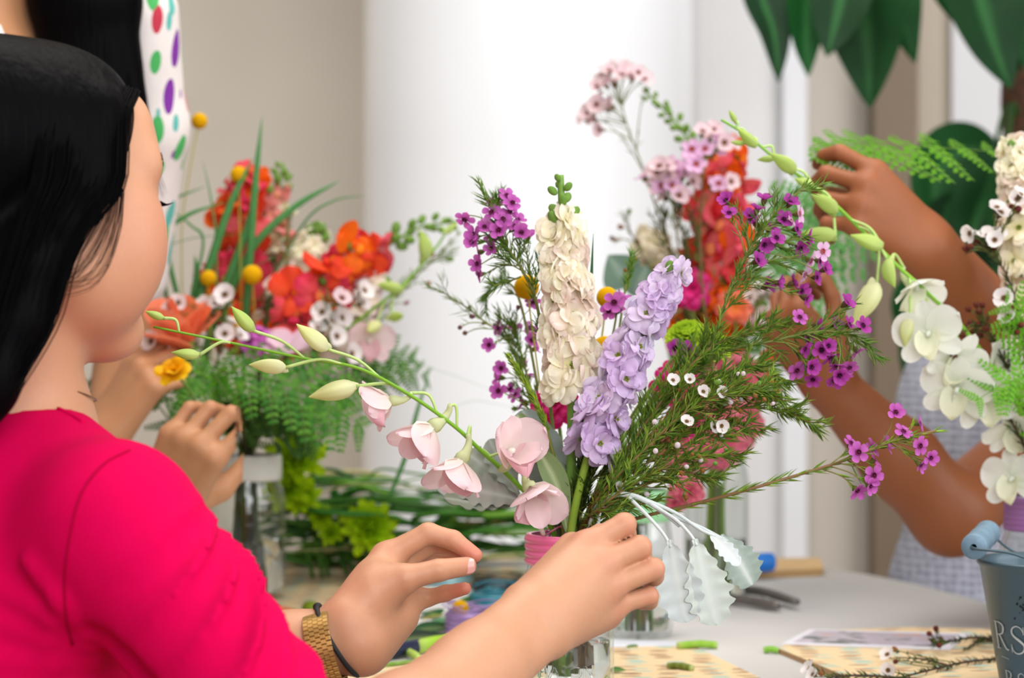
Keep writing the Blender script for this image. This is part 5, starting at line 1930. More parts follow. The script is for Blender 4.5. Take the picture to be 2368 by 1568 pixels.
sprig('waxflower_sprig', 'magenta waxflower sprig hidden low behind the cream stock', 'flower', [(1290, 1540, 2.03), (1296, 1240, 2.04), (1262, 1020, 2.10), (1222, 880, 2.13), (1200, 800, 2.15), (1185, 750, 2.15)], flowers=[(1191, 759), (1131, 798), (1153, 759), (1226, 759), (1229, 788), (1204, 839), (1159, 852), (1236, 807), (1153, 904), (1206, 840), (1155, 873), (1209, 932), (1192, 913), (1232, 700), (1180, 900), (1222, 870)], seed=15, t0=.5, dens=620, L=.017, kinds=W_DEEP[:1] + W_PURPLE, fsize=.0084, twigs=9, dj=.04, buds=[(1190, 945, None, [BUD_GREEN], .0042), (1166, 990, None, [BUD_GREEN], .0050), (1198, 712, None, [BUD_MAUVE], .0045)])
sprig('waxflower_sprig', 'thin budding waxflower sprig stretching towards the red snapdragons', 'flower', [(1285, 1540, 2.05), (1290, 1240, 2.06), (1235, 960, 2.14), (1180, 800, 2.18), (1110, 735, 2.20), (1040, 685, 2.20), (985, 660, 2.20)], seed=16, t0=.62, dens=190, L=.020, W=.0006, r0=.0018, r1=.0005, twigs=3, buds=[(1086, 711, None, [BUD_MAUVE], .0040), (1092, 732, None, [BUD_MAUVE], .0048), (1064, 757, None, [BUD_MAUVE], .0045), (1076, 770, None, [BUD_MAUVE], .0045), (1118, 748, None, [BUD_PINK], .0040)])
sprig('waxflower_sprig', 'thick yellow-green waxflower shoot left of the cream stock', 'flower', [(1300, 1540, 1.98), (1304, 1240, 1.975), (1285, 1080, 1.96), (1255, 970, 1.95), (1216, 890, 1.95), (1178, 828, 1.95)], seed=17, t0=.55, dens=1700, L=.013, W=.0008, r0=.0020, r1=.0012, ang=.4, cols=[rgb(120, 150, 30), rgb(100, 140, 36), rgb(150, 170, 40)])
sprig('waxflower_sprig', 'small feathery shoot behind the mauve waxflower', 'flower', [(1300, 1540, 2.03), (1300, 1240, 2.05), (1255, 960, 2.10), (1200, 690, 2.14), (1150, 655, 2.14), (1120, 690, 2.14)], seed=18, t0=.72, dens=900, L=.018, W=.0006, twigs=4, twigL=.03)
# the white-budded foliage mass
FOL = [rgb(92, 128, 40), rgb(118, 156, 46), rgb(74, 108, 40), rgb(146, 172, 58), rgb(104, 134, 52)]
TIPS = [
    ('bright needle shoot under the lime mums', [(1440, 1060), (1555, 895), (1650, 800), (1740, 768), (1822, 742)], 1.97, 1),
    ('arching needle shoot crossing the pink blooms', [(1430, 1070), (1560, 905), (1680, 858), (1760, 852), (1812, 880)], 1.98, 1),
    ('longest needle shoot drooping over the white pillar', [(1405, 1120), (1540, 1000), (1650, 952), (1765, 943), (1830, 955), (1892, 996)], 1.96, 1),
    ('needle shoot full of tiny white buds', [(1405, 1110), (1545, 970), (1660, 915), (1740, 905), (1795, 915)], 1.95, 2),
    ('dark needle shoot with white blossoms', [(1390, 1160), (1480, 1080), (1600, 1025), (1715, 1000)], 1.95, 2),
    ('short needle shoot pointing over the bare glass jar', [(1380, 1180), (1490, 1105), (1600, 1062), (1696, 1048)], 1.93, 2),
    ('lowest bushy needle shoot above the mint band', [(1380, 1190), (1480, 1125), (1580, 1095), (1655, 1110)], 1.94, 2),
    ('upright needle shoot beside the lilac stock', [(1400, 1110), (1480, 1000), (1545, 900), (1600, 845), (1640, 775)], 1.99, 1),
    ('brown-stemmed needle shoot in the middle of the spray', [(1385, 1150), (1490, 1040), (1590, 950), (1690, 905), (1770, 905)], 1.93, 2),
    ('short dark shoot over the wrist of the white arching leaf', [(1370, 1215), (1420, 1180), (1490, 1150)], 1.95, 1),
    ('soft needle shoot at the heart of the spray', [(1392, 1150), (1500, 1010), (1610, 900), (1690, 870), (1745, 838)], 1.96, 2),
    ('shaggy needle shoot leaning on the pink carnations', [(1390, 1165), (1520, 1030), (1640, 985), (1740, 975)], 1.97, 2),
]
rw = random.Random(77)
for i, (lb, pts, d0, bud) in enumerate(TIPS):
    bs, fl = [], []
    if bud == 2:
        for k in range(7):
            t = rw.uniform(.45, .95)
            q = spline([(float(a), float(b)) for a, b in pts], 20)[int(t * 19)]
            b = rw.choice([BUD_WHITE, BUD_WHITE, BUD_BROWN, BUD_BROWN, BUD_GREEN])
            bs.append((q[0] + rw.gauss(0, 26), q[1] + rw.gauss(0, 26), d0 - rw.uniform(.0, .03), [b], rw.uniform(.0034, .0050)))
    if i == 3:
        fl = [(1595, 878, 1.93), (1626, 906, 1.925), (1668, 906, 1.93)]
    if i == 8:
        fl = [(1556, 880, 1.93), (1668, 985, 1.92)]
    if i == 4:
        fl = [(1588, 975, 1.92), (1652, 988, 1.93)]
    if i == 6:
        fl = [(1430, 1128, 1.93)]
    sprig('waxflower_foliage', lb, 'foliage', [(1322 + i * 3, 1545, 2.0), (1338 + i * 2, 1240, 1.985)] + [(a, b, d0) for a, b in pts], seed=200 + i, t0=.28, dens=620, L=.0195, W=.00085, r0=.0018, r1=.0006, col=rgb(116, 88, 44), twigs=13, twigL=.038, ang=.5, cols=FOL, buds=bs, flowers=fl, kinds=W_WHITE, fsize=.0062, tw=.0004, twig_t0=.38)
sprig('waxflower_foliage', 'dark needle stems crowding the neck of the pink jar', 'foliage', [(1318, 1545, 1.99), (1330, 1240, 1.985), (1355, 1140, 1.97), (1385, 1060, 1.96)], seed=230, t0=.2, dens=1500, L=.02, W=.0007, r0=.002, r1=.001, twigs=10, twigL=.05, ang=.4, cols=[rgb(44, 70, 26), rgb(60, 90, 30)], buds=[(1452, 1052, 1.95, [BUD_WHITE], .0036), (1426, 1050, 1.95, [BUD_GREEN], .003), (1410, 1051, 1.95, [BUD_WHITE], .0036)])
# pink orchid spray in front of the left bouquet
orchid_spray('orchid_spray', 'pale pink orchid spray sweeping down from the chin to the pink-necked jar', [(1292, 1555, 2.0), (1290, 1300, 2.0), (1262, 1195, 1.98), (1180, 1104, 1.95), (1110, 1040, 1.94), (1050, 985, 1.93), (950, 915, 1.92), (830, 852, 1.91), (700, 828, 1.91), (530, 792, 1.91), (355, 756, 1.91)], 2.0, [
    (OBUD_GREEN, 378, 736, 0, 0.0101, (-.9, -.1, .35), .98), (OBUD_GREEN, 460, 822, -.005, 0.0142, (-1, -.1, .12), .90), (OBUD_GREEN, 585, 765, 0, 0.0173, (-.6, -.3, .72), .81),
    (OBUD_PALE, 660, 850, -.005, 0.0189, (-1, -.2, .08), .74), (OBUD_PALE, 757, 808, -.004, 0.0213, (-.72, -.3, .62), .67), (OBUD_PALE, 822, 893, -.004, 0.0250, (-.95, -.2, -.22), .61),
    (ORCHID_PINK[0], 905, 925, -.004, 0.0314, (-.85, -.15, -.30), .555), (ORCHID_PINK[2], 1000, 985, -.008, 0.0409, (-.55, -.25, -.65), .50), (ORCHID_PINK[0], 1065, 1062, -.014, 0.0396, (-.25, -.35, -.85), .45),
    (ORCHID_PINK[2], 1176, 1056, -.010, 0.0409, (.25, -.55, .30), .41), (ORCHID_PINK[2], 1230, 1128, -.020, 0.0396, (.15, -.65, -.55), .385)], 9)
# billy buttons, hot pink blooms and lime mums peeping through
billy('golden ball peeping out behind the mauve waxflower stems', [(1296, 1540, 2.03), (1300, 1240, 2.04), (1250, 900, 2.10), (1218, 664, 2.12)], 2.0, .0125)
billy('golden ball between the cream and the lilac spikes, upper one', [(1318, 1540, 2.03), (1326, 1240, 2.04), (1375, 900, 2.08), (1404, 688, 2.10)], 2.0, .0105)
billy('golden ball between the cream and the lilac spikes, lower one', [(1314, 1540, 2.03), (1322, 1240, 2.04), (1370, 960, 2.07), (1398, 808, 2.08)], 2.0, .013)
head_on_stem('pink_bloom', 'hot pink bloom half hidden behind the cream stock stem', 'flower', [(1305, 1540, 2.03), (1306, 1240, 2.04), (1300, 1050, 2.08), (1286, 935, 2.09)], 2.0, CARN_HOT, .024, (-.3, -.8, .3), seed=1)
head_on_stem('pink_bloom', 'hot pink bloom glowing behind the white buds', 'flower', [(1325, 1540, 2.03), (1345, 1240, 2.04), (1450, 1020, 2.10), (1560, 890, 2.12)], 2.0, CARN_HOT, .024, (.2, -.9, .2), heads=[(1590, 975, .01, .020, (.3, -.8, 0))], seed=2)
head_on_stem('lime_mum', 'lime green pompon mum beside the lilac stock', 'flower', [(1325, 1540, 2.04), (1345, 1240, 2.05), (1460, 980, 2.10), (1588, 778, 2.12)], 2.0, MUM_LIME, .021, (-.2, -.5, .8), heads=[(1648, 800, .0, .020, (.5, -.5, .6))], seed=3)
sprig('waxflower_sprig', 'violet waxflower trio tucked between the cream and lilac spikes', 'flower', [(1322, 1540, 2.02), (1330, 1240, 2.03), (1380, 950, 2.06), (1420, 760, 2.07), (1428, 700, 2.07)], flowers=[(1420, 700), (1432, 716), (1408, 720), (1440, 690)], seed=19, t0=.8, dens=500, kinds=W_PURPLE, fsize=.0095)
sprig('waxflower_sprig', 'violet waxflower pair under the lime mums', 'flower', [(1325, 1540, 2.02), (1345, 1240, 2.02), (1440, 1000, 2.03), (1540, 850, 2.04), (1585, 810, 2.04)], flowers=[(1568, 818), (1590, 810), (1562, 806)], seed=20, t0=.8, dens=500, kinds=W_DEEP, fsize=.0090)
sprig('waxflower_sprig', 'slim green waxflower shoot left of the lilac tip', 'flower', [(1322, 1540, 2.03), (1335, 1240, 2.04), (1410, 900, 2.08), (1444, 680, 2.1), (1462, 590, 2.1)], seed=21, t0=.75, dens=800, L=.018, buds=[(1446, 626, None, [BUD_BROWN], .004), (1470, 600, None, [BUD_BROWN], .004)])
# leaves at the jar's neck
MATTE = [blade_leaf(1, .17, rgb(120, 140, 96), rgb(160, 172, 130), 14, .25, -.15, 0, 1.6, 7, .55).mesh('leaf', FUZZ), blade_leaf(1, .13, rgb(96, 122, 72), rgb(140, 156, 108), 14, .3, .1, 0, 1.6, 7, .6).mesh('leaf', FUZZ)]
for lb, b, m, t, s, k in (('broad grey-green leaf with a rounded tip beside the pink orchid', (1312, 1230, 1.965), (1290, 1130, 1.955), (1248, 1045, 1.95), 1.05, 0), ('folded grey-green leaf rising left of the cream stem', (1312, 1232, 1.99), (1268, 1080, 1.975), (1196, 960, 1.97), 1.0, 1)):
    p0, p1, p2 = [np.array(tuple(P(*q))) for q in (b, m, t)]
    path = spline([p0, p1, p2], 14)
    u = np.linspace(0, 1, 14)
    w = .0095 * s * np.sin(np.pi * (.04 + .93 * u) ** 1.7) ** .7 + .0016
    tg_ = tang(path)
    sd = np.array([unit(np.cross(t_, (0.25, -1, .2))) for t_ in tg_])
    nn = np.cross(sd, tg_)
    v = np.linspace(-1, 1, 7)
    g = path[:, None] + sd[:, None] * (w[:, None] * v[None])[..., None] + nn[:, None] * (np.abs(v)[None] ** 1.5 * w[:, None] * .45)[..., None]
    mb = MB()
    cc = np.array(rgb(128, 146, 98))[None, None] + (np.array(rgb(176, 186, 140)) - np.array(rgb(128, 146, 98)))[None, None] * np.exp(-(v / .18) ** 2)[None, :, None] * np.ones((14, 1, 1))
    mb.grid(g, cc)
    mb.grid(g[:, ::-1] - nn[:, None] * .0006, cc[:, ::-1])
    tag(part('stock_leaf', mb.mesh('stock_leaf', FUZZ)), lb, 'leaf')
for lb, pts, w, c in (('narrow dark leaf standing in the pink jar against the orchid', [(1300, 1500), (1300, 1250), (1290, 1185), (1268, 1110)], .0042, rgb(84, 104, 50)), ('slim olive leaf low at the pink jar rim', [(1296, 1500), (1296, 1250), (1278, 1205), (1255, 1160)], .0028, rgb(106, 118, 70)), ('straight green blade behind the lilac stem', [(1318, 1500), (1326, 1240), (1350, 1130), (1382, 1030)], .0030, rgb(90, 130, 44)), ('short blade crossing the white curled stem', [(1330, 1500), (1338, 1240), (1362, 1195), (1392, 1170)], .0018, rgb(80, 120, 40)), ('dark green blade tip showing above the cream florets', [(1325, 1500), (1330, 1240), (1360, 800), (1372, 540)], .0030, rgb(40, 96, 44))):
    grass(lb, pts, 1.99, w, c, name='leaf_blade', cat='leaf')
mb = MB()
mb.tube(px_path([(1258, 1238, 1.975), (1248, 1215, 1.965), (1244, 1195, 1.96), (1250, 1170, 1.955)], 12), .0021, rgb(226, 224, 206), 8)
tag(part('cut_stalk', mb.mesh('cut_stalk', STEM)), 'pale cut stalk curving out of the pink jar rim', 'stem')
# dusty miller: one sprig hanging to the right of the hand, one behind the orchids
DM = thing('dusty_miller', 'white felted sprig arching over the hand, its leaves hanging down', 'foliage', P(1366, 1240, 1.975))
WHT, VEIN = rgb(212, 220, 218), rgb(226, 232, 226)
mb = MB()
main = px_path([(1345, 1400, 1.98), (1362, 1235, 1.975), (1370, 1195, 1.96), (1392, 1160, 1.94), (1428, 1144, 1.93), (1475, 1150, 1.92), (1530, 1182, 1.91), (1572, 1216, 1.90)], 40)
mb.tube(main, np.linspace(.0030, .0020, 40), WHT, 9)
for pts in ([(1450, 1146, 1.925), (1500, 1196, 1.90), (1534, 1235, 1.89), (1552, 1266, 1.885)], [(1500, 1163, 1.915), (1560, 1200, 1.90), (1595, 1235, 1.89), (1612, 1262, 1.885)], [(1480, 1150, 1.92), (1560, 1185, 1.91), (1620, 1225, 1.90), (1655, 1240, 1.90)], [(1540, 1190, 1.91), (1610, 1215, 1.92), (1660, 1240, 1.925), (1682, 1252, 1.93)], [(1362, 1240, 1.97), (1366, 1205, 1.95), (1378, 1188, 1.945), (1385, 1200, 1.94), (1380, 1225, 1.935)]):
    mb.tube(px_path(pts, 16), np.linspace(.0018, .0014, 16), WHT, 7)
part('stem', mb.mesh('stem', FUZZ), DM)
for k, (b, t, Lw, tw_, up, sd_) in enumerate((((1548, 1248, 1.885), (1588, 1442, 1.89), .27, .2, (-.1, -1, .1), 1), ((1606, 1246, 1.885), (1654, 1444, 1.90), .27, -.25, (.25, -1, .1), 2), ((1640, 1232, 1.90), (1712, 1304, 1.89), .24, .3, (-.1, -.8, .6), 3), ((1668, 1236, 1.93), (1748, 1352, 1.935), .33, -.4, (.35, -.9, .3), 4))):
    a, b2 = np.array(tuple(P(*b))), np.array(tuple(P(*t)))
    L = np.linalg.norm(b2 - a)
    me = lobed_leaf('leaf', FUZZ, 1.0, Lw, (WHT, rgb(214, 222, 212), rgb(214, 220, 220), rgb(168, 182, 170))[k], VEIN, 5 + k % 2, (-.06, .04, -.1, -.12)[k], sd_, (.20, .26, .3, .22)[k], tw_)
    part('leaf', me, DM, along(a, b2 - a, up, L))
DM2 = thing('dusty_miller', 'grey felted leaves spread behind the pink orchids', 'foliage', P(1290, 1240, 2.02))
mb = MB()
mb.tube(px_path([(1296, 1400, 2.0), (1290, 1238, 2.02), (1245, 1190, 2.03), (1190, 1150, 2.03)], 20), .0018, rgb(170, 172, 160), 7)
part('stem', mb.mesh('stem', FUZZ), DM2)
for k, (b, t, Lw, up, c) in enumerate((((1205, 1158, 2.02), (1056, 1118, 2.0), .30, (0, -.8, .6), rgb(158, 156, 148)), ((1190, 1165, 2.02), (1022, 1170, 1.99), .20, (0, -.6, .8), rgb(132, 138, 118)), ((1200, 1150, 2.03), (1005, 1128, 2.02), .16, (0, -.8, .5), rgb(178, 184, 178)), ((1195, 1140, 2.03), (1082, 1040, 2.03), .30, (.3, -.8, .2), rgb(148, 156, 140)), ((1200, 1145, 2.02), (1128, 1020, 2.03), .26, (.3, -.9, .1), rgb(160, 168, 156)), ((1310, 1225, 2.01), (1215, 950, 2.0), .20, (.2, -1, .1), rgb(150, 162, 154)))):
    a, b2 = np.array(tuple(P(*b))), np.array(tuple(P(*t)))
    me = lobed_leaf('leaf', FUZZ, 1.0, Lw, c, lerp(c, (1, 1, 1), .25), 5, (-.1, .12, .05, -.15, .1, -.1)[k], 10 + k, .30 if k < 5 else .08)
    part('leaf', me, DM2, along(a, b2 - a, up, np.linalg.norm(b2 - a)))


# ---------------------------------------------------------------- the bouquet in the white-banded jar
LB = 2.78


def Lp(*q):
    """A stem path that starts in the white-banded jar."""
    return [(560 + (q[0][0] - 560) * .08, 1340, LB), (566 + (q[0][0] - 560) * .06, 1060, LB)] + list(q)


spike('snapdragon', 'tall orange and coral snapdragon behind the long green blades', 'flower', Lp((545, 800, 2.82), (540, 640, 2.84), (552, 500, 2.84), (572, 395, 2.84)), .42, .99, 30, .026, .037, SNAP_ORANGE + SNAP_CORAL[2:], 301, tipbuds=2, taper=.35, lift=.3, d=LB)
spike('snapdragon', 'pale snapdragon with green tip beside the orange one', 'flower', Lp((610, 800, 2.86), (622, 640, 2.88), (640, 480, 2.88), (655, 375, 2.88)), .5, .86, 18, .020, .030, SNAP_PALE, 302, tipbuds=10, taper=.45, d=LB)
spike('snapdragon', 'red snapdragon leaning over the pink sweet pea', 'flower', Lp((630, 830, 2.72), (690, 720, 2.70), (770, 640, 2.70), (850, 560, 2.70)), .45, .99, 15, .022, .040, SNAP_ORANGE, 303, tipbuds=0, taper=.2, d=LB, lift=.5)
spike('snapdragon', 'coral snapdragon whose green bud tip points at the white pillar', 'flower', Lp((700, 780, 2.80), (780, 690, 2.80), (860, 600, 2.80), (960, 530, 2.80), (1058, 512, 2.80)), .50, .74, 12, .018, .032, SNAP_CORAL + SNAP_PALE, 304, tipbuds=16, taper=.4, d=LB, lift=.5)
spike('stock_flower', 'cream stock spike between the two red snapdragons', 'flower', Lp((625, 840, 2.80), (662, 700, 2.82), (705, 600, 2.82), (748, 515, 2.82)), .45, .93, 26, .019, .027, CREAM, 305, tipbuds=9, taper=.35, d=LB)
spike('stock_flower', 'blush stock with open florets low beside the fern', 'flower', Lp((700, 880, 2.74), (760, 780, 2.72), (830, 690, 2.72), (880, 620, 2.72)), .48, .95, 16, .016, .030, [PEA_PINK] + CREAM[4:], 306, tipbuds=2, taper=.3, d=LB, lift=.5)
orchid_spray('orchid_spray', 'green-budded orchid stem slanting away from the white-banded jar', Lp((720, 830, 2.70), (830, 740, 2.69), (930, 660, 2.68), (1010, 570, 2.68), (1040, 520, 2.68)), LB, [
    (OBUD_GREEN, 930, 670, 0, .020, (-.9, -.3, .2), .72), (OBUD_GREEN, 985, 600, 0, .022, (-.2, -.2, 1), .85), (OBUD_PALE, 870, 750, -.01, .022, (-.2, -.8, -.2), .62), (OBUD_GREEN, 905, 735, -.01, .018, (.4, -.8, .1), .66), (ORCHID_PINK[1], 850, 790, -.01, .034, (.3, -.8, -.1), .55), (OBUD_GREEN, 1030, 540, 0, .012, (.6, 0, .6), .97)], 307, r0=.003, r1=.0012)
billy('golden ball held highest on a thin stalk against the beige wall', Lp((440, 860, 2.80), (420, 560, 2.82), (438, 400, 2.82), (461, 280, 2.82)), LB, .0108)
billy('golden ball at the tip of the orange snapdragon', Lp((560, 800, 2.76), (556, 600, 2.76), (552, 404, 2.76)), LB, .0112)
billy('golden ball on a straight stalk left of the cream stock', Lp((585, 860, 2.70), (590, 760, 2.70), (583, 636, 2.70)), LB, .0125)
billy('golden ball half buried among the orange snapdragon florets', Lp((500, 860, 2.75), (485, 740, 2.74), (482, 644, 2.74)), LB, .0105)
billy('golden ball low under the white waxflowers', Lp((545, 880, 2.68), (548, 820, 2.67), (545, 748, 2.66)), LB, .0090)
head_on_stem('yellow_bloom', 'yellow ranunculus right above the gripping hand', 'flower', Lp((480, 980, 2.60), (440, 905, 2.46), (404, 862, 2.42)), LB, RANUN_YELLOW, .021, (-.2, -.6, .8))
head_on_stem('orange_rose', 'orange rose bloom with peach petals near the chin', 'flower', Lp((500, 920, 2.66), (450, 840, 2.62), (420, 806, 2.60)), LB, ROSE_ORANGE, .064, (.04, -.25, 1))
head_on_stem('sweet_pea', 'pale lilac sweet pea bloom below the red snapdragon', 'flower', Lp((620, 900, 2.66), (650, 850, 2.64), (664, 815, 2.63)), LB, PEA_PINK, .036, (.0, -.5, .9), heads=[(700, 880, 0, .026, (0, -.8, -.2))])
GB = rgb(60, 116, 54)
for i, (lb, pts, w) in enumerate((
    ('broad green blade rising highest, straight up', [(560, 900), (575, 640), (590, 430), (606, 270)], .0050), ('broad green blade crossing the orange snapdragon', [(420, 800), (470, 660), (530, 480), (585, 365)], .0056),
    ('long green blade arching towards the white pillar', [(500, 760), (580, 580), (680, 480), (785, 418)], .0050), ('broad green blade behind the orange rose', [(450, 900), (510, 700), (560, 560), (600, 430)], .0060),
    ('thin blade curving out by the eyelashes', [(395, 760), (368, 560), (372, 480), (475, 430)], .0028), ('green blade bowed low beside the cheek', [(430, 760), (385, 560), (430, 500), (520, 468)], .0032), ('thin blade running level beside the cheek', [(380, 570), (440, 552), (500, 545), (590, 540)], .0022),
    ('thin blade sloping across the pale snapdragon', [(480, 740), (560, 640), (640, 590), (740, 540)], .0022), ('thin blade below the sloping one', [(520, 760), (600, 690), (700, 640), (790, 600)], .0020), ('faint hair-thin blade tip right of the pale snapdragon', [(600, 700), (700, 520), (770, 465), (845, 452)], .0016),
    ('thin blade crossing the floral sleeve', [(440, 700), (470, 560), (440, 520), (390, 480)], .0018), ('faint thin blade leaning left of the highest golden ball stalk', [(500, 700), (500, 560), (488, 460), (468, 370)], .0014),
    ('dark blade low behind the orange rose', [(430, 900), (440, 740), (455, 640), (450, 590)], .0050), ('wiry blade sweeping from the fern to the purple waxflowers', [(700, 900), (900, 838), (1030, 862), (1190, 925)], .0011), ('wiry blade bowing in front of the pale wall', [(1030, 950), (1090, 928), (1150, 935), (1210, 950)], .0010), ('upright blade between the jars', [(900, 1150), (940, 1050), (965, 950), (992, 868)], .0030))):
    grass(lb, pts, 2.74 + .012 * (i % 5), w, lerp(GB, rgb(96, 150, 80), (i % 4) * .18), name='green_blade', cat='leaf', tipc=rgb(84, 150, 84))
sprig('waxflower_sprig', 'white waxflower cluster right beside the orange rose', 'flower', Lp((500, 900, 2.64), (510, 800, 2.62), (520, 720, 2.62), (528, 670, 2.62)), d=LB, flowers=[(520, 682), (517, 713), (520, 772), (555, 776), (488, 720), (465, 722), (445, 770), (455, 800), (500, 700), (472, 705), (530, 745), (395, 715, 2.58), (412, 700, 2.58), (350, 790, 2.58), (540, 850), (515, 855)], buds=[(498, 735, None, [BUD_DARK], .006), (485, 745, None, [BUD_DARK], .006), (508, 748, None, [BUD_DARK], .006), (470, 845, None, [BUD_WHITE], .007)], seed=310, kinds=W_WHITE, fsize=.0125, dens=300, L=.022, col=rgb(70, 50, 40), twigs=6)
sprig('waxflower_sprig', 'white waxflower cluster beneath the red snapdragon', 'flower', Lp((690, 900, 2.64), (730, 800, 2.62), (755, 740, 2.62), (770, 690, 2.62)), d=LB, flowers=[(735, 760), (766, 742), (775, 722), (752, 720), (790, 735), (778, 778), (745, 722), (812, 818), (790, 690, None, W_BLUSH), (842, 672), (830, 690), (838, 700)], buds=[(745, 745, None, [BUD_DARK], .006), (725, 740, None, [BUD_DARK], .006), (822, 670, None, [BUD_DARK], .007), (815, 690, None, [BUD_DARK], .006), (800, 840, None, [BUD_DARK], .006), (836, 846, None, [BUD_WHITE], .007)], seed=311, kinds=W_WHITE, fsize=.0125, dens=300, L=.022, col=rgb(80, 56, 44), twigs=6)
sprig('waxflower_sprig', 'dark waxflower buds upright by the cream stock', 'flower', Lp((600, 880, 2.66), (612, 770, 2.65), (622, 690, 2.65)), d=LB, buds=[(616, 700, None, [BUD_DARK], .007), (626, 690, None, [BUD_DARK], .007), (612, 715, None, [BUD_DARK], .007), (630, 706, None, [BUD_DARK], .007), (618, 728, None, [BUD_DARK], .006)], seed=312, dens=700, L=.02, cols=[rgb(40, 66, 30), rgb(56, 80, 36)], col=rgb(60, 44, 34))
sprig('waxflower_sprig', 'violet waxflowers just above the pink orchid stem', 'flower', Lp((560, 900, 2.66), (575, 820, 2.64), (590, 780, 2.64)), d=LB, flowers=[(593, 796), (575, 790), (585, 815), (608, 800), (600, 770)], seed=313, kinds=W_PURPLE, fsize=.0125, dens=300)
sprig('waxflower_sprig', 'budding waxflower shoot along the slanting orchid stem', 'flower', Lp((740, 860, 2.74), (860, 740, 2.74), (960, 640, 2.74), (1045, 560, 2.74)), d=LB, buds=[(990, 655, None, [BUD_BROWN], .006), (940, 700, None, [BUD_PINK], .006), (1000, 590, None, [BUD_BROWN], .006), (1040, 600, None, [BUD_GREEN], .007), (1060, 540, None, [BUD_GREEN], .005)], seed=314, dens=300, L=.02, twigs=7, t0=.5)
sprig('waxflower_sprig', 'thin upright shoot in front of the cream stock', 'flower', Lp((640, 780, 2.78), (660, 640, 2.78), (668, 500, 2.78)), d=LB, seed=315, dens=420, L=.018, twigs=5, t0=.5, cols=[rgb(104, 124, 70), rgb(120, 140, 84)], buds=[(655, 520, None, [BUD_BROWN], .006), (650, 585, None, [BUD_BROWN], .006)])
fern('fern_frond', 'fern frond drooping over the white neck band', [(430, 900, 2.58), (520, 862, 2.56), (640, 882, 2.54), (740, 925, 2.54), (835, 985, 2.54)], 2.55, .165, 320, n=11, tilt=(.1, -.75, .65))
fern('fern_frond', 'fern frond tucked against the gripping fist', [(560, 960, 2.60), (500, 895, 2.56), (440, 880, 2.55), (385, 925, 2.54)], 2.55, .12, 321, n=8, tilt=(0, -.8, .6))
fern('fern_frond', 'fern frond showing its tip under the orchid stem', [(640, 1000, 2.76), (760, 900, 2.76), (870, 842, 2.76), (955, 828, 2.76)], 2.76, .10, 322, n=9, tilt=(.2, -.7, .6))
fern('fern_frond', 'lower fern frond pointing right above the clippings', [(640, 1010, 2.80), (780, 910, 2.80), (900, 868, 2.80), (985, 872, 2.80)], 2.8, .085, 323, n=9, tilt=(.1, -.8, .5))
fern('fern_frond', 'dark fern frond behind the fingers and the jaw', [(420, 1010, 2.66), (330, 900, 2.66), (270, 920, 2.66), (200, 985, 2.66)], 2.66, .15, 324, n=9, tilt=(0, -.8, .6), col=rgb(46, 104, 34))
fern('fern_frond', 'deep green fern frond shading the jar mouth', [(585, 1050, 2.70), (620, 980, 2.68), (690, 960, 2.66), (740, 1010, 2.66)], 2.68, .13, 325, n=9, tilt=(.1, -.9, .3), col=rgb(40, 84, 38))
for i, (lb, t) in enumerate((('dark leafy stem in the white-banded jar, next to the fist', (520, 930)), ('dark leafy stem in the white-banded jar, behind the fern', (600, 900)), ('dark leafy stem in the white-banded jar, leaning away from the fist', (690, 930)))):
    path = px_path([(540 + 28 * i, 1330), (556 + 14 * i, 1055), ((560 + t[0]) / 2, 990), t], 30, 2.78 - .02 * i)
    st = thing('leafy_stem', lb, 'foliage', path[0])
    stem_part(st, path, .0026, .0014, rgb(56, 60, 34), 7)
    rr = random.Random(330 + i)
    for k in range(12):
        j = 15 + k
        f = frame_z(tang(path)[j])
        a = rr.random() * 6.28
        part('leaf', LEAFM[2], st, along(path[j], f[:, 0] * math.cos(a) + f[:, 1] * math.sin(a) + tang(path)[j] * .5, tang(path)[j], rr.uniform(.045, .075)))
for i in range(7):
    grass(ORD[i] + ' dark stem from the fist inside the white-banded jar', [(530 + 13 * i, 1362), (545 + 8 * i, 1200), (552 + 7 * i, 1040)], 2.77 + .006 * (i % 3), .0030, lerp(rgb(70, 84, 40), rgb(64, 50, 40), (i % 3) / 2), group='bare stems in the white-banded jar', name='cut_flower_stem', cat='stem', flat=1)

# ---------------------------------------------------------------- bouquet in the bare jar and the mint-banded jar
RB = 2.76


def Rp(*q):
    return [(1650 + (q[0][0] - 1640) * .12, 1360, RB), (1652 + (q[0][0] - 1640) * .10, 1060, RB)] + list(q)


spike('snapdragon', 'tall coral red snapdragon standing beside the waxflowers', 'flower', Rp((1650, 860, 2.74), (1655, 700, 2.74), (1664, 520, 2.74), (1690, 345, 2.74)), .45, .985, 36, .026, .037, SNAP_CORAL + SNAP_ORANGE[:1], 401, tipbuds=0, taper=.15, d=RB, lift=.35)
spike('snapdragon', 'arched snapdragon tip of green buds above the pink waxflowers', 'flower', Rp((1640, 820, 2.80), (1642, 560, 2.82), (1612, 370, 2.82), (1560, 280, 2.82), (1486, 205, 2.82)), .56, .66, 5, .018, .026, SNAP_PALE, 402, tipbuds=22, taper=.5, d=RB)
spike('stock_flower', 'yellow-cream stock behind the round eucalyptus leaf', 'flower', Rp((1560, 860, 2.84), (1530, 700, 2.86), (1510, 600, 2.86), (1505, 535, 2.86)), .55, .97, 16, .020, .030, CREAM[:4], 403, tipbuds=0, taper=.3, d=RB)
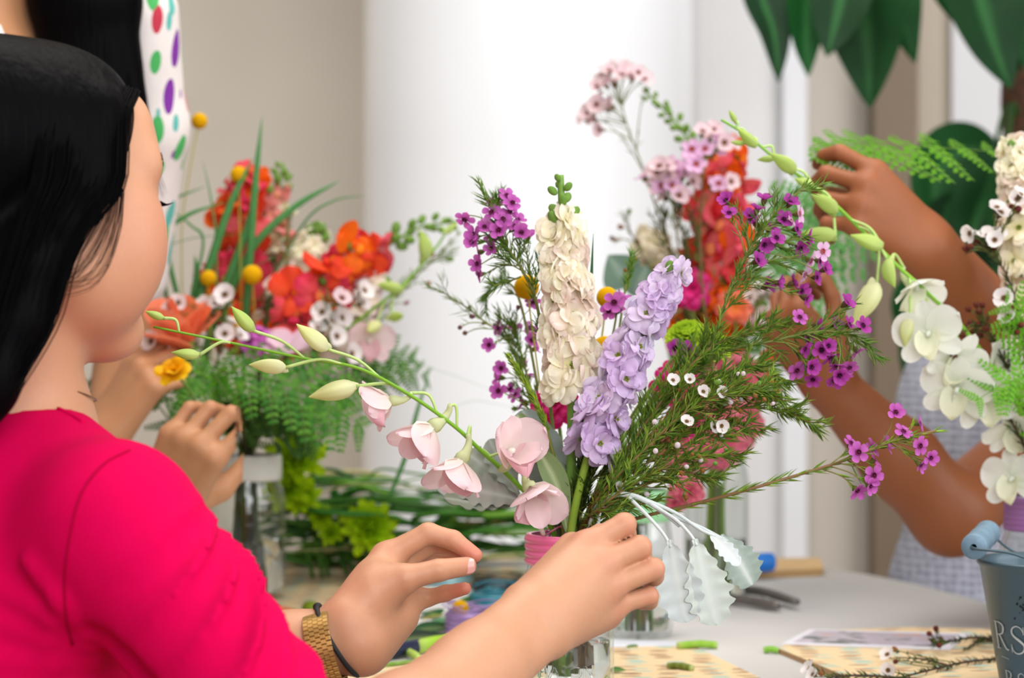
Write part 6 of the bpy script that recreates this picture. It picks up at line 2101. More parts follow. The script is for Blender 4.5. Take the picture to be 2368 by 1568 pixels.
sprig('waxflower_sprig', 'blush waxflower spray reaching highest against the white pillar', 'flower', Rp((1600, 820, 2.78), (1560, 620, 2.78), (1490, 400, 2.78), (1450, 290, 2.78), (1425, 190, 2.78)), d=RB, flowers=[(1390, 178), (1410, 165), (1440, 172), (1420, 190), (1462, 180), (1400, 195), (1380, 200), (1398, 158), (1428, 152), (1490, 182), (1476, 168), (1500, 178), (1380, 242), (1360, 260), (1372, 275), (1400, 250), (1410, 245), (1350, 272), (1390, 232), (1388, 300), (1445, 160)], seed=410, kinds=W_BLUSH, fsize=.0120, dens=90, L=.012, t0=.7, col=rgb(120, 120, 84), extra=[[(1490, 400, 2.78), (1440, 320, 2.78), (1385, 270, 2.78)], [(1470, 350, 2.78), (1480, 260, 2.78), (1492, 190, 2.78)]], dj=.03)
sprig('waxflower_sprig', 'blush waxflower spray at the shoulder of the coral snapdragon', 'flower', Rp((1620, 820, 2.68), (1580, 640, 2.68), (1560, 500, 2.68), (1550, 420, 2.68)), d=RB, flowers=[(1520, 400), (1540, 385), (1500, 395), (1560, 380), (1575, 410), (1530, 430), (1555, 430), (1510, 420), (1590, 395), (1580, 440), (1535, 455), (1520, 440), (1600, 370), (1605, 384), (1565, 400), (1570, 452), (1545, 410), (1490, 410), (1525, 385), (1600, 420)], seed=411, kinds=W_BLUSH + W_PINK[:1], fsize=.0125, dens=240, L=.018, col=rgb(110, 84, 50), twigs=8, dj=.03)
sprig('waxflower_sprig', 'pinkish waxflower spray crowning the coral snapdragon', 'flower', Rp((1640, 820, 2.66), (1620, 600, 2.66), (1625, 420, 2.66), (1640, 340, 2.66)), d=RB, flowers=[(1640, 320), (1655, 310), (1630, 345), (1660, 345), (1675, 330), (1615, 350), (1610, 380), (1650, 300), (1690, 335), (1625, 305), (1665, 322), (1645, 352), (1662, 425), (1675, 430), (1650, 428), (1690, 420), (1600, 345)], seed=412, kinds=W_PINK + W_BLUSH, fsize=.0125, dens=200, L=.018, col=rgb(110, 84, 50), twigs=6, dj=.03)
sprig('waxflower_sprig', 'whitish waxflower spray below the purple cluster', 'flower', Rp((1680, 900, 2.72), (1720, 780, 2.72), (1758, 700, 2.72)), d=RB, flowers=[(1735, 690), (1755, 700), (1770, 680), (1785, 690), (1740, 720), (1765, 730), (1790, 715), (1750, 670), (1780, 740), (1800, 700), (1720, 705), (1755, 745), (1735, 755), (1800, 668)], seed=413, kinds=W_BLUSH + W_WHITE, fsize=.0125, dens=240, L=.018, twigs=5, dj=.03)
sprig('waxflower_sprig', 'brown-budded twig left of the blush waxflowers', 'flower', Rp((1600, 860, 2.82), (1540, 700, 2.82), (1480, 580, 2.82), (1440, 500, 2.82)), d=RB, buds=[(1436, 525, None, [BUD_BROWN], .007), (1425, 555, None, [BUD_BROWN], .006), (1455, 490, None, [BUD_GREEN], .006), (1416, 552, None, [BUD_DARK], .006), (1475, 560, None, [BUD_BROWN], .006)], seed=414, dens=200, L=.018, twigs=5, col=rgb(96, 70, 44), t0=.5)
for i, (lb, pts) in enumerate((('leafy brown-green twig in front of the coral snapdragon', [(1600, 820), (1590, 600), (1560, 470)]), ('tangled twig beneath the blush waxflowers', [(1610, 840), (1560, 640), (1530, 480)]), ('dark twig along the coral snapdragon stem', [(1640, 860), (1625, 660), (1600, 500)]))):
    sprig('waxflower_foliage', lb, 'foliage', Rp(*[(a, b, 2.70) for a, b in pts]), d=RB, seed=420 + i, dens=420, L=.022, W=.001, twigs=9, t0=.4, col=rgb(100, 76, 46), cols=[rgb(76, 92, 44), rgb(96, 106, 50), rgb(60, 76, 40)], r0=.0025, r1=.001)
head_on_stem('pink_bloom', 'magenta bloom at the foot of the coral snapdragon', 'flower', Rp((1620, 860, 2.70), (1605, 740, 2.68), (1602, 668, 2.67)), RB, CARN_HOT, .026, (-.2, -.9, .2))
head_on_stem('orange_bloom', 'orange bloom wedged between snapdragon and white waxflowers', 'flower', Rp((1680, 880, 2.70), (1700, 780, 2.69), (1698, 712, 2.68)), RB, CARN_CORAL, .022, (.1, -.9, .2))
head_on_stem('pink_carnation', 'pink carnation cluster bulging over the bare jar', 'flower', Rp((1640, 1080, 2.66), (1620, 1050, 2.62), (1600, 1015, 2.60)), RB, CARN_PINK, .042, (-.1, -.9, .1), heads=[(1660, 1010, 0, .040, (.2, -.9, .1)), (1700, 975, .03, .040, (.5, -.8, .2)), (1640, 955, .02, .040, (0, -.9, .3)), (1560, 1030, -.02, .034, (-.4, -.8, 0))], seed=5)
head_on_stem('pink_carnation', 'pink carnation pair under the coral blossom', 'flower', Rp((1660, 1060, 2.70), (1690, 960, 2.69), (1702, 885, 2.68)), RB, CARN_PINK, .042, (.3, -.9, .3), heads=[(1655, 880, .02, .036, (-.1, -.9, .2))], seed=6)
head_on_stem('coral_bloom', 'coral blossom with a yellow heart near the white pillar', 'flower', Rp((1680, 1040, 2.72), (1735, 960, 2.72), (1762, 895, 2.71)), RB, CARN_CORAL, .024, (.2, -.9, .1), heads=[(1785, 815, .0, .016, (.5, -.6, -.4))], seed=7)
head_on_stem('pink_carnation', 'small pale pink carnation hanging at the mint neck band', 'flower', [(1480, 1440, 2.44), (1486, 1140, 2.44), (1540, 1100, 2.44), (1590, 1135, 2.42)], 2.44, CARN_PINK, .020, (.3, -.9, -.1), heads=[(1562, 1160, 0, .015, (0, -.9, -.4))], seed=8)
EU = blade_leaf(1, .55, rgb(112, 140, 122), rgb(150, 172, 156), 12, .15, -.1, 0, 1.0, 7, .8).mesh('leaf', FUZZ)
path = px_path([(1648, 1360), (1650, 1060), (1560, 820), (1480, 690), (1440, 600)], 30, 2.72)
eu = thing('eucalyptus_sprig', 'round grey-green eucalyptus leaves between the stock spikes', 'foliage', path[0])
stem_part(eu, path, .002, .001, rgb(110, 110, 80))
for (px, py, qx, qy, L) in ((1455, 660, 1415, 600, .050), (1470, 690, 1500, 600, .045), (1510, 740, 1440, 720, .04)):
    a, b2 = np.array(tuple(P(px, py, 2.72))), np.array(tuple(P(qx, qy, 2.70)))
    part('leaf', EU, eu, along(a, b2 - a, (0, -1, .2), L))
fern('fern_frond', 'green fern frond behind the purple waxflower arch', [(1700, 900, 2.74), (1800, 720, 2.76), (1880, 560, 2.76), (1900, 440, 2.76)], 2.76, .20, 430, n=12, tilt=(0, -1, .1), col=rgb(96, 158, 88))
for i in range(7):
    grass(ORD[i] + ' stem inside the bare glass jar, counted from the mint band', [(1628 + 9 * i, 1370), (1640 + 5 * i, 1200), (1642 + 6 * i, 1030)], 2.75 + .008 * (i % 3), .0034, lerp(rgb(140, 176, 70), rgb(96, 104, 60), (i % 3) / 2), group='stems in the bare glass jar', name='cut_flower_stem', cat='stem', flat=1)
for i in range(5):
    grass(ORD[i] + ' stem inside the mint-banded jar, counted from the knuckles', [(1452 + 12 * i, 1455), (1464 + 7 * i, 1300), (1462 + 8 * i, 1120)], 2.43 + .006 * (i % 3), .0028, lerp(rgb(90, 120, 56), rgb(84, 70, 50), (i % 2)), group='stems in the mint-banded jar', name='cut_flower_stem', cat='stem', flat=1)

# ---------------------------------------------------------------- bouquet in the purple-necked jar
QB = 2.30


def Qp(*q):
    return [(2398, 1480, QB), (2396, 1160, QB)] + list(q)


spike('stock_flower', 'cream and blush stock spike rising behind the metal bucket', 'flower', Qp((2400, 950, 2.30), (2385, 720, 2.30), (2362, 500, 2.30), (2348, 370, 2.30), (2340, 325, 2.30)), .36, .93, 40, .019, .024, CREAM, 501, tipbuds=4, taper=.35, d=QB)
orchid_spray('orchid_spray', 'greenish white orchid spray crossing in front of the raised brown hand', Qp((2392, 1060, 2.26), (2350, 930, 2.24), (2230, 762, 2.22), (2150, 682, 2.20), (2070, 610, 2.19), (1990, 530, 2.18), (1900, 445, 2.17), (1800, 372, 2.16), (1730, 315, 2.16), (1668, 277, 2.16)), QB, [
    (OBUD_GREEN, 1702, 283, 0, .0085, (-.5, 0, .9), .96), (OBUD_GREEN, 1722, 332, 0, .0085, (-.9, 0, .1), .955), (OBUD_GREEN, 1748, 338, -.006, .016, (-.7, -.3, .6), .90), (OBUD_GREEN, 1790, 366, 0, .010, (-.9, 0, -.1), .88), (OBUD_GREEN, 1838, 396, -.006, .020, (-.8, -.4, .5), .84), (OBUD_GREEN, 1880, 430, -.006, .014, (-.6, -.3, .2), .80),
    (OBUD_GREEN, 1935, 490, -.008, .020, (-.8, -.3, .5), .755), (OBUD_GREEN, 1932, 545, -.004, .022, (-1, -.2, .05), .73), (OBUD_GREEN, 2040, 570, -.010, .022, (-.9, -.3, .3), .67), (OBUD_GREEN, 2052, 600, -.01, .018, (.2, -.3, -.9), .66), (OBUD_PALE, 2028, 655, -.012, .030, (-.5, -.2, -.8), .60), (ORCHID_WHITE[2], 2110, 655, .008, .036, (.2, -.4, -.5), .57), (OBUD_PALE, 2105, 735, -.008, .018, (-.2, -.2, -1), .52),
    (ORCHID_WHITE[0], 2150, 775, -.018, .036, (-.35, -.9, -.05), .48), (ORCHID_WHITE[1], 2205, 830, -.008, .034, (.1, -.8, -.4), .44), (ORCHID_WHITE[0], 2215, 900, -.018, .038, (-.35, -.8, -.35), .40), (ORCHID_WHITE[1], 2270, 920, -.010, .038, (.2, -.9, -.3), .36), (ORCHID_WHITE[2], 2300, 850, .010, .034, (.5, -.7, .2), .33), (ORCHID_WHITE[1], 2338, 985, -.004, .034, (.1, -.6, -.7), .28), (ORCHID_WHITE[0], 2345, 1110, -.014, .034, (-.6, -.8, -.05), .20)], 502, r0=.0030, r1=.0012, col=rgb(124, 176, 50))
DKB = dict(kinds=W_WHITE, fsize=.0105, dens=420, L=.020, W=.0009, col=rgb(70, 52, 36), cols=[rgb(60, 74, 40), rgb(76, 90, 44), rgb(50, 60, 36)])
sprig('waxflower_sprig', 'dark-budded waxflower twig against the white orchids', 'flower', Qp((2380, 1060, 2.24), (2330, 960, 2.22), (2270, 880, 2.21), (2215, 820, 2.21)), d=QB, buds=[(a, b, None, [BUD_DARK], .0062) for a, b in ((2195, 810), (2205, 822), (2188, 830), (2180, 840), (2210, 808), (2200, 870), (2192, 884), (2212, 878), (2204, 892))], seed=510, **DKB)
sprig('waxflower_sprig', 'waxflower twig with the darkest beads of bud, upright beside the cream spike', 'flower', Qp((2390, 1060, 2.26), (2350, 900, 2.24), (2300, 790, 2.23), (2268, 730, 2.23)), d=QB, buds=[(a, b, None, [BUD_DARK], .0066) for a, b in ((2240, 716), (2258, 706), (2272, 708), (2264, 722), (2230, 756), (2246, 748), (2262, 752), (2252, 768), (2226, 772), (2280, 760), (2238, 780), (2268, 776))], seed=511, **DKB)
sprig('waxflower_sprig', 'white waxflower twig before the broad dark leaf', 'flower', Qp((2400, 1000, 2.24), (2372, 800, 2.22), (2330, 640, 2.21), (2270, 560, 2.21)), d=QB, flowers=[(2243, 540), (2252, 548), (2285, 545), (2300, 555), (2314, 492), (2305, 480), (2352, 462), (2360, 450), (2310, 545), (2325, 690)], buds=[(a, b, None, [BUD_DARK], .0072) for a, b in ((2245, 570), (2262, 562), (2235, 576), (2300, 572), (2340, 482), (2352, 486), (2275, 572))], seed=512, **DKB)
sprig('waxflower_sprig', 'waxflower twig with pinkish beads at the picture-side of the cream spike', 'flower', Qp((2410, 1000, 2.22), (2390, 860, 2.20), (2360, 780, 2.20), (2338, 745, 2.20)), d=QB, flowers=[(2322, 690), (2330, 732)], buds=[(a, b, None, [BUD_DARK], .0066) for a, b in ((2330, 752), (2345, 748), (2360, 752), (2322, 760), (2338, 766), (2352, 768), (2340, 715), (2360, 720))], seed=513, **DKB)
fern('fern_frond', 'bright fern frond at the edge beside the white orchids', [(2400, 1050, 2.20), (2390, 930, 2.19), (2345, 880, 2.18), (2258, 925, 2.17)], 2.19, .085, 520, n=8, tilt=(0, -1, .3), col=rgb(92, 158, 20))
fern('fern_frond', 'bright fern frond higher at the edge of the cream spike', [(2410, 1000, 2.22), (2412, 850, 2.2), (2380, 760, 2.19), (2330, 705, 2.18)], 2.2, .095, 521, n=8, tilt=(0, -1, .2), col=rgb(88, 150, 22))
# the frond in the raised hand
fern('fern_frond', 'long fern frond held up in the raised brown hand', [(1872, 372, 2.36), (1930, 350, 2.37), (2010, 340, 2.40), (2140, 340, 2.43), (2300, 350, 2.46)], 2.36, .165, 530, n=10, tilt=(0, -.5, .85), col=rgb(80, 136, 24), ang=1.2)


# ---------------------------------------------------------------- things on the table
def arrow_print():
    """Cream paper printed with rows of slim brown and teal darts."""
    m, nt, b, out = new_mat('dart_print_paper')
    tc = nt.nodes.new('ShaderNodeTexCoord')
    mp = nt.nodes.new('ShaderNodeMapping')
    mp.inputs['Scale'].default_value = (26, 105, 1)
    nt.links.new(tc.outputs['Object'], mp.inputs[0])
    v = nt.nodes.new('ShaderNodeTexVoronoi')
    v.voronoi_dimensions = '2D'
    v.inputs['Scale'].default_value = 1
    v.inputs['Randomness'].default_value = 0.55
    nt.links.new(mp.outputs[0], v.inputs['Vector'])
    sp = nt.nodes.new('ShaderNodeSeparateColor')
    nt.links.new(v.outputs['Color'], sp.inputs[0])
    pal = nt.nodes.new('ShaderNodeValToRGB')
    pal.color_ramp.interpolation = 'CONSTANT'
    e = pal.color_ramp.elements
    e[0].color = (*rgb(150, 104, 76), 1)
    e[1].position, e[1].color = .45, (*rgb(140, 196, 190), 1)
    x = e.new(.80)
    x.color = (*rgb(226, 196, 150), 1)
    nt.links.new(sp.outputs[0], pal.inputs[0])
    th = nt.nodes.new('ShaderNodeMapRange')
    th.inputs[1].default_value, th.inputs[2].default_value = .30, .24
    nt.links.new(v.outputs['Distance'], th.inputs[0])
    mx = nt.nodes.new('ShaderNodeMix')
    mx.data_type = 'RGBA'
    mx.inputs['A'].default_value = (*rgb(232, 206, 162), 1)
    nt.links.new(th.outputs[0], mx.inputs['Factor'])
    nt.links.new(pal.outputs[0], mx.inputs['B'])
    nt.links.new(mx.outputs['Result'], b.inputs['Base Color'])
    b.inputs['Roughness'].default_value = 0.7
    return m


DARTS = arrow_print()
EDGE = mat_plain('pad_edge', rgb(176, 140, 100), 0.85, var=.15, nscale=400)


def slab(name, quad, t, mat, side=None, z=0.0, lift=None):
    """A flat sheet or board of thickness t whose corners are seen at the pixels of QUAD (on the table)."""
    c = [np.array(tuple(T(px, py))) + (0, 0, z + .0004) for px, py in quad]
    if lift:
        for i, h_ in lift.items():
            c[i] = c[i] + (0, 0, h_)
    n = len(c)
    v = c + [q + (0, 0, t) for q in c]
    f = [tuple(range(n))[::-1], tuple(range(n, 2 * n))] + [(i, (i + 1) % n, n + (i + 1) % n, n + i) for i in range(n)]
    me = bpy.data.meshes.new(name)
    me.from_pydata([tuple(q) for q in v], [], f)
    me.materials.append(mat)
    me.materials.append(side or mat)
    for i, p in enumerate(me.polygons):
        p.material_index = 0 if i == 1 else 1
    return me


pad = part('paper_pad', slab('paper_pad', [(1800, 1512), (2010, 1600), (2560, 1600), (2420, 1470), (2110, 1462), (1870, 1470)], .0055, DARTS, EDGE))
tag(pad, 'thick pad of dart-printed paper under the photo card', 'paper pad')
tag(part('printed_sheet', slab('printed_sheet', [(1395, 1500), (1600, 1494), (1768, 1574), (1760, 1640), (1380, 1640)], .0006, DARTS)), 'single dart-printed sheet next to the base of the pink-necked jar', 'paper')
tag(part('printed_sheet', slab('printed_sheet', [(1380, 1478), (1640, 1488), (1600, 1500), (1390, 1506)], .0004, mat_plain('white_paper', rgb(224, 228, 238), .7))), 'thin white sheet slipped beneath the dart-printed one', 'paper')
for i, (lb, q, z) in enumerate((('large dart-printed sheet under the white-banded jar', [(420, 1345), (900, 1330), (1010, 1372), (1000, 1400), (420, 1440)], 0), ('dart-printed sheet behind the white-banded jar', [(430, 1302), (860, 1298), (940, 1318), (930, 1330), (440, 1340)], .0004),
                               ('dart-printed sheet lying past the fingertips', [(1000, 1318), (1210, 1312), (1260, 1350), (1200, 1372), (1020, 1358)], 0), ('dart-printed sheet peeking out between the two forearms', [(800, 1545), (1000, 1530), (1080, 1640), (820, 1660)], 0),
                               ('dart-printed sheet beneath the pile of clippings', [(640, 1284), (1220, 1282), (1230, 1298), (700, 1302)], 0))):
    tag(part('printed_sheet', slab('printed_sheet', q, .0006, DARTS, z=z)), lb, 'paper')


def card_print():
    m, nt, b, out = new_mat('photo_print')
    tc = nt.nodes.new('ShaderNodeTexCoord')
    n = nt.nodes.new('ShaderNodeTexNoise')
    n.inputs['Scale'].default_value = 26
    n.inputs['Detail'].default_value = 4
    nt.links.new(tc.outputs['Object'], n.inputs['Vector'])
    r = nt.nodes.new('ShaderNodeValToRGB')
    e = r.color_ramp.elements
    e[0].position, e[0].color = .34, (*rgb(60, 80, 70), 1)
    e[1].position, e[1].color = .46, (*rgb(196, 186, 200), 1)
    for p, c in ((.58, rgb(184, 174, 190)), (.66, rgb(214, 160, 130)), (.76, rgb(200, 120, 90))):
        e.new(p).color = (*c, 1)
    nt.links.new(n.outputs[0], r.inputs[0])
    nt.links.new(r.outputs[0], b.inputs['Base Color'])
    b.inputs['Roughness'].default_value = .3
    return m


card = thing('photo_card', 'white-bordered photo card lying on the thick paper pad', 'photo card', T(2020, 1492) + Vector((0, 0, .006)))
part('card_stock', slab('card_stock', [(1806, 1504), (1872, 1469), (2246, 1479), (2196, 1518)], .0006, mat_plain('card_white', rgb(232, 230, 238), .4), z=.006), card)
part('printed_picture', slab('printed_picture', [(1836, 1500), (1886, 1473), (2218, 1483), (2176, 1511)], .0003, card_print(), z=.0067), card)
# waxflower cuttings on the pad
CK = dict(dens=900, L=.012, W=.0008, col=rgb(70, 50, 40), cols=[rgb(56, 80, 40), rgb(70, 96, 44), rgb(44, 64, 36)], r0=.0016, r1=.0009, t0=.02, ang=.6)


def Tq(px, py, up):
    p = T(px, py, up)
    return (px, py, p.y)


sprig('waxflower_cutting', 'waxflower cutting with dark red buds reaching over the photo card', 'flower', [Tq(2330, 1480, .012), Tq(2260, 1474, .018), Tq(2200, 1482, .020), Tq(2165, 1490, .016)], buds=[(2150, 1466, None, [BUD_DARK], .0056), (2165, 1455, None, [BUD_DARK], .0056), (2176, 1478, None, [BUD_DARK], .0056), (2158, 1482, None, [BUD_DARK], .0056), (2172, 1492, None, [BUD_DARK], .0056)], seed=601, extra=[[Tq(2330, 1482, .010), Tq(2270, 1480, .010), Tq(2232, 1502, .008)]], **CK)
sprig('waxflower_cutting', 'waxflower cutting with two white blossoms on the photo card edge', 'flower', [Tq(2330, 1522, .008), Tq(2240, 1530, .010), Tq(2170, 1545, .010), Tq(2070, 1570, .009)], flowers=[(2052, 1514, 2.19), (2054, 1550, 2.10)], buds=[(2070, 1502, 2.21, [BUD_BROWN], .006), (2072, 1530, 2.16, [BUD_DARK], .005)], kinds=W_WHITE, fsize=.0085, seed=602, extra=[[Tq(2200, 1540, .010), Tq(2130, 1524, .013), Tq(2068, 1520, .012)]], **{**CK, 'dens': 500})
sprig('waxflower_cutting', 'short waxflower cutting with a brown-tipped blossom at the front of the pad', 'flower', [Tq(2120, 1572, .008), Tq(2000, 1562, .010), Tq(1912, 1566, .009)], flowers=[(1880, 1560, 2.09), (1872, 1546, 2.11)], buds=[(1900, 1558, 2.09, [BUD_BROWN], .006), (1873, 1534, 2.12, [BUD_BROWN], .006)], kinds=W_WHITE, fsize=.0085, seed=603, **CK)
# wire coils
def coil(lb, px, py, r, h, ribs, mat, col, loose, seed):
    c = np.array(tuple(T(px, py)))
    root = thing('wire_coil', lb, 'wire', c + (0, 0, .0005))
    prof = [(r * .62, 0)]
    for i in range(ribs * 8 + 1):
        t = i / (ribs * 8)
        prof.append((r + .0018 * abs(math.sin(t * ribs * math.pi)), t * h))
    for i in range(ribs * 4 + 1):
        t = 1 - i / (ribs * 4)
        prof.append((r * .62 + .001 * abs(math.sin(t * ribs * math.pi)), t * h))
    mb = MB()
    mb.lathe(prof, col, 56, c + (0, 0, .0006))
    part('coil_turns', mb.mesh('coil_turns', mat), root)
    rr = random.Random(seed)
    mb = MB()
    for k in range(loose):
        a0, rad = rr.random() * 6, r * rr.uniform(.75, 1.1)
        pts = [c + (rad * math.cos(a0 + t) * rr.uniform(.9, 1.1), rad * math.sin(a0 + t) * rr.uniform(.9, 1.1), h + .002 + .010 * math.sin(t * .8 + k) ** 2) for t in np.linspace(0, 4.2, 9)]
        mb.tube(spline(pts, 40), .0008, col, 6)
    part('loose_turn', mb.mesh('loose_turn', mat), root)


def wire_mat(n, c):
    return mat_plain(n, c, .35, .2, .6, .04, coat=.3)


coil('coil of lilac wire lying beside the golden ball', 1096, 1466, .0320, .0240, 4, wire_mat('lilac_wire', rgb(164, 132, 190)), rgb(164, 132, 190), 5, 1)
coil('coil of teal wire behind the lilac one', 1150, 1402, .034, .016, 3, wire_mat('teal_wire', rgb(30, 130, 150)), rgb(30, 130, 150), 4, 2)
coil('coil of pale blue wire behind the thumb', 1040, 1352, .030, .012, 2, wire_mat('pale_blue_wire', rgb(150, 196, 206)), rgb(150, 196, 206), 3, 3)
coil('loose coil of black wire by the orange petals', 1150, 1364, .034, .009, 2, wire_mat('black_wire', (.008, .008, .01)), (.008, .008, .01), 5, 4)
p0 = T(975, 1424, .003)
billy('golden ball lying on the table in front of the fingers', [(975, 1432, T(975, 1432, .004).y), (1010, 1424, T(1010, 1424, .006).y), (1042, 1420, T(1042, 1420, .01).y), (1064, 1408, 2.46)], 2.46, .0098)
# leaves, petals and snippets
SN = random.Random(42)


def table_leaf(lb, px, py, L, W, ang, col, up=.003, cat='leaf', name='fallen_leaf', droop=-.1, mat=None):
    mb = blade_leaf(1, W, col, lerp(col, rgb(170, 190, 120), .4), 9, .25, droop, 0, 1.6, 5, .8)
    p = T(px, py, up)
    return tag(part(name, mb.mesh(name, mat or LEAF), None, along(p, (math.cos(ang), math.sin(ang), .12), (0, -.35, 1), L)), lb, cat)


for i, (lb, px, py, L, W, a, c) in enumerate((
    ('dark glossy leaf under the little finger', 950, 1462, .062, .22, .35, rgb(24, 76, 36)), ('pale-backed leaf lying on the dark glossy one', 985, 1446, .055, .20, -.1, rgb(90, 150, 104)), ('round dark leaf touching the lilac coil', 1010, 1428, .05, .30, 1.9, rgb(36, 96, 44)),
    ('dark leaf on the teal coil', 1130, 1392, .05, .28, .2, rgb(30, 92, 40)), ('leaf beneath the golden ball', 1050, 1396, .06, .26, -.4, rgb(60, 126, 40)), ('near-black leaf below the palm', 900, 1486, .075, .20, .25, rgb(20, 46, 30)), ('small dark leaf at the foot of the pink-necked jar', 1408, 1552, .018, .30, .1, rgb(56, 112, 36)))):
    table_leaf(lb, px, py, L, W, a, c)
PT = [('orange petal standing up among the wires', 1146, 1340, .040, .25, 1.3, rgb(246, 130, 40)), ('orange petal lying flat by the black wire', 1118, 1356, .034, .3, 2.7, rgb(244, 120, 50)), ('small red-orange petal by the black wire end', 1180, 1352, .024, .3, .3, rgb(232, 90, 60)), ('coral petal leaning by the dark stems', 640, 1420, .060, .24, .95, rgb(246, 150, 110)), ('orange petal crumpled under the dark stems', 660, 1432, .040, .32, 2.6, rgb(240, 110, 30)), ('orange petal scrap next to the olive bud', 700, 1408, .02, .35, .9, rgb(238, 130, 30)), ('orange petal scrap above the hair tie', 770, 1416, .02, .3, .6, rgb(240, 140, 90)), ('yellow petal scrap near the black wire', 1212, 1342, .022, .3, .4, rgb(240, 200, 40)), ('orange petal scrap at the edge of the gold watch', 655, 1452, .03, .3, .4, rgb(240, 140, 70))]
for lb, px, py, L, W, a, c in PT:
    table_leaf(lb, px, py, L, W, a, c, .004, 'petal', 'fallen_petal', -.3, PETAL)


def snippet(lb, a, b, r, col, name='stem_snippet', cat='stem'):
    pa, pb = np.array(tuple(T(*a, r))), np.array(tuple(T(*b, r)))
    mb = MB()
    mid = (pa + pb) / 2 + (0, 0, r * .4)
    mb.tube(spline([pa, mid, pb], 8), [r * .96, r, r, r * .95, r * 1.04, r, r * .97, r * .94], np.array([lerp(col, rgb(220, 230, 150), .5 if k in (0, 7) else .1 * (k % 2)) for k in range(8)]), 9)
    return tag(part(name, mb.mesh(name, STEM)), lb, cat)


snippet('thick lime stem piece on the bare cloth', (1566, 1494), (1658, 1492), .0042, rgb(130, 178, 40))
snippet('olive stem piece on the dart-printed sheet', (1545, 1540), (1602, 1546), .0035, rgb(96, 110, 30))
snippet('green stem tip at the corner of the paper pad', (1766, 1504), (1800, 1505), .0036, rgb(110, 170, 40))
snippet('wide lime stem offcut by the navy handle', (965, 1497), (1110, 1486), .0085, rgb(150, 196, 20))
snippet('pale green bud stalk below the wide lime offcut', (938, 1506), (972, 1528), .0045, rgb(176, 206, 90))
snippet('light green offcut beside the hair tie wrist', (850, 1538), (888, 1530), .0045, rgb(160, 210, 80))
snippet('green stem strip across the paper between the arms', (870, 1540), (985, 1532), .0025, rgb(110, 150, 50))
snippet('tiny green crumb beside the thin white sheet', (1450, 1496), (1474, 1494), .0016, rgb(50, 110, 40))
snippet('dark twig pointing at the gold watch', (602, 1394), (720, 1424), .0022, rgb(84, 78, 50), 'twig')
snippet('dark twig crossing under the coral petal', (610, 1440), (745, 1432), .0024, rgb(60, 56, 40), 'twig')
mb = MB()
mb.ball(T(718, 1408, .009), (.011, .011, .010), rgb(120, 140, 30), 9, 12)
tag(part('seed_pod', mb.mesh('seed_pod', LEAF)), 'round olive bud among the orange petals', 'bud')
# navy handled tool, secateurs, glue pen, wooden board
tool = thing('craft_knife', 'navy handled tool half hidden under the leaves', 'tool', T(930, 1505))
mb = MB()
a, b2 = np.array(tuple(T(880, 1512, .008))), np.array(tuple(T(1010, 1490, .008)))
mb.tube(spline([a, (a * .5 + b2 * .5) + (0, 0, .002), b2], 12), np.array([.004, .0075, .008, .008, .0078, .0074, .0072, .0074, .0078, .008, .007, .004]), rgb(26, 34, 66), 10)
part('handle', mb.mesh('handle', mat_plain('navy_plastic', rgb(26, 34, 66), .4)), tool)
mb = MB()
mb.tube(np.array([b2, b2 + (b2 - a) * .5]), [.003, .001], rgb(160, 164, 170), 6, True, .4)
part('blade', mb.mesh('blade', mat_plain('steel', rgb(180, 184, 190), .3, 1.0)), tool)
GREY = mat_plain('grey_grip', rgb(108, 102, 98), .5, .2)
STEEL = mat_plain('worn_steel', rgb(190, 190, 188), .3, 1.0)
sec = thing('secateurs', 'grey-handled pruning shears on the cloth beside the dangling leaves', 'secateurs', T(1760, 1385))
for k, pts in enumerate(([(1640, 1345, .012), (1700, 1362, .012), (1760, 1368, .012), (1842, 1392, .011)], [(1640, 1360, .010), (1690, 1382, .010), (1745, 1392, .009), (1800, 1402, .008)])):
    mb = MB()
    path = spline([np.array(tuple(T(*q))) for q in pts], 18)
    mb.tube(path, np.interp(np.linspace(0, 1, 18), [0, .3, .8, 1], [.004, .0065, .0075, .0055]), rgb(110, 104, 100), 10, True, .8)
    part('handle', mb.mesh('handle', GREY), sec)
mb = MB()
mb.tube(spline([np.array(tuple(T(*q))) for q in ((1770, 1384, .011), (1790, 1392, .012), (1812, 1396, .010))], 14), .0022, rgb(220, 222, 216), 8)
part('spring', mb.mesh('spring', STEEL), sec)
mb = MB()
mb.tube(spline([np.array(tuple(T(*q))) for q in ((1640, 1352, .011), (1600, 1342, .010), (1570, 1338, .008))], 10), np.linspace(.007, .002, 10), rgb(190, 190, 188), 8, True, .4)
part('blade', mb.mesh('blade', STEEL), sec)
board = part('wooden_board', slab('wooden_board', [(1700, 1342), (1905, 1332), (1896, 1306), (1715, 1308)], .010, mat_plain('pale_wood', rgb(212, 176, 122), .6, var=.12, nscale=20), mat_plain('pale_wood_edge', rgb(176, 140, 92), .7)))
tag(board, 'pale wooden board at the far edge of the cloth', 'board')
gl = thing('glue_bottle', 'blue capped bottle lying on the wooden board', 'bottle', T(1720, 1325, .012))
a, b2 = np.array(tuple(T(1690, 1304, .024))), np.array(tuple(T(1786, 1300, .024)))
mb = MB()
mb.tube(np.array([a + (b2 - a) * t for t in (-.9, -.85, .2, .3)]), [.008, .0125, .0125, .009], rgb(214, 220, 220), 16)
part('bottle_body', mb.mesh('bottle_body', mat_plain('white_plastic', rgb(214, 220, 220), .4)), gl)
mb = MB()
mb.tube(np.array([a + (b2 - a) * t for t in (.28, .31, .95, 1.0)]), [.011, .0135, .0135, .012], rgb(20, 120, 214), 16)
part('cap', mb.mesh('cap', mat_plain('blue_plastic', rgb(20, 120, 214), .35)), gl)
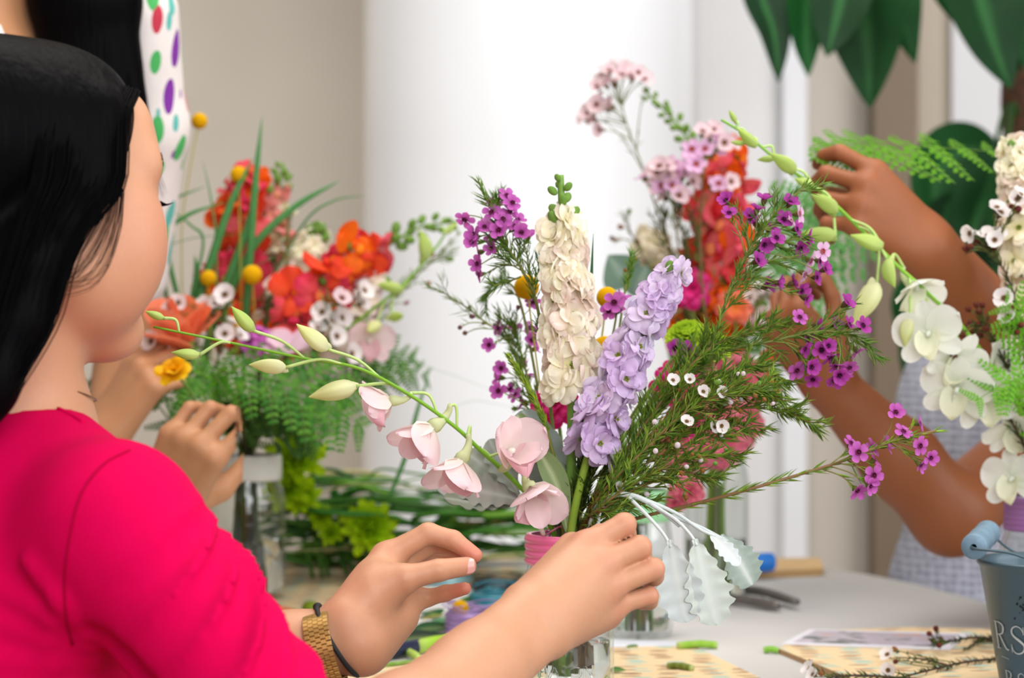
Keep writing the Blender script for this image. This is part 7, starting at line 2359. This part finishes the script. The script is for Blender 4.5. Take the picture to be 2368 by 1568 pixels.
# the pile of clippings across the far side
CL = random.Random(8)
heap = []
for i in range(150):
    px, py = CL.uniform(640, 1235), 1296 - 190 * CL.random() ** 1.25
    d = CL.uniform(2.92, 3.30)
    if CAMZ + (HZ - py) * d / FPX < TABLE + .006:
        d = (CAMZ - TABLE - .008) * FPX / (py - HZ)
    ln = CL.uniform(110, 380)
    sl = CL.gauss(0, 30)
    k = CL.choice((0, 0, 1, 1, 1, 2, 2, 3))
    c = lerp((rgb(40, 92, 38), rgb(66, 132, 46), rgb(122, 178, 62), rgb(200, 192, 140))[k], rgb(110, 150, 60), CL.random() * .3)
    wide = CL.random() < .5
    pts = [(px - ln / 2, py + sl * .6 + 10, d), (px - ln / 6, py - 8, d - .02), (px + ln / 5, py - 4 + CL.gauss(0, 8), d), (px + ln / 2, py - sl * .5 + 8, d + .02)]
    pts = [(a_, min(b_, HZ + (CAMZ - TABLE - .005) * FPX / e_), e_) for a_, b_, e_ in pts]
    heap.append((k, wide, px, pts, c, CL.uniform(.009, .018) if wide else CL.uniform(.0025, .0045)))
heap.sort(key=lambda q: q[:3])
seen = {}
for k, wide, px, pts, c, w in heap:
    j = seen[k, wide] = seen.get((k, wide), -1) + 1
    lb = '%s %s %s in the pile of clippings, counted from the white-banded jar' % (ORD[j] if j < len(ORD) else 'number %d' % (j + 1), 'broad' if wide else 'narrow', ('dark green leaf', 'mid-green leaf', 'light green leaf', 'straw-coloured stalk')[k])
    grass(lb, pts, 3.1, w, c, group='cut leaves and stems in the pile', name='clipping', cat='leaf', flat=.3)
for i, (lb, pts, w, c) in enumerate((('broad leaf arching out of the clippings, nearest the lime mums', [(700, 1110), (760, 1085), (840, 1120), (880, 1170)], .008, rgb(52, 110, 44)), ('kinked green leaf bridging the pile of clippings', [(850, 1110), (880, 1085), (960, 1095), (1100, 1115), (1230, 1105)], .005, rgb(76, 140, 60)), ('thick green stem slanting down to the curled fingers', [(770, 1130), (790, 1190), (830, 1250), (880, 1300)], .008, rgb(50, 128, 44)), ('long blade sloping across the clippings to the pink orchid', [(880, 1180), (980, 1150), (1090, 1100), (1180, 1060)], .006, rgb(84, 146, 74)),
                                     ('dark curled leaf against the white-banded jar', [(640, 1110), (690, 1130), (740, 1170), (800, 1176)], .009, rgb(40, 84, 40)), ('orange-tipped leaf on top of the clippings', [(1040, 1205), (1100, 1208), (1150, 1206), (1235, 1214)], .006, rgb(226, 160, 110)), ('wide leaf lying flat above the fingertips', [(1060, 1270), (1130, 1262), (1200, 1264), (1260, 1268)], .009, rgb(50, 124, 40)))):
    grass(lb, [(a, b, 3.0) for a, b in pts], 3.0, w, c, name='clipping', cat='leaf', flat=.35)
for lb, px, py, s, d in (('lime mum standing highest by the white-banded jar', 686, 1060, .042, 2.88), ('lime mum just below the highest one', 664, 1130, .034, 2.88), ('lime mum lowest of the three by the white-banded jar', 700, 1150, .026, 2.90), ('lime mum lying in the clippings above the thumb', 855, 1222, .040, 2.92), ('lime mum bud left of the thick green stem', 742, 1196, .018, 2.92), ('lime mum bud lowest among the clippings', 765, 1234, .018, 2.92)):
    zb = TABLE + .004
    b = np.array([(px + 60 - 1184) * (d + .1) / FPX, d + .1, zb])
    p = np.array(tuple(P(px, py, d)))
    root = thing('lime_mum', lb, 'flower', b)
    stem_part(root, spline([b, (b + p) / 2 + (0, .02, .0), p], 16), .003, .0022, rgb(70, 120, 40))
    part('flower_head', MUM_DAISY, root, M4(p, (.1, -.85, .35), s))
    for k in range(2):
        part('leaf', LEAFM[2], root, along((b + p) / 2, (.7 - 1.2 * k, .2, .3), (0, 0, 1), .07))


# ---------------------------------------------------------------- the tall house plant behind the far person
GRN = rgb(8, 44, 16)


def big_leaf(root, pts, w, col, d, seed, fold=.30):
    """A large drooping leaf blade along a pixel path, with midrib, fold and a stalk back to the trunk."""
    path = px_path(pts, 22, d)
    r = random.Random(seed)
    u = np.linspace(0, 1, 22)
    wd = w * np.sin(np.pi * np.clip(.03 + .96 * u, 0, 1) ** .75) ** .85
    tg_ = tang(path)
    ref = np.array([r.uniform(-.3, .3), -1.0, r.uniform(-.2, .3)])
    sd = np.array([unit(np.cross(t, ref)) for t in tg_])
    nn = np.cross(sd, tg_)
    v = np.linspace(-1, 1, 9)
    g = path[:, None] + sd[:, None] * (wd[:, None] * v[None])[..., None] + nn[:, None] * (np.abs(v)[None] * wd[:, None] * fold + .03 * w * np.sin(u * 14)[:, None] * np.abs(v)[None])[..., None]
    c = np.array(col)[None, None] + (np.array(rgb(40, 96, 44)) - np.array(col))[None, None] * np.exp(-(v / .08) ** 2)[None, :, None] * np.ones((22, 1, 1))
    mb = MB()
    mb.grid(g, c)
    mb.grid(g[:, ::-1] - nn[:, None] * .0008, c[:, ::-1])
    return part('leaf', mb.mesh('leaf', PLANTLEAF), root), path[0]


PLANTLEAF = mat_vc('house_plant_leaf', .6, .08, .25, .2, 30)
tx = (2395 - 1184) * 3.9 / FPX
pl = thing('potted_plant', 'tall dark-leaved house plant behind the raised arm', 'plant', (tx, 3.9, 0))
mb = MB()
mb.lathe([(0, 0.01), (.13, 0), (.14, .01), (.18, .30), (.19, .31), (.19, .34), (.175, .34), (.165, .30), (0, .30)], rgb(150, 146, 140), 40, (tx, 3.9, 0))
part('pot', mb.mesh('pot', mat_plain('grey_pot', rgb(150, 146, 140), .6)), pl)
mb = MB()
tr = spline([(tx, 3.9, .28), (tx + .02, 3.9, .8), (tx - .025, 3.9, 1.3), (tx - .03, 3.9, 1.62), (tx - .01, 3.9, 1.95)], 40)
mb.tube(tr, np.linspace(.038, .026, 40) * (1 + .08 * np.sin(np.arange(40) * 1.3)), rgb(70, 46, 30), 12)
part('trunk', mb.mesh('trunk', mat_plain('brown_bark', rgb(84, 54, 34), .85, var=.3, nscale=60, bump=.6, bscale=90)), pl)
LV = [([(1745, -150), (1758, -20), (1790, 80), (1800, 190)], .030, 3.7), ([(1830, -160), (1815, -20), (1795, 60), (1790, 150)], .030, 3.72), ([(1895, -160), (1868, -20), (1862, 80), (1868, 176)], .032, 3.7), ([(1985, -180), (1955, -60), (1935, 40), (1912, 130)], .045, 3.65),
      ([(1960, -160), (1985, -40), (2005, 100), (2012, 248)], .062, 3.72), ([(2060, -170), (2062, -60), (2085, 40), (2116, 146)], .036, 3.75), ([(2250, -220), (2255, -60), (2290, 80), (2335, 205)], .060, 3.6), ([(2330, -200), (2330, -60), (2320, 40), (2352, 170)], .055, 3.7), ([(2210, -200), (2200, -80), (2215, 0), (2262, 90)], .036, 3.65),
      ([(2330, 330), (2300, 420), (2262, 500), (2228, 590)], .055, 3.75), ([(2300, 340), (2200, 360), (2160, 440), (2190, 560)], .046, 3.8), ([(2230, 480), (2190, 500), (2170, 560), (2150, 640)], .030, 3.8), ([(2200, 640), (2150, 720), (2130, 850), (2142, 975)], .040, 3.8), ([(2140, 640), (2110, 680), (2090, 730), (2072, 760)], .026, 3.85), ([(2370, 560), (2320, 600), (2290, 660), (2285, 740)], .05, 3.8), ([(2420, 420), (2360, 440), (2330, 520), (2345, 640)], .05, 3.72),
      ([(2520, -200), (2440, -60), (2400, 60), (2390, 200)], .05, 3.65), ([(2600, 300), (2520, 320), (2450, 420), (2440, 560)], .05, 3.9), ([(2060, -420), (2010, -330), (1960, -240), (1930, -120)], .05, 3.9)]
mbp = MB()
for i, (pts, w, d) in enumerate(LV):
    o, foot = big_leaf(pl, pts, w * 1.25, lerp(GRN, rgb(14, 78, 26), (i * .37) % 1), d, i)
    j = int(np.argmin(np.abs(tr[:, 2] - min(1.92, foot[2] + .05))))
    mid = (foot + tr[j]) / 2 + (0, 0, .05)
    mbp.tube(spline([tr[j], mid, foot], 14), [.006] * 5 + [.0045] * 9, rgb(50, 96, 40), 6)
part('leaf_stalks', mbp.mesh('leaf_stalks', STEM), pl)['kind'] = 'stuff'
